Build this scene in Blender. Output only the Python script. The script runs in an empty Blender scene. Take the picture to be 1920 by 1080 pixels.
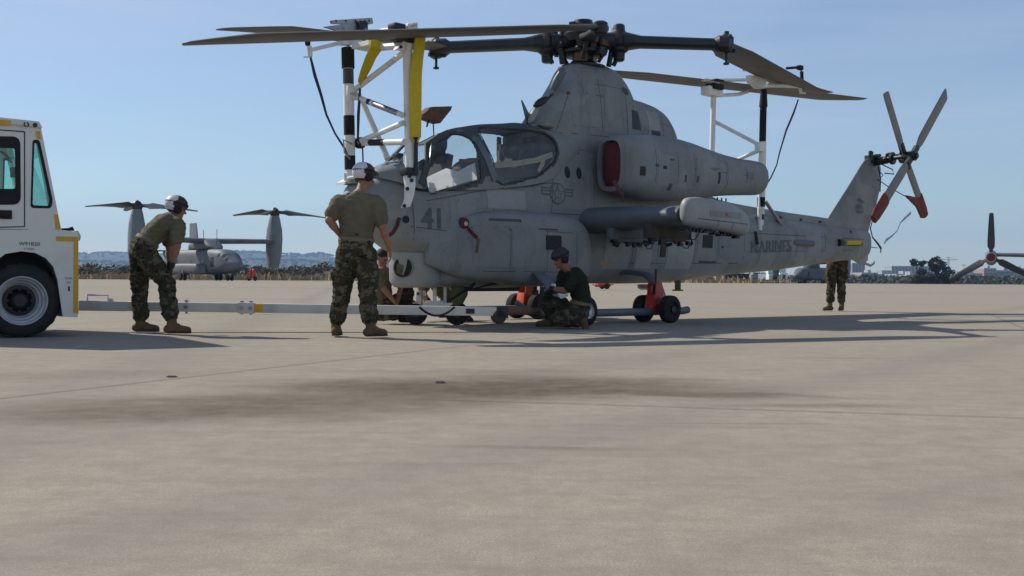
import bpy, bmesh, math, random
from math import sin, cos, pi, radians, sqrt, atan2, tan
from mathutils import Vector, Matrix, noise
random.seed(7)
scene = bpy.context.scene
COL = scene.collection

# ------------------------------------------------------------------ camera
F_PX = 2037.0            # focal length in pixels of the 1920 px wide photograph
CAM_H = 0.60
cam_data = bpy.data.cameras.new("camera")
cam = bpy.data.objects.new("camera", cam_data)
COL.objects.link(cam)
cam_data.sensor_width = 36.0
cam_data.lens = 36.0 * F_PX / 1920.0
cam_data.clip_start = 0.05
cam_data.clip_end = 20000
CAM_R = (Matrix.Rotation(pi/2 - math.atan(14/F_PX), 3, 'X') @ Matrix.Rotation(0.006, 3, 'Z'))
cam.matrix_world = Matrix.Translation((0, 0, CAM_H)) @ CAM_R.to_4x4()
scene.camera = cam

# ------------------------------------------------------------------ light and sky
SUN_ELEV, SUN_AZ = radians(40), radians(-61)      # azimuth clockwise from +Y
world = bpy.data.worlds.new("World")
scene.world = world
world.use_nodes = True
wn, wl = world.node_tree.nodes, world.node_tree.links
bg = wn['Background']
sky = wn.new('ShaderNodeTexSky')
sky.sky_type = 'NISHITA'
sky.sun_disc = False
sky.sun_elevation = SUN_ELEV
sky.sun_rotation = SUN_AZ % (2*pi)
sky.air_density = 1.0
sky.dust_density = .1
sky.ozone_density = 2.6
# thin streaky cirrus
tc = wn.new('ShaderNodeTexCoord')
mp = wn.new('ShaderNodeMapping'); mp.inputs['Scale'].default_value = (1.6, 1.6, 13.0)
mp.inputs['Rotation'].default_value = (0.05, 0.07, 0.0)
nz = wn.new('ShaderNodeTexNoise'); nz.inputs['Scale'].default_value = 1.7
nz.inputs['Detail'].default_value = 7; nz.inputs['Roughness'].default_value = 0.56
nz.inputs['Distortion'].default_value = 0.5
rp = wn.new('ShaderNodeMapRange')
rp.inputs['From Min'].default_value = 0.42; rp.inputs['From Max'].default_value = 0.78
rp.inputs['To Min'].default_value = 0.0; rp.inputs['To Max'].default_value = 0.36
mx = wn.new('ShaderNodeMix'); mx.data_type = 'RGBA'
mx.inputs[7].default_value = (5.0, 5.6, 7.3, 1)
wl.new(tc.outputs['Generated'], mp.inputs['Vector']); wl.new(mp.outputs[0], nz.inputs['Vector'])
wl.new(nz.outputs['Fac'], rp.inputs['Value'])
# a high thin veil that thickens up from the horizon and thins again overhead, broken up by broad soft noise
sp_ = wn.new('ShaderNodeSeparateXYZ'); wl.new(tc.outputs['Generated'], sp_.inputs[0])
vr = wn.new('ShaderNodeMapRange'); vr.inputs['From Min'].default_value = .08; vr.inputs['From Max'].default_value = .30; vr.inputs['To Max'].default_value = .62
wl.new(sp_.outputs[2], vr.inputs['Value'])
mp2 = wn.new('ShaderNodeMapping'); mp2.inputs['Scale'].default_value = (1.1, 1.1, 3.2); mp2.inputs['Location'].default_value = (.35, 0, .2); wl.new(tc.outputs['Generated'], mp2.inputs['Vector'])
n2 = wn.new('ShaderNodeTexNoise'); n2.inputs['Scale'].default_value = 1.5; n2.inputs['Detail'].default_value = 5; n2.inputs['Roughness'].default_value = .5; wl.new(mp2.outputs[0], n2.inputs['Vector'])
r2_ = wn.new('ShaderNodeMapRange'); r2_.inputs['From Min'].default_value = .34; r2_.inputs['From Max'].default_value = .60; wl.new(n2.outputs['Fac'], r2_.inputs['Value'])
vd = wn.new('ShaderNodeMapRange'); vd.inputs['From Min'].default_value = .35; vd.inputs['From Max'].default_value = .75; vd.inputs['To Min'].default_value = 1; vd.inputs['To Max'].default_value = .25; wl.new(sp_.outputs[2], vd.inputs['Value'])  # thinned in the unseen upper sky to cut fill light
m0 = wn.new('ShaderNodeMath'); m0.operation = 'MULTIPLY'; wl.new(vr.outputs[0], m0.inputs[0]); wl.new(vd.outputs[0], m0.inputs[1])
mm = wn.new('ShaderNodeMath'); mm.operation = 'MULTIPLY'; wl.new(m0.outputs[0], mm.inputs[0]); wl.new(r2_.outputs[0], mm.inputs[1])
ma = wn.new('ShaderNodeMath'); ma.operation = 'ADD'; ma.use_clamp = True; wl.new(mm.outputs[0], ma.inputs[0]); wl.new(rp.outputs[0], ma.inputs[1])
wl.new(ma.outputs[0], mx.inputs[0])
wl.new(sky.outputs[0], mx.inputs[6]); wl.new(mx.outputs[2], bg.inputs['Color'])
bg.inputs['Strength'].default_value = 0.114

sun_data = bpy.data.lights.new("sun", 'SUN')
sun_data.energy = 5.0
sun_data.angle = radians(0.53)
sun_data.color = (1.0, 0.93, 0.80)
sun = bpy.data.objects.new("sun", sun_data)
COL.objects.link(sun)
sd = Vector((sin(SUN_AZ)*cos(SUN_ELEV), cos(SUN_AZ)*cos(SUN_ELEV), sin(SUN_ELEV)))
sun.rotation_euler = sd.to_track_quat('Z', 'Y').to_euler()
sun.location = (0, 0, 30)
scene.view_settings.view_transform = 'Standard'
scene.view_settings.look = 'None'
scene.view_settings.gamma = 1
scene.view_settings.exposure = 0.0
scene.render.engine = 'CYCLES'
scene.cycles.max_bounces = 6
scene.cycles.transparent_max_bounces = 16
scene.cycles.use_denoising = True
scene.cycles.volume_bounces = 0

# ------------------------------------------------------------------ measuring helpers (photo pixel -> point at a given distance)
def ray(px, py):
    return CAM_R @ Vector(((px-960)/F_PX, -(py-540)/F_PX, -1.0))
def at(px, py, Y):
    d = ray(px, py)
    return Vector((0, 0, CAM_H)) + d*(Y/d.y)
def rise(y):
    t = min(1, max(0, (y-35)/60)); return 0.42*t*t*(3-2*t)
def on_ground(px, Y):
    p = at(px, 500, Y); return Vector((p.x, Y, rise(Y)))
HEAD = radians(44.3)
MAST = Vector((1.05, 16.4, 0))
def to_heli(p):
    q = p - MAST
    return Vector((q.x*cos(HEAD)+q.y*sin(HEAD), -q.x*sin(HEAD)+q.y*cos(HEAD), q.z))
def hp(px, py, y):          # point on the helicopter's own lengthwise plane y
    d = ray(px, py); o = to_heli(Vector((0, 0, CAM_H)))
    dd = Vector((d.x*cos(HEAD)+d.y*sin(HEAD), -d.x*sin(HEAD)+d.y*cos(HEAD), d.z))
    return o + dd*((y-o.y)/dd.y)

# ------------------------------------------------------------------ materials
MATS = {}
def mat(name, col, rough=0.6, metal=0.0, var=0.12, scale=6.0, bump=0.0, bscale=40.0, col2=None, lo=0.4, hi=0.65, coat=0.0, spec=0.5, stretch=None):
    m = bpy.data.materials.new(name); m.use_nodes = True
    n, l = m.node_tree.nodes, m.node_tree.links
    b = n['Principled BSDF']
    b.inputs['Roughness'].default_value = rough; b.inputs['Metallic'].default_value = metal
    b.inputs['Coat Weight'].default_value = coat
    b.inputs['Specular IOR Level'].default_value = spec
    t = n.new('ShaderNodeTexCoord')
    vec = t.outputs['Object']
    if stretch:
        q = n.new('ShaderNodeMapping'); q.inputs['Scale'].default_value = stretch
        l.new(vec, q.inputs['Vector']); vec = q.outputs[0]
    z = n.new('ShaderNodeTexNoise'); z.inputs['Scale'].default_value = scale
    z.inputs['Detail'].default_value = 6; z.inputs['Roughness'].default_value = 0.62
    l.new(vec, z.inputs['Vector'])
    r = n.new('ShaderNodeMapRange'); r.inputs['From Min'].default_value = lo; r.inputs['From Max'].default_value = hi
    l.new(z.outputs['Fac'], r.inputs['Value'])
    x = n.new('ShaderNodeMix'); x.data_type = 'RGBA'
    c2 = col2 or tuple(c*(1-2*var) for c in col)
    x.inputs[6].default_value = (*col, 1); x.inputs[7].default_value = (*c2, 1)
    l.new(r.outputs[0], x.inputs[0]); l.new(x.outputs[2], b.inputs['Base Color'])
    if bump:
        z2 = n.new('ShaderNodeTexNoise'); z2.inputs['Scale'].default_value = bscale; z2.inputs['Detail'].default_value = 4
        l.new(vec, z2.inputs['Vector'])
        bp = n.new('ShaderNodeBump'); bp.inputs['Strength'].default_value = bump; bp.inputs['Distance'].default_value = 0.01
        l.new(z2.outputs['Fac'], bp.inputs['Height']); l.new(bp.outputs[0], b.inputs['Normal'])
    MATS[name] = m
    return m
def camo(name):
    m = bpy.data.materials.new(name); m.use_nodes = True
    n, l = m.node_tree.nodes, m.node_tree.links
    b = n['Principled BSDF']; b.inputs['Roughness'].default_value = 0.9; b.inputs['Specular IOR Level'].default_value = .15
    t = n.new('ShaderNodeTexCoord')
    prev = None
    cols = [((.112, .095, .064), None, 0), ((.036, .040, .023), 9, .48), ((.048, .034, .021), 12, .53), ((.012, .012, .010), 15, .59)]
    for i, (c, sc, th) in enumerate(cols):
        if i == 0:
            rgb = n.new('ShaderNodeRGB'); rgb.outputs[0].default_value = (*c, 1); prev = rgb.outputs[0]; continue
        mp_ = n.new('ShaderNodeMapping'); mp_.inputs['Location'].default_value = (3.1*i, 1.7*i, 2.3*i); mp_.inputs['Scale'].default_value = (1, 1, 1.35)
        # small square grains like printed digital camouflage
        sn = n.new('ShaderNodeVectorMath'); sn.operation = 'SNAP'; sn.inputs[1].default_value = (.012, .012, .012)
        l.new(t.outputs['Object'], sn.inputs[0]); l.new(sn.outputs[0], mp_.inputs['Vector'])
        z = n.new('ShaderNodeTexNoise'); z.inputs['Scale'].default_value = sc; z.inputs['Detail'].default_value = 4; z.inputs['Roughness'].default_value = .65
        l.new(mp_.outputs[0], z.inputs['Vector'])
        r = n.new('ShaderNodeMapRange'); r.inputs['From Min'].default_value = th-.01; r.inputs['From Max'].default_value = th+.01
        l.new(z.outputs['Fac'], r.inputs['Value'])
        x = n.new('ShaderNodeMix'); x.data_type = 'RGBA'
        l.new(r.outputs[0], x.inputs[0]); l.new(prev, x.inputs[6]); x.inputs[7].default_value = (*c, 1); prev = x.outputs[2]
    l.new(prev, b.inputs['Base Color'])
    MATS[name] = m; return m
def glass(name, col, rough=0.03, alpha_mix=0.0, dirt=0.0):
    # thin pane: tinted transparency + fresnel gloss, with a little dusty diffuse
    m = bpy.data.materials.new(name); m.use_nodes = True
    n, l = m.node_tree.nodes, m.node_tree.links
    n.remove(n['Principled BSDF'])
    out = n['Material Output']
    tr = n.new('ShaderNodeBsdfTransparent'); tr.inputs[0].default_value = (*col, 1)
    gl = n.new('ShaderNodeBsdfGlossy'); gl.inputs['Roughness'].default_value = rough
    lw = n.new('ShaderNodeLayerWeight'); pw = n.new('ShaderNodeMath'); pw.operation = 'POWER'; pw.inputs[1].default_value = 5; l.new(lw.outputs['Facing'], pw.inputs[0])
    lw.inputs['Blend'].default_value = .5
    fr = n.new('ShaderNodeMath'); fr.operation = 'MULTIPLY_ADD'; fr.inputs[1].default_value = .9; fr.inputs[2].default_value = .06; l.new(pw.outputs[0], fr.inputs[0])
    a = n.new('ShaderNodeMixShader'); l.new(fr.outputs[0], a.inputs[0]); l.new(tr.outputs[0], a.inputs[1]); l.new(gl.outputs[0], a.inputs[2])
    d = n.new('ShaderNodeBsdfDiffuse'); d.inputs[0].default_value = (.5, .5, .48, 1)
    z = n.new('ShaderNodeTexNoise'); z.inputs['Scale'].default_value = 2.5; z.inputs['Detail'].default_value = 4
    t = n.new('ShaderNodeTexCoord'); l.new(t.outputs['Object'], z.inputs['Vector'])
    r = n.new('ShaderNodeMapRange'); r.inputs['To Min'].default_value = dirt*.3; r.inputs['To Max'].default_value = dirt*1.6
    l.new(z.outputs['Fac'], r.inputs['Value'])
    b = n.new('ShaderNodeMixShader'); l.new(r.outputs[0], b.inputs[0]); l.new(a.outputs[0], b.inputs[1]); l.new(d.outputs[0], b.inputs[2])
    l.new(b.outputs[0], out.inputs['Surface'])
    MATS[name] = m; return m

def weathered(name, base, tint, grime, rough=.6):
    """faded aircraft paint: sun-bleached blotches, touch-up patches, run-off streaks, grime"""
    m = bpy.data.materials.new(name); m.use_nodes = True
    n, l = m.node_tree.nodes, m.node_tree.links
    b = n['Principled BSDF']; b.inputs['Specular IOR Level'].default_value = .35
    t = n.new('ShaderNodeTexCoord')
    def nz_(scale, sc=(1, 1, 1), detail=6, rg=.6, loc=(0, 0, 0), dist=0.):
        q = n.new('ShaderNodeMapping'); q.inputs['Scale'].default_value = sc; q.inputs['Location'].default_value = loc
        l.new(t.outputs['Object'], q.inputs['Vector']); z = n.new('ShaderNodeTexNoise')
        z.inputs['Scale'].default_value = scale; z.inputs['Detail'].default_value = detail; z.inputs['Roughness'].default_value = rg; z.inputs['Distortion'].default_value = dist
        l.new(q.outputs[0], z.inputs['Vector']); return z.outputs['Fac']
    def mr(v, a, b_, c, d):
        r = n.new('ShaderNodeMapRange'); r.inputs['From Min'].default_value = a; r.inputs['From Max'].default_value = b_
        r.inputs['To Min'].default_value = c; r.inputs['To Max'].default_value = d; l.new(v, r.inputs['Value']); return r.outputs[0]
    def mix(f, c1, c2):
        x = n.new('ShaderNodeMix'); x.data_type = 'RGBA'; l.new(f, x.inputs[0])
        for i, c in ((6, c1), (7, c2)):
            if isinstance(c, tuple): x.inputs[i].default_value = (*c, 1)
            else: l.new(c, x.inputs[i])
        return x.outputs[2]
    c = mix(mr(nz_(.9, detail=5), .38, .62, 0, 1), base, tint)
    v = n.new('ShaderNodeTexVoronoi'); v.inputs['Scale'].default_value = 1.9; v.distance = 'CHEBYCHEV'; v.inputs['Randomness'].default_value = .9
    l.new(t.outputs['Object'], v.inputs['Vector'])
    sp = n.new('ShaderNodeSeparateColor'); l.new(v.outputs['Color'], sp.inputs[0])
    c = mix(mr(sp.outputs[0], .62, .66, 0, .35), c, tuple(x*1.22 for x in base)); c = mix(mr(sp.outputs[1], .70, .74, 0, .30), c, tuple(x*.74 for x in base))
    c = mix(mr(nz_(4.5, (1.0, 1.0, .12), 5, .7), .55, .78, 0, .55), c, grime)          # run-off streaks
    c = mix(mr(nz_(3.2, detail=8, rg=.75, loc=(7, 3, 1), dist=.8), .56, .74, 0, .6), c, grime)
    c = mix(mr(nz_(26, detail=4, rg=.7), .58, .76, 0, .5), c, tuple(x*.6 for x in grime))  # chips and scuffs
    c = mix(mr(nz_(34, detail=3, rg=.7, loc=(3, 9, 4)), .62, .75, 0, .35), c, tuple(min(1, x*1.6) for x in base))
    l.new(c, b.inputs['Base Color']); l.new(mr(nz_(2.5, detail=5, loc=(2, 2, 2)), .35, .65, rough-.14, rough+.12), b.inputs['Roughness'])
    bp = n.new('ShaderNodeBump'); bp.inputs['Strength'].default_value = .12; bp.inputs['Distance'].default_value = .02
    l.new(nz_(2.6, detail=3), bp.inputs['Height']); l.new(bp.outputs[0], b.inputs['Normal'])
    MATS[name] = m
weathered('heli_paint', (.225, .236, .240), (.175, .192, .193), (.105, .10, .09))
mat('heli_dark_paint', (.12, .14, .165), .45, var=.1, scale=3, spec=.4)
weathered('heli_light_paint', (.285, .30, .30), (.25, .262, .262), (.16, .155, .14), .55)
mat('heli_seam', (.07, .077, .085), .8, var=.1)
mat('heli_marking', (.105, .113, .125), .8, var=.15, scale=14)
mat('black_rubber', (.018, .018, .019), .8, var=.2, scale=10, spec=.3)
mat('tyre', (.03, .03, .03), .85, var=.2, scale=12, spec=.2, bump=.15)
mat('tyre_dusty', (.05, .048, .043), .9, var=.2, scale=8, spec=.2)
mat('black_metal', (.022, .024, .028), .45, .3, var=.25, scale=14)
mat('pylon_dark', (.07, .058, .05), .7, var=.2, scale=8)
mat('cuff_dark', (.020, .024, .032), .5, .1, var=.2, scale=5)
mat('steel', (.32, .32, .32), .4, .8, var=.15, scale=10)
mat('tail_blade', (.20, .19, .172), .6, var=.1, scale=3)
mat('blade_paint', (.125, .118, .112), .6, var=.12, scale=1.5, col2=(.098, .093, .088), spec=.35)
mat('blade_edge', (.06, .055, .055), .4, .3, var=.1)
mat('white_frame', (.74, .74, .72), .5, var=.09, scale=7, col2=(.52, .50, .46), lo=.5, hi=.75)
mat('dirty_white', (.52, .52, .49), .6, var=.12, scale=4, col2=(.36, .35, .32), lo=.48, hi=.75)
mat('yellow_strap', (.60, .45, .012), .75, var=.08, scale=20, bump=.1, bscale=120)
mat('yellow_paint', (.62, .33, .02), .5, var=.08)
mat('tug_white', (.60, .60, .57), .38, var=.07, scale=1.6, col2=(.47, .46, .42), coat=.2, lo=.5, hi=.75)
mat('red_cover', (.105, .014, .015), .75, var=.2, scale=10)
mat('red_paint', (.50, .035, .02), .45, var=.15, scale=8)
mat('orange_paint', (.66, .085, .02), .45, var=.15, scale=8)
mat('orange_fabric', (.20, .036, .022), .8, var=.2, scale=10)
mat('brown_cover', (.15, .07, .045), .8, var=.2, scale=6)
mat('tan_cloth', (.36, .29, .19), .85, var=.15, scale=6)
mat('pale_panel', (.52, .50, .49), .6, var=.15, scale=3)
mat('shirt_green', (.145, .130, .088), .92, var=.14, scale=5, bump=.25, bscale=30, spec=.12)
mat('shirt_dark_green_shaded', (.026, .029, .021), .92, var=.14, scale=5, bump=.25, bscale=30, spec=.12)  # dark green, deepened to put the crouching man's shade into the cloth
mat('skin', (.30, .145, .095), .55, var=.08, scale=12, spec=.35)
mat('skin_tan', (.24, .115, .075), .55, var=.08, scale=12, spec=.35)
mat('boot', (.135, .085, .05), .85, var=.15, scale=12, spec=.2)
mat('boot_sole', (.05, .038, .03), .9)
mat('glove_dark', (.02, .022, .024), .85)
mat('helmet_shell', (.075, .022, .018), .6, var=.2, scale=8)
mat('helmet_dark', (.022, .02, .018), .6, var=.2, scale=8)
mat('reflective_patch', (.62, .62, .66), .4, var=.1, scale=20)
mat('hair', (.015, .011, .009), .8, var=.2, scale=40)
mat('webbing', (.12, .13, .06), .9)
mat('belt', (.16, .13, .08), .8)
camo('camo_cloth')
mat('concrete_dark', (.10, .095, .09), .9)
glass('canopy_glass', (.90, .93, .93), .02, dirt=.05)
glass('tug_glass', (.50, .83, .78), .03, dirt=.03)
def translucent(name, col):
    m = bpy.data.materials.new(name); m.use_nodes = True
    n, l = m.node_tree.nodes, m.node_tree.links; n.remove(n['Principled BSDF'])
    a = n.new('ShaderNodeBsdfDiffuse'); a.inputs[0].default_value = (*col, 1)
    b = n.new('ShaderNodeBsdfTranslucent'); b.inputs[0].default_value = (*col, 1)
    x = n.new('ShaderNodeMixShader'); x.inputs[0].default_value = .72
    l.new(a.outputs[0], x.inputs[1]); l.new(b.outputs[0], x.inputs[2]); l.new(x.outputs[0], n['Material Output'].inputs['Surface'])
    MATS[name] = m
translucent('reflection_panel', (.92, .90, .92))  # bright sheet imitating the reflection on the front canopy pane
mat('distant_window', (.05, .06, .075), .2, var=.1)
mat('lettering_grey', (.150, .156, .156), .8, var=.15, scale=14)
mat('dull_yellow', (.11, .10, .02), .7, var=.3, scale=20)
mat('rim_paint', (.40, .42, .45), .45, var=.12, scale=10)
mat('cockpit_dark', (.014, .016, .02), .7, var=.2)
mat('aircraft_grey', (.115, .13, .15), .6, var=.12, scale=.8, spec=.35)
mat('aircraft_light', (.165, .187, .21), .6, var=.1, scale=.8, spec=.35)
mat('rope_dark', (.035, .04, .045), .9)

# ------------------------------------------------------------------ object helpers
def kids_of(o): return [c for c in bpy.data.objects if c.parent == o]
def tag(o, label=None, cat=None, group=None, kind=None):
    if label: o['label'] = label
    if cat: o['category'] = cat
    if group: o['group'] = group
    if kind: o['kind'] = kind
    return o
def thing(name, label, cat, loc=(0, 0, 0), rz=0.0, group=None):
    o = bpy.data.objects.new(name, None); COL.objects.link(o)
    o.empty_display_size = .2
    o.location = loc; o.rotation_euler = (0, 0, rz)
    o['label'] = label; o['category'] = cat
    if group: o['group'] = group
    return o
class MB:
    def __init__(s): s.v = []; s.f = []; s.m = []; s.cur = 0
    def add(s, vs, fs):
        b = len(s.v); s.v += [tuple(v) for v in vs]
        s.f += [tuple(i+b for i in f) for f in fs]; s.m += [s.cur]*len(fs)
        return s
    def box(s, c, d, rot=None):
        c = Vector(c); hx, hy, hz = d[0]/2, d[1]/2, d[2]/2
        P = [Vector((x, y, z)) for x in (-hx, hx) for y in (-hy, hy) for z in (-hz, hz)]
        if rot is not None: P = [rot @ p for p in P]
        return s.add([c+p for p in P], [(0, 1, 3, 2), (4, 6, 7, 5), (0, 4, 5, 1), (2, 3, 7, 6), (0, 2, 6, 4), (1, 5, 7, 3)])
    def tube(s, a, b, r0, r1=None, n=12, cap=True):
        a, b = Vector(a), Vector(b); r1 = r0 if r1 is None else r1
        d = (b-a).normalized(); q = d.to_track_quat('Z', 'Y').to_matrix()
        vs = []
        for p, r in ((a, r0), (b, r1)):
            for i in range(n):
                t = 2*pi*i/n; vs.append(p + q @ Vector((r*cos(t), r*sin(t), 0)))
        fs = [(i, (i+1) % n, n+(i+1) % n, n+i) for i in range(n)]
        if cap: fs += [tuple(range(n))[::-1], tuple(range(n, 2*n))]
        return s.add(vs, fs)
    def path(s, pts, r, n=8):
        pts = [Vector(p) for p in pts]
        rr = r if isinstance(r, (list, tuple)) else [r]*len(pts)
        vs = []; up = None
        for k, p in enumerate(pts):
            d = (pts[min(k+1, len(pts)-1)] - pts[max(k-1, 0)]).normalized()
            if up is None: up = d.orthogonal().normalized()
            up = (up - d*up.dot(d)).normalized(); sd_ = d.cross(up)
            for i in range(n):
                t = 2*pi*i/n; vs.append(p + (up*cos(t)+sd_*sin(t))*rr[k])
        K = len(pts)
        fs = [(k*n+i, k*n+(i+1) % n, (k+1)*n+(i+1) % n, (k+1)*n+i) for k in range(K-1) for i in range(n)]
        fs += [tuple(range(n))[::-1], tuple(range((K-1)*n, K*n))]
        return s.add(vs, fs)
    def capsule(s, a, b, r0, r1, n=16, rings=5):
        a, b = Vector(a), Vector(b); d = (b-a)
        if d.length < 1e-6: d = Vector((0, 0, 1e-3)); b = a+d
        d.normalize(); q = d.to_track_quat('Z', 'Y').to_matrix()
        vs = []; rows = []
        for k in range(rings+1):
            t = -pi/2 + (pi/2)*k/rings
            rows.append((a + d*(r0*sin(t)), max(r0*cos(t), 1e-4)))
        for k in range(rings+1):
            t = (pi/2)*k/rings
            rows.append((b + d*(r1*sin(t)), max(r1*cos(t), 1e-4)))
        for p, r in rows:
            for i in range(n):
                t = 2*pi*i/n; vs.append(p + q @ Vector((r*cos(t), r*sin(t), 0)))
        K = len(rows)
        fs = [(k*n+i, k*n+(i+1) % n, (k+1)*n+(i+1) % n, (k+1)*n+i) for k in range(K-1) for i in range(n)]
        fs += [tuple(range(n))[::-1], tuple(range((K-1)*n, K*n))]
        return s.add(vs, fs)
    def ell(s, c, rad, rot=None, n=20, m=12):
        c = Vector(c); vs = []
        for k in range(m+1):
            t = -pi/2+pi*k/m
            for i in range(n):
                p = 2*pi*i/n
                v = Vector((rad[0]*cos(t)*cos(p), rad[1]*cos(t)*sin(p), rad[2]*sin(t)))
                if k in (0, m): v = Vector((rad[0]*1e-3*cos(p), rad[1]*1e-3*sin(p), rad[2]*sin(t)))
                vs.append(c + (rot @ v if rot is not None else v))
        fs = [(k*n+i, k*n+(i+1) % n, (k+1)*n+(i+1) % n, (k+1)*n+i) for k in range(m) for i in range(n)]
        fs += [tuple(range(n))[::-1], tuple(range(m*n, (m+1)*n))]
        return s.add(vs, fs)
    def rings(s, rows, cap=True):
        n = len(rows[0]); vs = [p for r in rows for p in r]; K = len(rows)
        fs = [(k*n+i, k*n+(i+1) % n, (k+1)*n+(i+1) % n, (k+1)*n+i) for k in range(K-1) for i in range(n)]
        if cap: fs += [tuple(range(n))[::-1], tuple(range((K-1)*n, K*n))]
        return s.add(vs, fs)
    def prism(s, pts, off):        # polygon of 3D points pushed along off
        pts = [Vector(p) for p in pts]; off = Vector(off); n = len(pts)
        fs = [tuple(range(n))[::-1], tuple(range(n, 2*n))] + [(i, (i+1) % n, n+(i+1) % n, n+i) for i in range(n)]
        return s.add(pts+[p+off for p in pts], fs)
    def strip(s, pts, wid, thick, side):   # flat band along pts; side = width direction
        pts = [Vector(p) for p in pts]; side = Vector(side).normalized(); rows = []
        ws = wid if isinstance(wid, (list, tuple)) else [wid]*len(pts)
        for k, p in enumerate(pts):
            d = (pts[min(k+1, len(pts)-1)] - pts[max(k-1, 0)]).normalized()
            sd_ = (side - d*side.dot(d)).normalized(); nn = d.cross(sd_)
            w = ws[k]/2; t = thick/2
            rows.append([p+sd_*w+nn*t, p-sd_*w+nn*t, p-sd_*w-nn*t, p+sd_*w-nn*t])
        return s.rings(rows)
    def lathe(s, a, d, prof, n=24, cap=True):   # prof: (distance along d, radius)
        a = Vector(a); d = Vector(d).normalized(); q = d.to_track_quat('Z', 'Y').to_matrix()
        return s.rings([[a + d*h + q @ Vector((r*cos(2*pi*i/n), r*sin(2*pi*i/n), 0)) for i in range(n)] for h, r in prof], cap)
    def build(s, name, mats, parent=None, smooth=True, bevel=0, angle=35, loc=None, **kw):
        me = bpy.data.meshes.new(name); me.from_pydata(s.v, [], s.f)
        if not isinstance(mats, (list, tuple)): mats = [mats]
        for m_ in mats: me.materials.append(MATS[m_])
        if len(mats) > 1:
            me.polygons.foreach_set('material_index', s.m)
        bm = bmesh.new(); bm.from_mesh(me)
        bmesh.ops.recalc_face_normals(bm, faces=bm.faces)
        if bevel:
            ed = [e for e in bm.edges if len(e.link_faces) == 2 and e.calc_face_angle(0) > radians(40)]
            bmesh.ops.bevel(bm, geom=ed, offset=bevel, segments=2, profile=.6, affect='EDGES', clamp_overlap=True)
        if smooth:
            for f in bm.faces: f.smooth = True
            for e in bm.edges:
                e.smooth = not (len(e.link_faces) == 2 and e.calc_face_angle(0) > radians(angle))
        bm.to_mesh(me); bm.free()
        o = bpy.data.objects.new(name, me); COL.objects.link(o)
        if parent is not None: o.parent = parent
        if loc is not None: o.location = loc
        for k, v in kw.items(): o[k] = v
        return o
def copy_tree(o, parent=None):
    c = o.copy(); COL.objects.link(c)
    if parent is not None: c.parent = parent
    for ch in kids_of(o): copy_tree(ch, c)
    return c
def rotz(a): return Matrix.Rotation(a, 3, 'Z')
def rotx(a): return Matrix.Rotation(a, 3, 'X')
def roty(a): return Matrix.Rotation(a, 3, 'Y')
def text_mesh(txt, size, width_scale=1.0, bold=0):
    cu = bpy.data.curves.new('t', 'FONT'); cu.body = txt; cu.size = size; cu.resolution_u = 3; cu.offset = bold*size
    cu.align_x = 'CENTER'; cu.align_y = 'CENTER'
    o = bpy.data.objects.new('t', cu); COL.objects.link(o)
    me = bpy.data.meshes.new_from_object(o.evaluated_get(bpy.context.evaluated_depsgraph_get()))
    vs = [(v.co.x*width_scale, v.co.y) for v in me.vertices]; fs = [tuple(p.vertices) for p in me.polygons]
    bpy.data.objects.remove(o); bpy.data.curves.remove(cu)
    return vs, fs
def holed(outer, holes):
    """2D polygon with holes, triangulated -> verts2d, faces"""
    cu = bpy.data.curves.new('h', 'CURVE'); cu.dimensions = '2D'; cu.fill_mode = 'BOTH'
    for poly in [outer]+holes:
        sp = cu.splines.new('POLY'); sp.points.add(len(poly)-1)
        for i, (x, y) in enumerate(poly): sp.points[i].co = (x, y, 0, 1)
        sp.use_cyclic_u = True
    o = bpy.data.objects.new('h', cu); COL.objects.link(o)
    me = bpy.data.meshes.new_from_object(o.evaluated_get(bpy.context.evaluated_depsgraph_get()))
    # BOTH without extrusion gives one flat sheet
    vs = [(v.co.x, v.co.y) for v in me.vertices]; fs = [tuple(p.vertices) for p in me.polygons]
    bpy.data.objects.remove(o); bpy.data.curves.remove(cu)
    return vs, fs
def round_poly(pts, r, n=5):
    out = []; N = len(pts)
    for i in range(N):
        p = Vector(pts[i]); a = (Vector(pts[i-1])-p); b = (Vector(pts[(i+1) % N])-p)
        rr = min(r, a.length*.45, b.length*.45); a = p+a.normalized()*rr; b = p+b.normalized()*rr
        for k in range(n+1):
            t = k/n; out.append(tuple(a*(1-t)**2 + p*2*t*(1-t) + b*t*t))
    return out
def plate(mb, outer, holes, fn, fn_in):
    """solid plate with holes; fn / fn_in map a 2D point to its outer / inner 3D point"""
    vs, fs = holed(outer, holes)
    mb.add([fn(*v) for v in vs], fs); mb.add([fn_in(*v) for v in vs], [f[::-1] for f in fs])
    for poly in [outer]+holes:
        n = len(poly)
        mb.add([fn(*v) for v in poly]+[fn_in(*v) for v in poly], [(i, (i+1) % n, n+(i+1) % n, n+i) for i in range(n)])
def lerp_table(tab, s):
    if s <= tab[0][0]: return tab[0][1:]
    for a, b in zip(tab, tab[1:]):
        if s <= b[0]:
            t = (s-a[0])/(b[0]-a[0]); return tuple(x+(y-x)*t for x, y in zip(a[1:], b[1:]))
    return tab[-1][1:]
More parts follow.
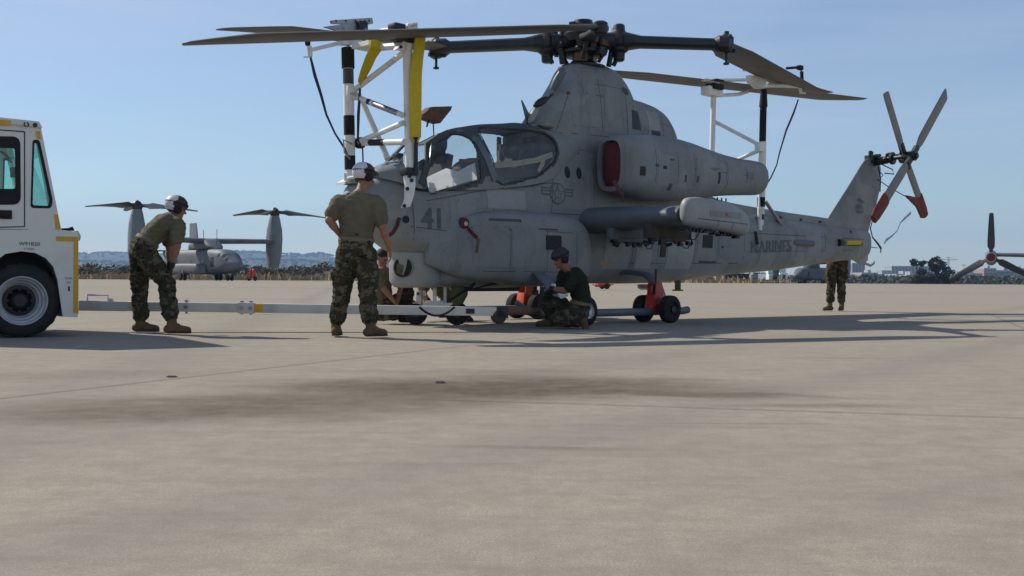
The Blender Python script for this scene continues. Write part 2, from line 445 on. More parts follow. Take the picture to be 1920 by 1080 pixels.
def smooth_table(tab, s):
    if s <= tab[0][0]: return tab[0][1:]
    if s >= tab[-1][0]: return tab[-1][1:]
    k = max(i for i in range(len(tab)-1) if tab[i][0] <= s)
    a, b = tab[k], tab[k+1]; h = b[0]-a[0]; t = (s-a[0])/h
    def slope(i, j):
        if i <= 0 or i >= len(tab)-1: 
            q, r_ = (tab[0], tab[1]) if i <= 0 else (tab[-2], tab[-1])
            return (r_[j]-q[j])/(r_[0]-q[0])
        d0 = (tab[i][j]-tab[i-1][j])/(tab[i][0]-tab[i-1][0]); d1 = (tab[i+1][j]-tab[i][j])/(tab[i+1][0]-tab[i][0])
        if d0*d1 <= 0: return 0
        return 2*d0*d1/(d0+d1)
    out = []
    for j in range(1, len(a)):
        m0, m1 = slope(k, j)*h, slope(k+1, j)*h
        out.append((2*t**3-3*t*t+1)*a[j]+(t**3-2*t*t+t)*m0+(-2*t**3+3*t*t)*b[j]+(t**3-t*t)*m1)
    return tuple(out)
# ================================================================== ground
def concrete_material():
    m = bpy.data.materials.new('apron_concrete'); m.use_nodes = True
    n, l = m.node_tree.nodes, m.node_tree.links
    b = n['Principled BSDF']; b.inputs['Roughness'].default_value = .95; b.inputs['Specular IOR Level'].default_value = .08
    t = n.new('ShaderNodeTexCoord')
    def nze(scale, detail=5, rough=.6, sc=(1, 1, 1), rot=0.0, dist=0.0):
        q = n.new('ShaderNodeMapping'); q.inputs['Scale'].default_value = sc; q.inputs['Rotation'].default_value = (0, 0, rot)
        l.new(t.outputs['Object'], q.inputs['Vector'])
        z = n.new('ShaderNodeTexNoise'); z.inputs['Scale'].default_value = scale; z.inputs['Detail'].default_value = detail
        z.inputs['Roughness'].default_value = rough; z.inputs['Distortion'].default_value = dist
        l.new(q.outputs[0], z.inputs['Vector']); return z.outputs['Fac']
    def mr(v, a, b_, c=0., d=1.):
        r = n.new('ShaderNodeMapRange'); r.inputs['From Min'].default_value = a; r.inputs['From Max'].default_value = b_
        r.inputs['To Min'].default_value = c; r.inputs['To Max'].default_value = d; l.new(v, r.inputs['Value']); return r.outputs[0]
    def mix(fac, c1, c2, mode='MIX'):
        x = n.new('ShaderNodeMix'); x.data_type = 'RGBA'; x.blend_type = mode
        l.new(fac, x.inputs[0])
        for i, c in ((6, c1), (7, c2)):
            if isinstance(c, tuple): x.inputs[i].default_value = (*c, 1)
            else: l.new(c, x.inputs[i])
        return x.outputs[2]
    c = mix(mr(nze(.35, 5, .6), .35, .65), (.358, .306, .24), (.31, .268, .212))
    c = mix(mr(nze(1.1, 6, .7, (1, .25, 1), radians(-22)), .42, .72, 0, .5), c, (.24, .215, .18))   # broad scuffs
    c = mix(mr(nze(.9, 4, .6, (.16, 1.5, 1), radians(24), .6), .5, .75, 0, .45), c, (.40, .345, .27))   # wiped light streaks
    c = mix(mr(nze(24, 4, .75), .40, .68, 0, .35), c, (.215, .188, .15))
    c = mix(mr(nze(60, 3, .7), .35, .7, 0, .62), c, (.235, .212, .18))
    c = mix(mr(nze(170, 2, .8), .45, .75, 0, .6), c, (.56, .51, .43))
    c = mix(mr(nze(7, 6, .75), .40, .62, 0, .42), c, (.215, .19, .155))
    c = mix(mr(nze(3.2, 6, .7, (.3, 1.6, 1), radians(12)), .50, .70, 0, .35), c, (.195, .17, .14))
    # long worn tyre tracks
    for (ang, off, w, k) in ((radians(-55), 2.2, .22, .24), (radians(-58), 3.6, .3, .22), (radians(-20), -5.5, .2, .2), (radians(82), -1.5, .3, .24), (radians(-38), .6, .12, .2), (radians(-41), 1.5, .10, .16)):
        q = n.new('ShaderNodeMapping'); q.inputs['Rotation'].default_value = (0, 0, ang)
        l.new(t.outputs['Object'], q.inputs['Vector'])
        s_ = n.new('ShaderNodeSeparateXYZ'); l.new(q.outputs[0], s_.inputs[0])
        ad = n.new('ShaderNodeMath'); ad.operation = 'MULTIPLY_ADD'; ad.inputs[1].default_value = .5
        ad.inputs[2].default_value = -off-.25; l.new(nze(.6, 3), ad.inputs[0])
        a2 = n.new('ShaderNodeMath'); a2.operation = 'ADD'; l.new(ad.outputs[0], a2.inputs[0]); l.new(s_.outputs[1], a2.inputs[1])
        ab = n.new('ShaderNodeMath'); ab.operation = 'ABSOLUTE'; l.new(a2.outputs[0], ab.inputs[0])
        c = mix(mr(ab.outputs[0], w*.4, w*1.6, k, 0), c, (.17, .16, .15))
    # oil and dirt stains with a shape of their own
    warp = n.new('ShaderNodeTexNoise'); warp.inputs['Scale'].default_value = 1.6; warp.inputs['Detail'].default_value = 6
    l.new(t.outputs['Object'], warp.inputs['Vector'])
    wv = n.new('ShaderNodeVectorMath'); wv.operation = 'MULTIPLY_ADD'; wv.inputs[1].default_value = (.9, .9, 0); wv.inputs[2].default_value = (-.45, -.45, 0)
    l.new(warp.outputs['Color'], wv.inputs[0])
    pv = n.new('ShaderNodeVectorMath'); pv.operation = 'ADD'; l.new(t.outputs['Object'], pv.inputs[0]); l.new(wv.outputs[0], pv.inputs[1])
    for (cx, cy, rx, ry, ro, k) in ((-.05, 6.15, 1.5, .80, .0, .85), (-.35, 5.95, 1.1, .4, .06, .4), (-1.35, 5.05, 1.5, .62, .30, .72), (.95, 5.75, .9, .18, -.12, .6), (1.5, 5.28, .52, .10, .05, .42), (2.6, 8.6, .55, .06, -.1, .35),
                                   (-2.9, 6.6, 1.3, .4, .3, .22), (.1, 3.9, .42, .05, -.1, .3), (-.3, 7.2, 1.1, .25, 0, .25), (1.0, 4.6, .45, .035, .0, .3), (1.9, 3.05, .15, .05, .4, .35)):
        q = n.new('ShaderNodeMapping'); q.vector_type = 'TEXTURE'
        q.inputs['Location'].default_value = (cx, cy, 0); q.inputs['Rotation'].default_value = (0, 0, ro); q.inputs['Scale'].default_value = (rx, ry, 1)
        l.new((pv if rx > .8 else t).outputs[0] if rx > .8 else t.outputs['Object'], q.inputs['Vector'])
        ln = n.new('ShaderNodeVectorMath'); ln.operation = 'LENGTH'; l.new(q.outputs[0], ln.inputs[0])
        r = n.new('ShaderNodeMapRange'); r.interpolation_type = 'SMOOTHSTEP'
        r.inputs['From Min'].default_value = .25; r.inputs['From Max'].default_value = 1.35; r.inputs['To Min'].default_value = k; r.inputs['To Max'].default_value = 0
        l.new(ln.outputs['Value'], r.inputs['Value'])
        br = n.new('ShaderNodeMath'); br.operation = 'MULTIPLY'; l.new(r.outputs[0], br.inputs[0]); l.new(mr(nze(5.5, 7, .75), .34, .60, .68, 1.08), br.inputs[1])
        c = mix(br.outputs[0], c, (.105, .083, .058))
    l.new(c, b.inputs['Base Color'])
    bp = n.new('ShaderNodeBump'); bp.inputs['Strength'].default_value = .35; bp.inputs['Distance'].default_value = .004
    l.new(nze(140, 4, .7), bp.inputs['Height']); l.new(bp.outputs[0], b.inputs['Normal'])
    MATS['apron_concrete'] = m
concrete_material()
mat('field_soil', (.16, .125, .08), .95, var=.2, scale=.05)
mat('hill_scrub', (.050, .055, .042), .95, var=.2, scale=.006, col2=(.036, .042, .030), lo=.42, hi=.58)
mat('scrub_leaf', (.095, .08, .048), 1.0, var=.3, scale=.3, col2=(.13, .098, .06), spec=.05)
mat('dry_grass', (.36, .27, .155), 1.0, var=.2, scale=.5)
mat('tree_leaf', (.030, .042, .018), .85, var=.3, scale=.4)
mat('bark', (.06, .05, .04), .9)
mat('bank_soil', (.11, .085, .06), .95, var=.2, scale=.15)
mat('bldg_grey', (.33, .34, .36), .8, var=.05, scale=.05)
mat('bldg_white', (.36, .36, .34), .8, var=.05, scale=.05)
mat('bldg_pink', (.36, .25, .21), .8, var=.08, scale=.05)
mat('bldg_brown', (.34, .23, .17), .8, var=.08, scale=.05)
mat('bldg_blue', (.22, .25, .29), .8, var=.08, scale=.05)

def sheet(name, rows, xs, material, **kw):
    mb = MB(); vs = [(x, y, z) for (y, z) in rows for x in xs]; n = len(xs)
    mb.add(vs, [(r*n+i, r*n+i+1, (r+1)*n+i+1, (r+1)*n+i) for r in range(len(rows)-1) for i in range(n-1)])
    o = mb.build(name, material, angle=80, **kw); return o
APRON_END = 150.0
ys = [-25, -10, 0, 10, 20, 30]+[35+3*i for i in range(22)]+[110, 125, 140, APRON_END]
sheet('apron', [(y, rise(y)) for y in ys], [-260+20*i for i in range(27)], 'apron_concrete', kind='structure')
sheet('ground', [(y, rise(y)-.03) for y in [-60]+ys]+[(170, .39), (400, .30), (1200, 0), (3000, 0), (12000, 0)],
      [-9000, -4000, -1500, -600, -260, 0, 260, 600, 1500, 4000, 9000], 'field_soil', kind='structure')

def joint(a, b, w=.016, ext=(0, 0)):
    a, b = Vector(a), Vector(b); d = (b-a).normalized(); a = a-d*ext[0]; b = b+d*ext[1]
    mb = MB(); N = 12; sd_ = Vector((-d.y, d.x, 0))*w/2; vs = []
    for i in range(N+1):
        p = a+(b-a)*i/N
        for s_ in (-1, 1): vs.append((p.x+sd_.x*s_, p.y+sd_.y*s_, rise(p.y)+.004))
    mb.add(vs, [(2*i, 2*i+1, 2*i+3, 2*i+2) for i in range(N)])
    mb.build('expansion_joint', 'concrete_dark', kind='structure')
joint((-2.53, 5.36, 0), (-.48, 9.8, 0), .010, (3, 1.8))
joint((.13, 5.32, 0), (2.27, 4.83, 0), .008, (.6, 4))
joint((-14, 20.2, 0), (22, 13.5, 0), .03)
joint((-9, 13.6, 0), (16, 8.9, 0), .012)
joint((3.2, 4.6, 0), (9.6, 22, 0), .012)
joint((-9.0, 6.0, 0), (-1.8, 24, 0), .012)
joint((-25, 34, 0), (30, 28.5, 0), .05)
joint((-40, 60, 0), (50, 52, 0), .18)
joint((-60, 84, 0), (70, 76, 0), .25)
for px, py, lab in ((825, 718, 'metal tie-down cup set in the apron inside the dark oil stain'), (322, 707, 'metal tie-down cup set in the apron beside the long joint')):
    q = ray(px, py); p = Vector((0, 0, CAM_H))+q*(-CAM_H/q.z)
    t = thing('tie_down_fitting', lab, 'tie-down', (p.x, p.y, .004), group='tie-down cups set in the apron')
    mb = MB(); mb.lathe((0, 0, 0), (0, 0, 1), [(-.003, .034), (.001, .033), (.001, .026), (.0003, .024), (.0003, .0005)], 24); mb.build('rim', 'heli_seam' if px != 892 else 'field_soil', t)
    mb = MB(); mb.tube((-.024, 0, .002), (.024, 0, .002), .003, n=8); mb.build('cross_bar', 'black_metal', t)

# ------------------------------------------------------------------ far hills
def hill(name, Y, prof, depth, seed, lab=None):
    mb = MB(); rows = []
    xs = [i/220 for i in range(221)]
    def top(u):
        px = -500+u*2600
        v = lerp_table([(p[0], p[1]) for p in prof], px)[0]
        return v
    vs = []
    R = 10
    for r in range(R):
        t = r/(R-1)
        for u in xs:
            px = -500+u*2600
            y_h = 526+(px-960)*.006
            X = (px-960)/F_PX*Y
            h = max(0, (y_h-top(u))/F_PX*Y)
            g = sin(t*pi*.5)
            nz_ = noise.fractal(Vector((X*.0022+seed, t*2.2, seed)), 1, 2, 5)*15*g*(1-g*.75)
            z = h*g + nz_ + (noise.noise(Vector((X*.02, t*3, seed)))*5*g if h > 20 else 0)
            vs.append((X*(1+t*depth/Y), Y+t*depth, z-2))
    n = len(xs)
    mb.add(vs, [(r*n+i, r*n+i+1, (r+1)*n+i+1, (r+1)*n+i) for r in range(R-1) for i in range(n-1)])
    mb.build(name, 'hill_scrub', angle=180, kind='structure')
HP1 = [(-500, 470), (0, 468), (150, 467), (205, 464), (240, 466), (300, 468), (445, 462), (520, 464), (570, 470), (600, 466), (640, 473), (760, 485), (900, 500), (1150, 520), (1300, 526), (2100, 527)]
hill('hills', 4300, HP1, 900, 3.3)
HP2 = [(-500, 490), (150, 484), (260, 487), (450, 480), (560, 482), (650, 490), (800, 508), (950, 524), (2100, 530)]
hill('hills', 3300, HP2, 700, 8.1)
# trees and houses on the slopes, far too many and small to count
def hill_pt(px, t, Y, prof, depth):
    y_h = 526+(px-960)*.006; h = max(0, (y_h-lerp_table(prof, px)[0])/F_PX*Y); X = (px-960)/F_PX*Y
    return Vector((X*(1+t*depth/Y), Y+t*depth, h*sin(t*pi*.5)))
rnd = random.Random(5); mb = MB(); m2 = MB()
for prof, Y, dep in ((HP1, 4300, 900), (HP2, 3300, 700)):
    for i in range(900):
        t = rnd.choice((1, 1, rnd.uniform(.2, 1))); p = hill_pt(rnd.uniform(100, 950), t, Y, prof, dep)
        if p.z < 12: continue
        r = rnd.uniform(2.5, 6.5)*(1.2 if t == 1 else 1)
        mb.ell(p+Vector((0, -20, r*.3)), (r*rnd.uniform(.8, 2.2), r, r*rnd.uniform(.7, 1.3)), n=7, m=4)
    for i in range(45):
        t = rnd.uniform(.25, .98); p = hill_pt(rnd.uniform(100, 800), t, Y, prof, dep)
        m2.box(p+Vector((0, -25, 3)), (rnd.uniform(7, 18), 8, rnd.uniform(4, 7)))
mb.build('hillside_trees', 'tree_leaf', kind='stuff'); m2.build('hillside_houses', 'bldg_white', kind='stuff', smooth=False)

# ------------------------------------------------------------------ scrub bank and dry grass on the left
def leaves(mb, c, rad, n, size, rnd):
    for _ in range(n):
        while True:
            p = Vector((rnd.uniform(-1, 1), rnd.uniform(-1, 1), rnd.uniform(-1, 1)))
            if p.length < 1: break
        p = Vector((p.x*rad[0], p.y*rad[1], p.z*rad[2])); s = size*rnd.uniform(.5, 1.3)
        a = Vector((rnd.gauss(0, 1), rnd.gauss(0, 1), rnd.gauss(0, 1))).normalized(); b = a.orthogonal().normalized()
        q = Vector(c)+p
        mb.add([q-a*s-b*s*.5, q+a*s*.2-b*s*.6, q+a*s+b*s*.4, q-a*s*.3+b*s*.6], [(0, 1, 2, 3)])
rnd = random.Random(11)
rows = []
xs = [-190+3*i for i in range(82)]
def bank(x, y):
    t = min(1, max(0, (y-188)/22)); fall = min(1, max(0, (45-x)/60))
    return .39 + t*(1.9+.8*noise.noise(Vector((x*.05, 0, 2))))*fall
mb = MB(); yy = [186, 188, 193, 198, 203, 208, 214, 225, 240]
vs = [(x, y, bank(x, y) if y < 225 else .39+(bank(x, 214)-.39)*max(0, (240-y)/26)) for y in yy for x in xs]; n = len(xs)
mb.add(vs, [(r*n+i, r*n+i+1, (r+1)*n+i+1, (r+1)*n+i) for r in range(len(yy)-1) for i in range(n-1)])
mb.build('soil_bank', 'bank_soil', kind='structure', angle=180)
mb = MB()
for i in range(620):
    x = rnd.uniform(-150, 30); y = rnd.uniform(189, 214); s = rnd.uniform(.35, 1.1)*(1.35 if noise.noise(Vector((x*.06, y*.06, 1))) > 0 else .8)
    leaves(mb, (x, y, bank(x, y)+s*.4), (s*1.7, s*1.2, s*.75), int(16+26*s), .28, rnd)
mb.build('scrub', 'scrub_leaf', smooth=False, kind='stuff')
mb = MB()
for i in range(5200):
    x = rnd.uniform(-150, 40); y = rnd.uniform(154, 186); h = rnd.uniform(.35, 1.0)*(1+.6*noise.noise(Vector((x*.1, y*.1, 4))))
    a = rnd.uniform(0, pi); w = rnd.uniform(.1, .35); dx, dy = cos(a)*w, sin(a)*w
    mb.add([(x-dx, y-dy, .36), (x+dx, y+dy, .36), (x+dx*.4+rnd.uniform(-.2, .2), y+dy*.4, .38+h), (x-dx*.5, y-dy*.5, .38+h*.8)], [(0, 1, 2, 3)])
mb.build('dry_grass', 'dry_grass', smooth=False, kind='stuff')

# ------------------------------------------------------------------ city on the right
def building(px0, px1, pytop, Y, m, lab, floors=4, cols=0, step=None, depth=30):
    pb = 533; a = at(px0, pytop, Y); b = at(px1, pytop, Y); w = b.x-a.x; h = (a.z+b.z)/2
    t = thing('city_building', lab, 'building', ((a.x+b.x)/2, Y, 0), group='far city buildings on the skyline')
    mb = MB(); mb.box((0, depth/2, h/2), (w, depth, h))
    if step: mb.box((-w/2-w*.12, depth/2, h*step/2), (w*.24, depth*.9, h*step))
    mb.build('wall', m, t, smooth=False)
    mb = MB(); mb.box((0, depth/2, h+.8), (w*1.01, depth*1.02, 1.6)); mb.box((w*.15, depth/2, h+3), (w*.2, depth*.4, 3)); mb.build('roof', 'bldg_grey', t, smooth=False)
    for k in range(floors):
        z = h*(k+.55)/floors
        mb = MB()
        if cols:
            for c in range(cols): mb.box((-w/2+w*(c+.5)/cols, -.1, z), (w/cols*.6, .5, h/floors*.5))
        else: mb.box((0, -.1, z), (w*.92, .5, h/floors*.38))
        mb.build('window_band', 'distant_window', t, smooth=False, **({'kind': 'stuff'} if cols else {}))
B = building
B(1672, 1746, 501, 1500, 'bldg_grey', 'long grey ten-storey block with stepped left end behind the trees', 8, 12, .8)
B(1746, 1762, 507, 1520, 'bldg_blue', 'small blue-grey block right of the long grey one', 5)
B(1598, 1622, 495, 1450, 'bldg_blue', 'tall dark slab tower just right of the man under the tail', 9, 4)
B(1616, 1646, 514, 1100, 'bldg_pink', 'low pinkish building below the dark tower', 3, 8)
B(1646, 1670, 517, 1120, 'bldg_blue', 'low blue-grey shed between the pink building and the long block', 2)
B(1680, 1716, 517, 1000, 'bldg_white', 'low white building in front of the long grey block', 2, 6)
B(1845, 1868, 505, 1300, 'bldg_brown', 'brown block right of the red rotor hub cover', 5, 4)
B(1868, 1905, 509, 1320, 'bldg_blue', 'wide grey block at right edge beside the brown one', 4, 8)
B(1800, 1842, 515, 1250, 'bldg_grey', 'low grey building under the left rotor blade of the far tiltrotor', 2, 8)
B(1905, 1925, 505, 1400, 'bldg_grey', 'last pale grey block cut by the right edge', 5, 3)
B(1700, 1725, 519, 900, 'bldg_blue', 'flat dark roofed hall directly behind the tree trunks', 1)
B(1545, 1575, 515, 1300, 'bldg_pink', 'low pinkish block mostly behind the man under the tail', 3, 6)
mb = MB(); rnd = random.Random(3)
for i in range(260):
    px = rnd.uniform(1280, 2050); Y = rnd.uniform(700, 1250); p = at(px, 522, Y)
    mb.box((p.x, Y, 1.5), (rnd.uniform(5, 16), 10, rnd.uniform(3, 8)))
mb.build('city_sprawl', 'bldg_blue', kind='stuff', smooth=False)
mb = MB()
for i in range(420):
    px = rnd.uniform(1280, 2050); Y = rnd.uniform(420, 1200); p = at(px, 522, Y)
    leaves(mb, (p.x, Y, rnd.uniform(0, 1.2)+Y*.0022), (Y*.012, 4, Y*.0042), 16, Y*.0028, rnd)
mb.build('city_trees', 'tree_leaf', kind='stuff', smooth=False)
# tower crane and lamp mast
p = at(1778, 528, 1150)
t = thing('tower_crane', 'thin distant tower crane above the tree right of the long grey block', 'crane', (p.x, 1150, 0))
h = at(1778, 487, 1150).z
mb = MB()
for sx in (-.6, .6):
    for sy in (-.6, .6): mb.tube((sx, sy, 0), (sx, sy, h+3), .16, n=4)
for k in range(12): mb.tube((-.6, -.6, h*k/12), (.6, -.6, h*(k+1)/12), .1, n=4)
mb.build('mast', 'bldg_blue', t)
mb = MB(); mb.box((1, 0, h), (17, 1.0, .45)); mb.tube((-8, 0, h+.4), (0, 0, h+3), .1, n=4); mb.tube((0, 0, h+3), (9, 0, h+.4), .1, n=4); mb.build('jib', 'bldg_blue', t)
for px, top in ((1807, 497), (1783, 508), (1795, 510)):
    p = at(px, 528, 700); h = at(px, top, 700).z
    t = thing('lamp_mast', 'slender distant lighting mast on the skyline at photo x %d of the width' % 0 if False else {1807: 'tallest slender lighting mast right of the crane', 1783: 'short lighting mast directly beside the crane', 1795: 'middle lighting mast between crane and tall mast'}[px], 'mast', (p.x, 700, 0), group='lighting masts right of the crane')
    mb = MB(); mb.tube((0, 0, 0), (0, 0, h), .18, .1, n=6); mb.build('pole', 'bldg_blue', t)
    mb = MB(); mb.box((0, 0, h), (2.6, .4, .4)); mb.build('lamp_head', 'bldg_blue', t)
# trees
def tree(px, top, Y, w, lab, seed, clumps):
    p = at(px, 528, Y); h = at(px, top, Y).z; rnd = random.Random(seed)
    t = thing('tree', lab, 'tree', (p.x, Y, -.4), group='dark trees beyond the apron')
    mb = MB(); tops = []
    mb.path([(0, 0, -.3), (.3, 0, h*.3), (.0, .2, h*.55), (.5, 0, h*.8)], [.5, .38, .26, .12], 7)
    for (cx, cz, r) in clumps:
        mb.path([(0, 0, h*.3), (cx*.5, 0, h*(.3+cz)/2), (cx, 0, h*cz)], [.25, .16, .06], 6)
    mb.build('trunk', 'bark', t)
    mb = MB()
    for (cx, cz, r) in clumps:
        for k in range(5):
            q = (cx+rnd.uniform(-.6, .6)*r, rnd.uniform(-.6, .6)*r, h*cz+rnd.uniform(-.45, .45)*r)
            leaves(mb, q, (r*.62, r*.6, r*.42), 70, .34, rnd)
    mb.build('crown', 'tree_leaf', t, smooth=False)
S = 330/F_PX
tree(1722, 489, 330, 6, 'lone round-headed dark tree left of the tall open one', 1, [(-.8, .97, 1.5), (1.2, .93, 1.3), (.8, .5, 2.0), (2.2, .35, 2.4), (-1, .25, 1.8)])
tree(1757, 483, 330, 8, 'tallest dark tree with open lumpy crown near the crane', 2, [(0, .97, 1.6), (-1.6, .84, 1.5), (1.3, .76, 1.7), (2.4, .6, 1.2), (-.6, .62, 1.8), (.5, .42, 2.4), (-2.8, .3, 2.0), (2.8, .3, 2.0), (-1.0, .2, 2.2)])
tree(1778, 507, 335, 5, 'lower bushy dark tree right of the tallest one', 3, [(0, .85, 1.7), (1.8, .6, 1.7), (-1.5, .5, 1.8), (.4, .3, 2.2)])
tree(1738, 510, 325, 5, 'low dense dark shrub-like tree between the two taller ones', 4, [(0, .75, 2.0), (-2.2, .5, 1.8), (2.2, .5, 1.8), (0, .3, 2.4)])
# ================================================================== attack helicopter
HELI = thing('attack_helicopter', 'grey attack helicopter numbered 41 with folded rotor blades, towed on handling wheels', 'helicopter', MAST, HEAD)
class Body:
    """loft along x: table rows are (x, yc, zc, half_width, h_up, h_down, exponent)"""
    def __init__(s, tab): s.t = tab
    def sec(s, x): return smooth_table(s.t, x)
    def pt(s, x, a, off=0):
        yc, zc, w, hu, hd, n = s.sec(x)
        c, q = cos(a), sin(a); h = hu if q >= 0 else hd
        y = -math.copysign(abs(c)**(2/n), c)*(w+off); z = math.copysign(abs(q)**(2/n), q)*(h+off)
        return Vector((x, yc+y, zc+z))
    def side(s, x, z, off=0, port=True):
        x = max(s.t[0][0], min(s.t[-1][0], x)); yc, zc, w, hu, hd, n = s.sec(x); h = hu if z >= zc else hd
        z = max(zc-hd*.985, min(zc+hu*.985, z)); k = min(.999, abs(z-zc)/h); y = (w)*(1-k**n)**(1/n)
        # outward direction in the section
        ny = (y/w)**(n-1)/w if w else 1; nz_ = math.copysign(k**(n-1)/h, z-zc); L = sqrt(ny*ny+nz_*nz_)
        if port: return Vector((x, yc-y-ny/L*off, z+nz_/L*off))
        return Vector((x, yc+y+ny/L*off, z+nz_/L*off))
    def mesh(s, mb, x0, x1, nx, na, close=True):
        rows = [[s.pt(x0+(x1-x0)*i/nx, 2*pi*(k+.5)/na) for k in range(na)] for i in range(nx+1)]
        mb.rings(rows, close)
    def drape(s, mb, vs, fs, off=.004, port=True):
        mb.add([s.side(x, z, off, port) for x, z in vs], fs)
    def panel(s, mb, x0, x1, z0, z1, off=.004, port=True, n=6, t=.006):
        g = []; N = n
        for i in range(N+1):
            for j in range(N+1): g.append((x0+(x1-x0)*i/N, z0+(z1-z0)*j/N))
        f = [(i*(N+1)+j, i*(N+1)+j+1, (i+1)*(N+1)+j+1, (i+1)*(N+1)+j) for i in range(N) for j in range(N)]
        s.drape(mb, g, f, off, port)
        e = [(x0+(x1-x0)*i/N, z0) for i in range(N+1)]+[(x1, z0+(z1-z0)*j/N) for j in range(1, N+1)]+[(x1-(x1-x0)*i/N, z1) for i in range(1, N+1)]+[(x0, z1-(z1-z0)*j/N) for j in range(1, N)]
        a = [s.side(x, z, off, port) for x, z in e]; b = [s.side(x, z, off-t-.012, port) for x, z in e]; K = len(e)
        mb.add(a+b, [(i, (i+1) % K, K+(i+1) % K, K+i) for i in range(K)])
    def seam(s, mb, pts, w=.010, off=.0025, port=True):
        P = []
        for a, b in zip(pts, pts[1:]):
            for i in range(6): P.append((a[0]+(b[0]-a[0])*i/6, a[1]+(b[1]-a[1])*i/6))
        P.append(pts[-1]); vs = []
        for k, p in enumerate(P):
            a = P[max(0, k-1)]; b = P[min(len(P)-1, k+1)]; d = Vector((b[0]-a[0], b[1]-a[1])).normalized(); nn = Vector((-d.y, d.x))*w/2
            vs += [s.side(p[0]+nn.x, p[1]+nn.y, off, port), s.side(p[0]-nn.x, p[1]-nn.y, off, port)]
        mb.add(vs, [(2*k, 2*k+1, 2*k+3, 2*k+2) for k in range(len(P)-1)])
    def text(s, mb, txt, size, x, z, ws=1.0, off=.011, tilt=0, port=True, bold=0):
        vs, fs = text_mesh(txt, size, ws, bold)
        sg = 1 if port else -1
        s.drape(mb, [(x+sg*(u*cos(tilt)-v*sin(tilt)), z+u*sin(tilt)+v*cos(tilt)) for u, v in vs], fs, off, port)

def R(x, zb, zt, w, n, zc=None):
    zc = (zb+zt)/2 if zc is None else zc
    return (x, 0, zc, w, zt-zc, zc-zb, n)
fus = Body([R(-4.16, 1.46, 1.66, .06, 2), R(-4.1, 1.36, 1.74, .15, 2.3), R(-3.97, 1.24, 1.85, .24, 2.6), R(-3.75, 1.04, 1.93, .34, 2.9), R(-3.45, .93, 1.84, .43, 3.4),
            R(-3.0, .84, 1.86, .48, 3.8), R(-2.4, .78, 1.97, .49, 4), R(-1.6, .66, 2.05, .50, 4), R(-1.15, .60, 2.22, .50, 4), R(-.85, .58, 2.60, .50, 3.6),
            R(-.5, .57, 2.72, .50, 3.4), R(.6, .56, 2.74, .50, 3.4), R(1.4, .57, 2.70, .49, 3.2), R(2.1, .60, 2.58, .47, 3), R(2.6, .63, 2.30, .45, 2.8), R(3.1, .67, 2.02, .43, 2.7),
            R(3.6, .71, 1.90, .40, 2.6), R(5, .80, 1.82, .33, 2.5), R(6.5, .93, 1.76, .26, 2.5), R(7.8, 1.04, 1.72, .20, 2.5), R(8.5, 1.08, 1.70, .16, 2.5), R(8.78, 1.16, 1.66, .12, 2.3)])
mb = MB(); fus.mesh(mb, -4.16, 8.78, 170, 56); FUS = mb.build('fuselage', 'heli_paint', HELI, angle=50)
# lower cheek fairings with the ammunition and avionics bays
def cheek(sg):
    return Body([(-3.35, sg*.38, 1.0, .05, .30, .20, 2.6), (-3.0, sg*.41, 1.0, .10, .40, .32, 2.8), (-2.6, sg*.45, 1.02, .19, .47, .42, 3), (-2.25, sg*.48, 1.03, .26, .50, .46, 3), (-1.9, sg*.5, 1.02, .30, .52, .50, 3.2),
                 (-1.0, sg*.5, 1.02, .31, .50, .50, 3.2), (-.75, sg*.49, 1.0, .29, .46, .46, 3), (-.55, sg*.46, .97, .22, .36, .38, 2.6), (-.42, sg*.42, .95, .10, .22, .26, 2.2)])
chk = cheek(-1)
for sg in (-1, 1):
    mb = MB(); cheek(sg).mesh(mb, -3.35, -.42, 60, 40); mb.build('cheek_fairing', 'heli_paint', HELI, angle=50)
# gun turret under the nose, muzzle taped over
TC = (-3.20, .02)
mb = MB(); mb.lathe((TC[0], TC[1], .50), (0, 0, 1), [(0, .001), (0, .25), (.03, .31), (.09, .345), (.40, .355), (.46, .35), (.47, .001)], 48)
tur = mb.build('gun_turret', 'heli_light_paint', HELI, angle=40)
mb = MB(); mb.lathe((TC[0], TC[1], .965), (0, 0, 1), [(0, .358), (.012, .358), (.012, .33), (0, .33)], 48); mb.build('turret_ring', 'heli_seam', tur)
P = hp(752, 495, -.2)
dirv = Vector((-.72, -.55, 0)).normalized(); c0 = Vector((TC[0], TC[1], .76))
c0 = c0 + Vector((-.93, -.37, 0)).normalized()*.30; dirv = Vector((-.93, -.37, 0)).normalized()
mb = MB(); mb.lathe(c0, dirv, [(0, .15), (.045, .145), (.048, .134), (.03, .13), (.03, .001)], 32); mb.build('gun_port', 'heli_paint', tur)
mb = MB(); mb.lathe(c0+dirv*.035, dirv, [(0, .128), (.012, .126), (.012, .001)], 28); mb.build('port_cover', 'black_rubber', tur)
mb = MB(); s_ = dirv.cross(Vector((0, 0, 1))); q0 = c0+dirv*.052
mb.prism([q0+s_*.09+Vector((0, 0, -.07)), q0+s_*.01+Vector((0, 0, -.10)), q0-s_*.02+Vector((0, 0, .02)), q0+s_*.08+Vector((0, 0, .06))], dirv*.004); mb.build('yellow_tape', 'dull_yellow', tur)
# ammunition feed fairing behind turret
fair = Body([(-3.05, 0, .70, .30, .28, .17, 3), (-2.8, 0, .70, .38, .28, .19, 3), (-2.3, 0, .68, .42, .26, .19, 3), (-1.6, 0, .66, .42, .2, .16, 3), (-1.2, 0, .64, .3, .12, .08, 2.5)])
mb = MB(); fair.mesh(mb, -3.05, -1.2, 30, 32); mb.build('belly_fairing', 'heli_paint', HELI, angle=50)
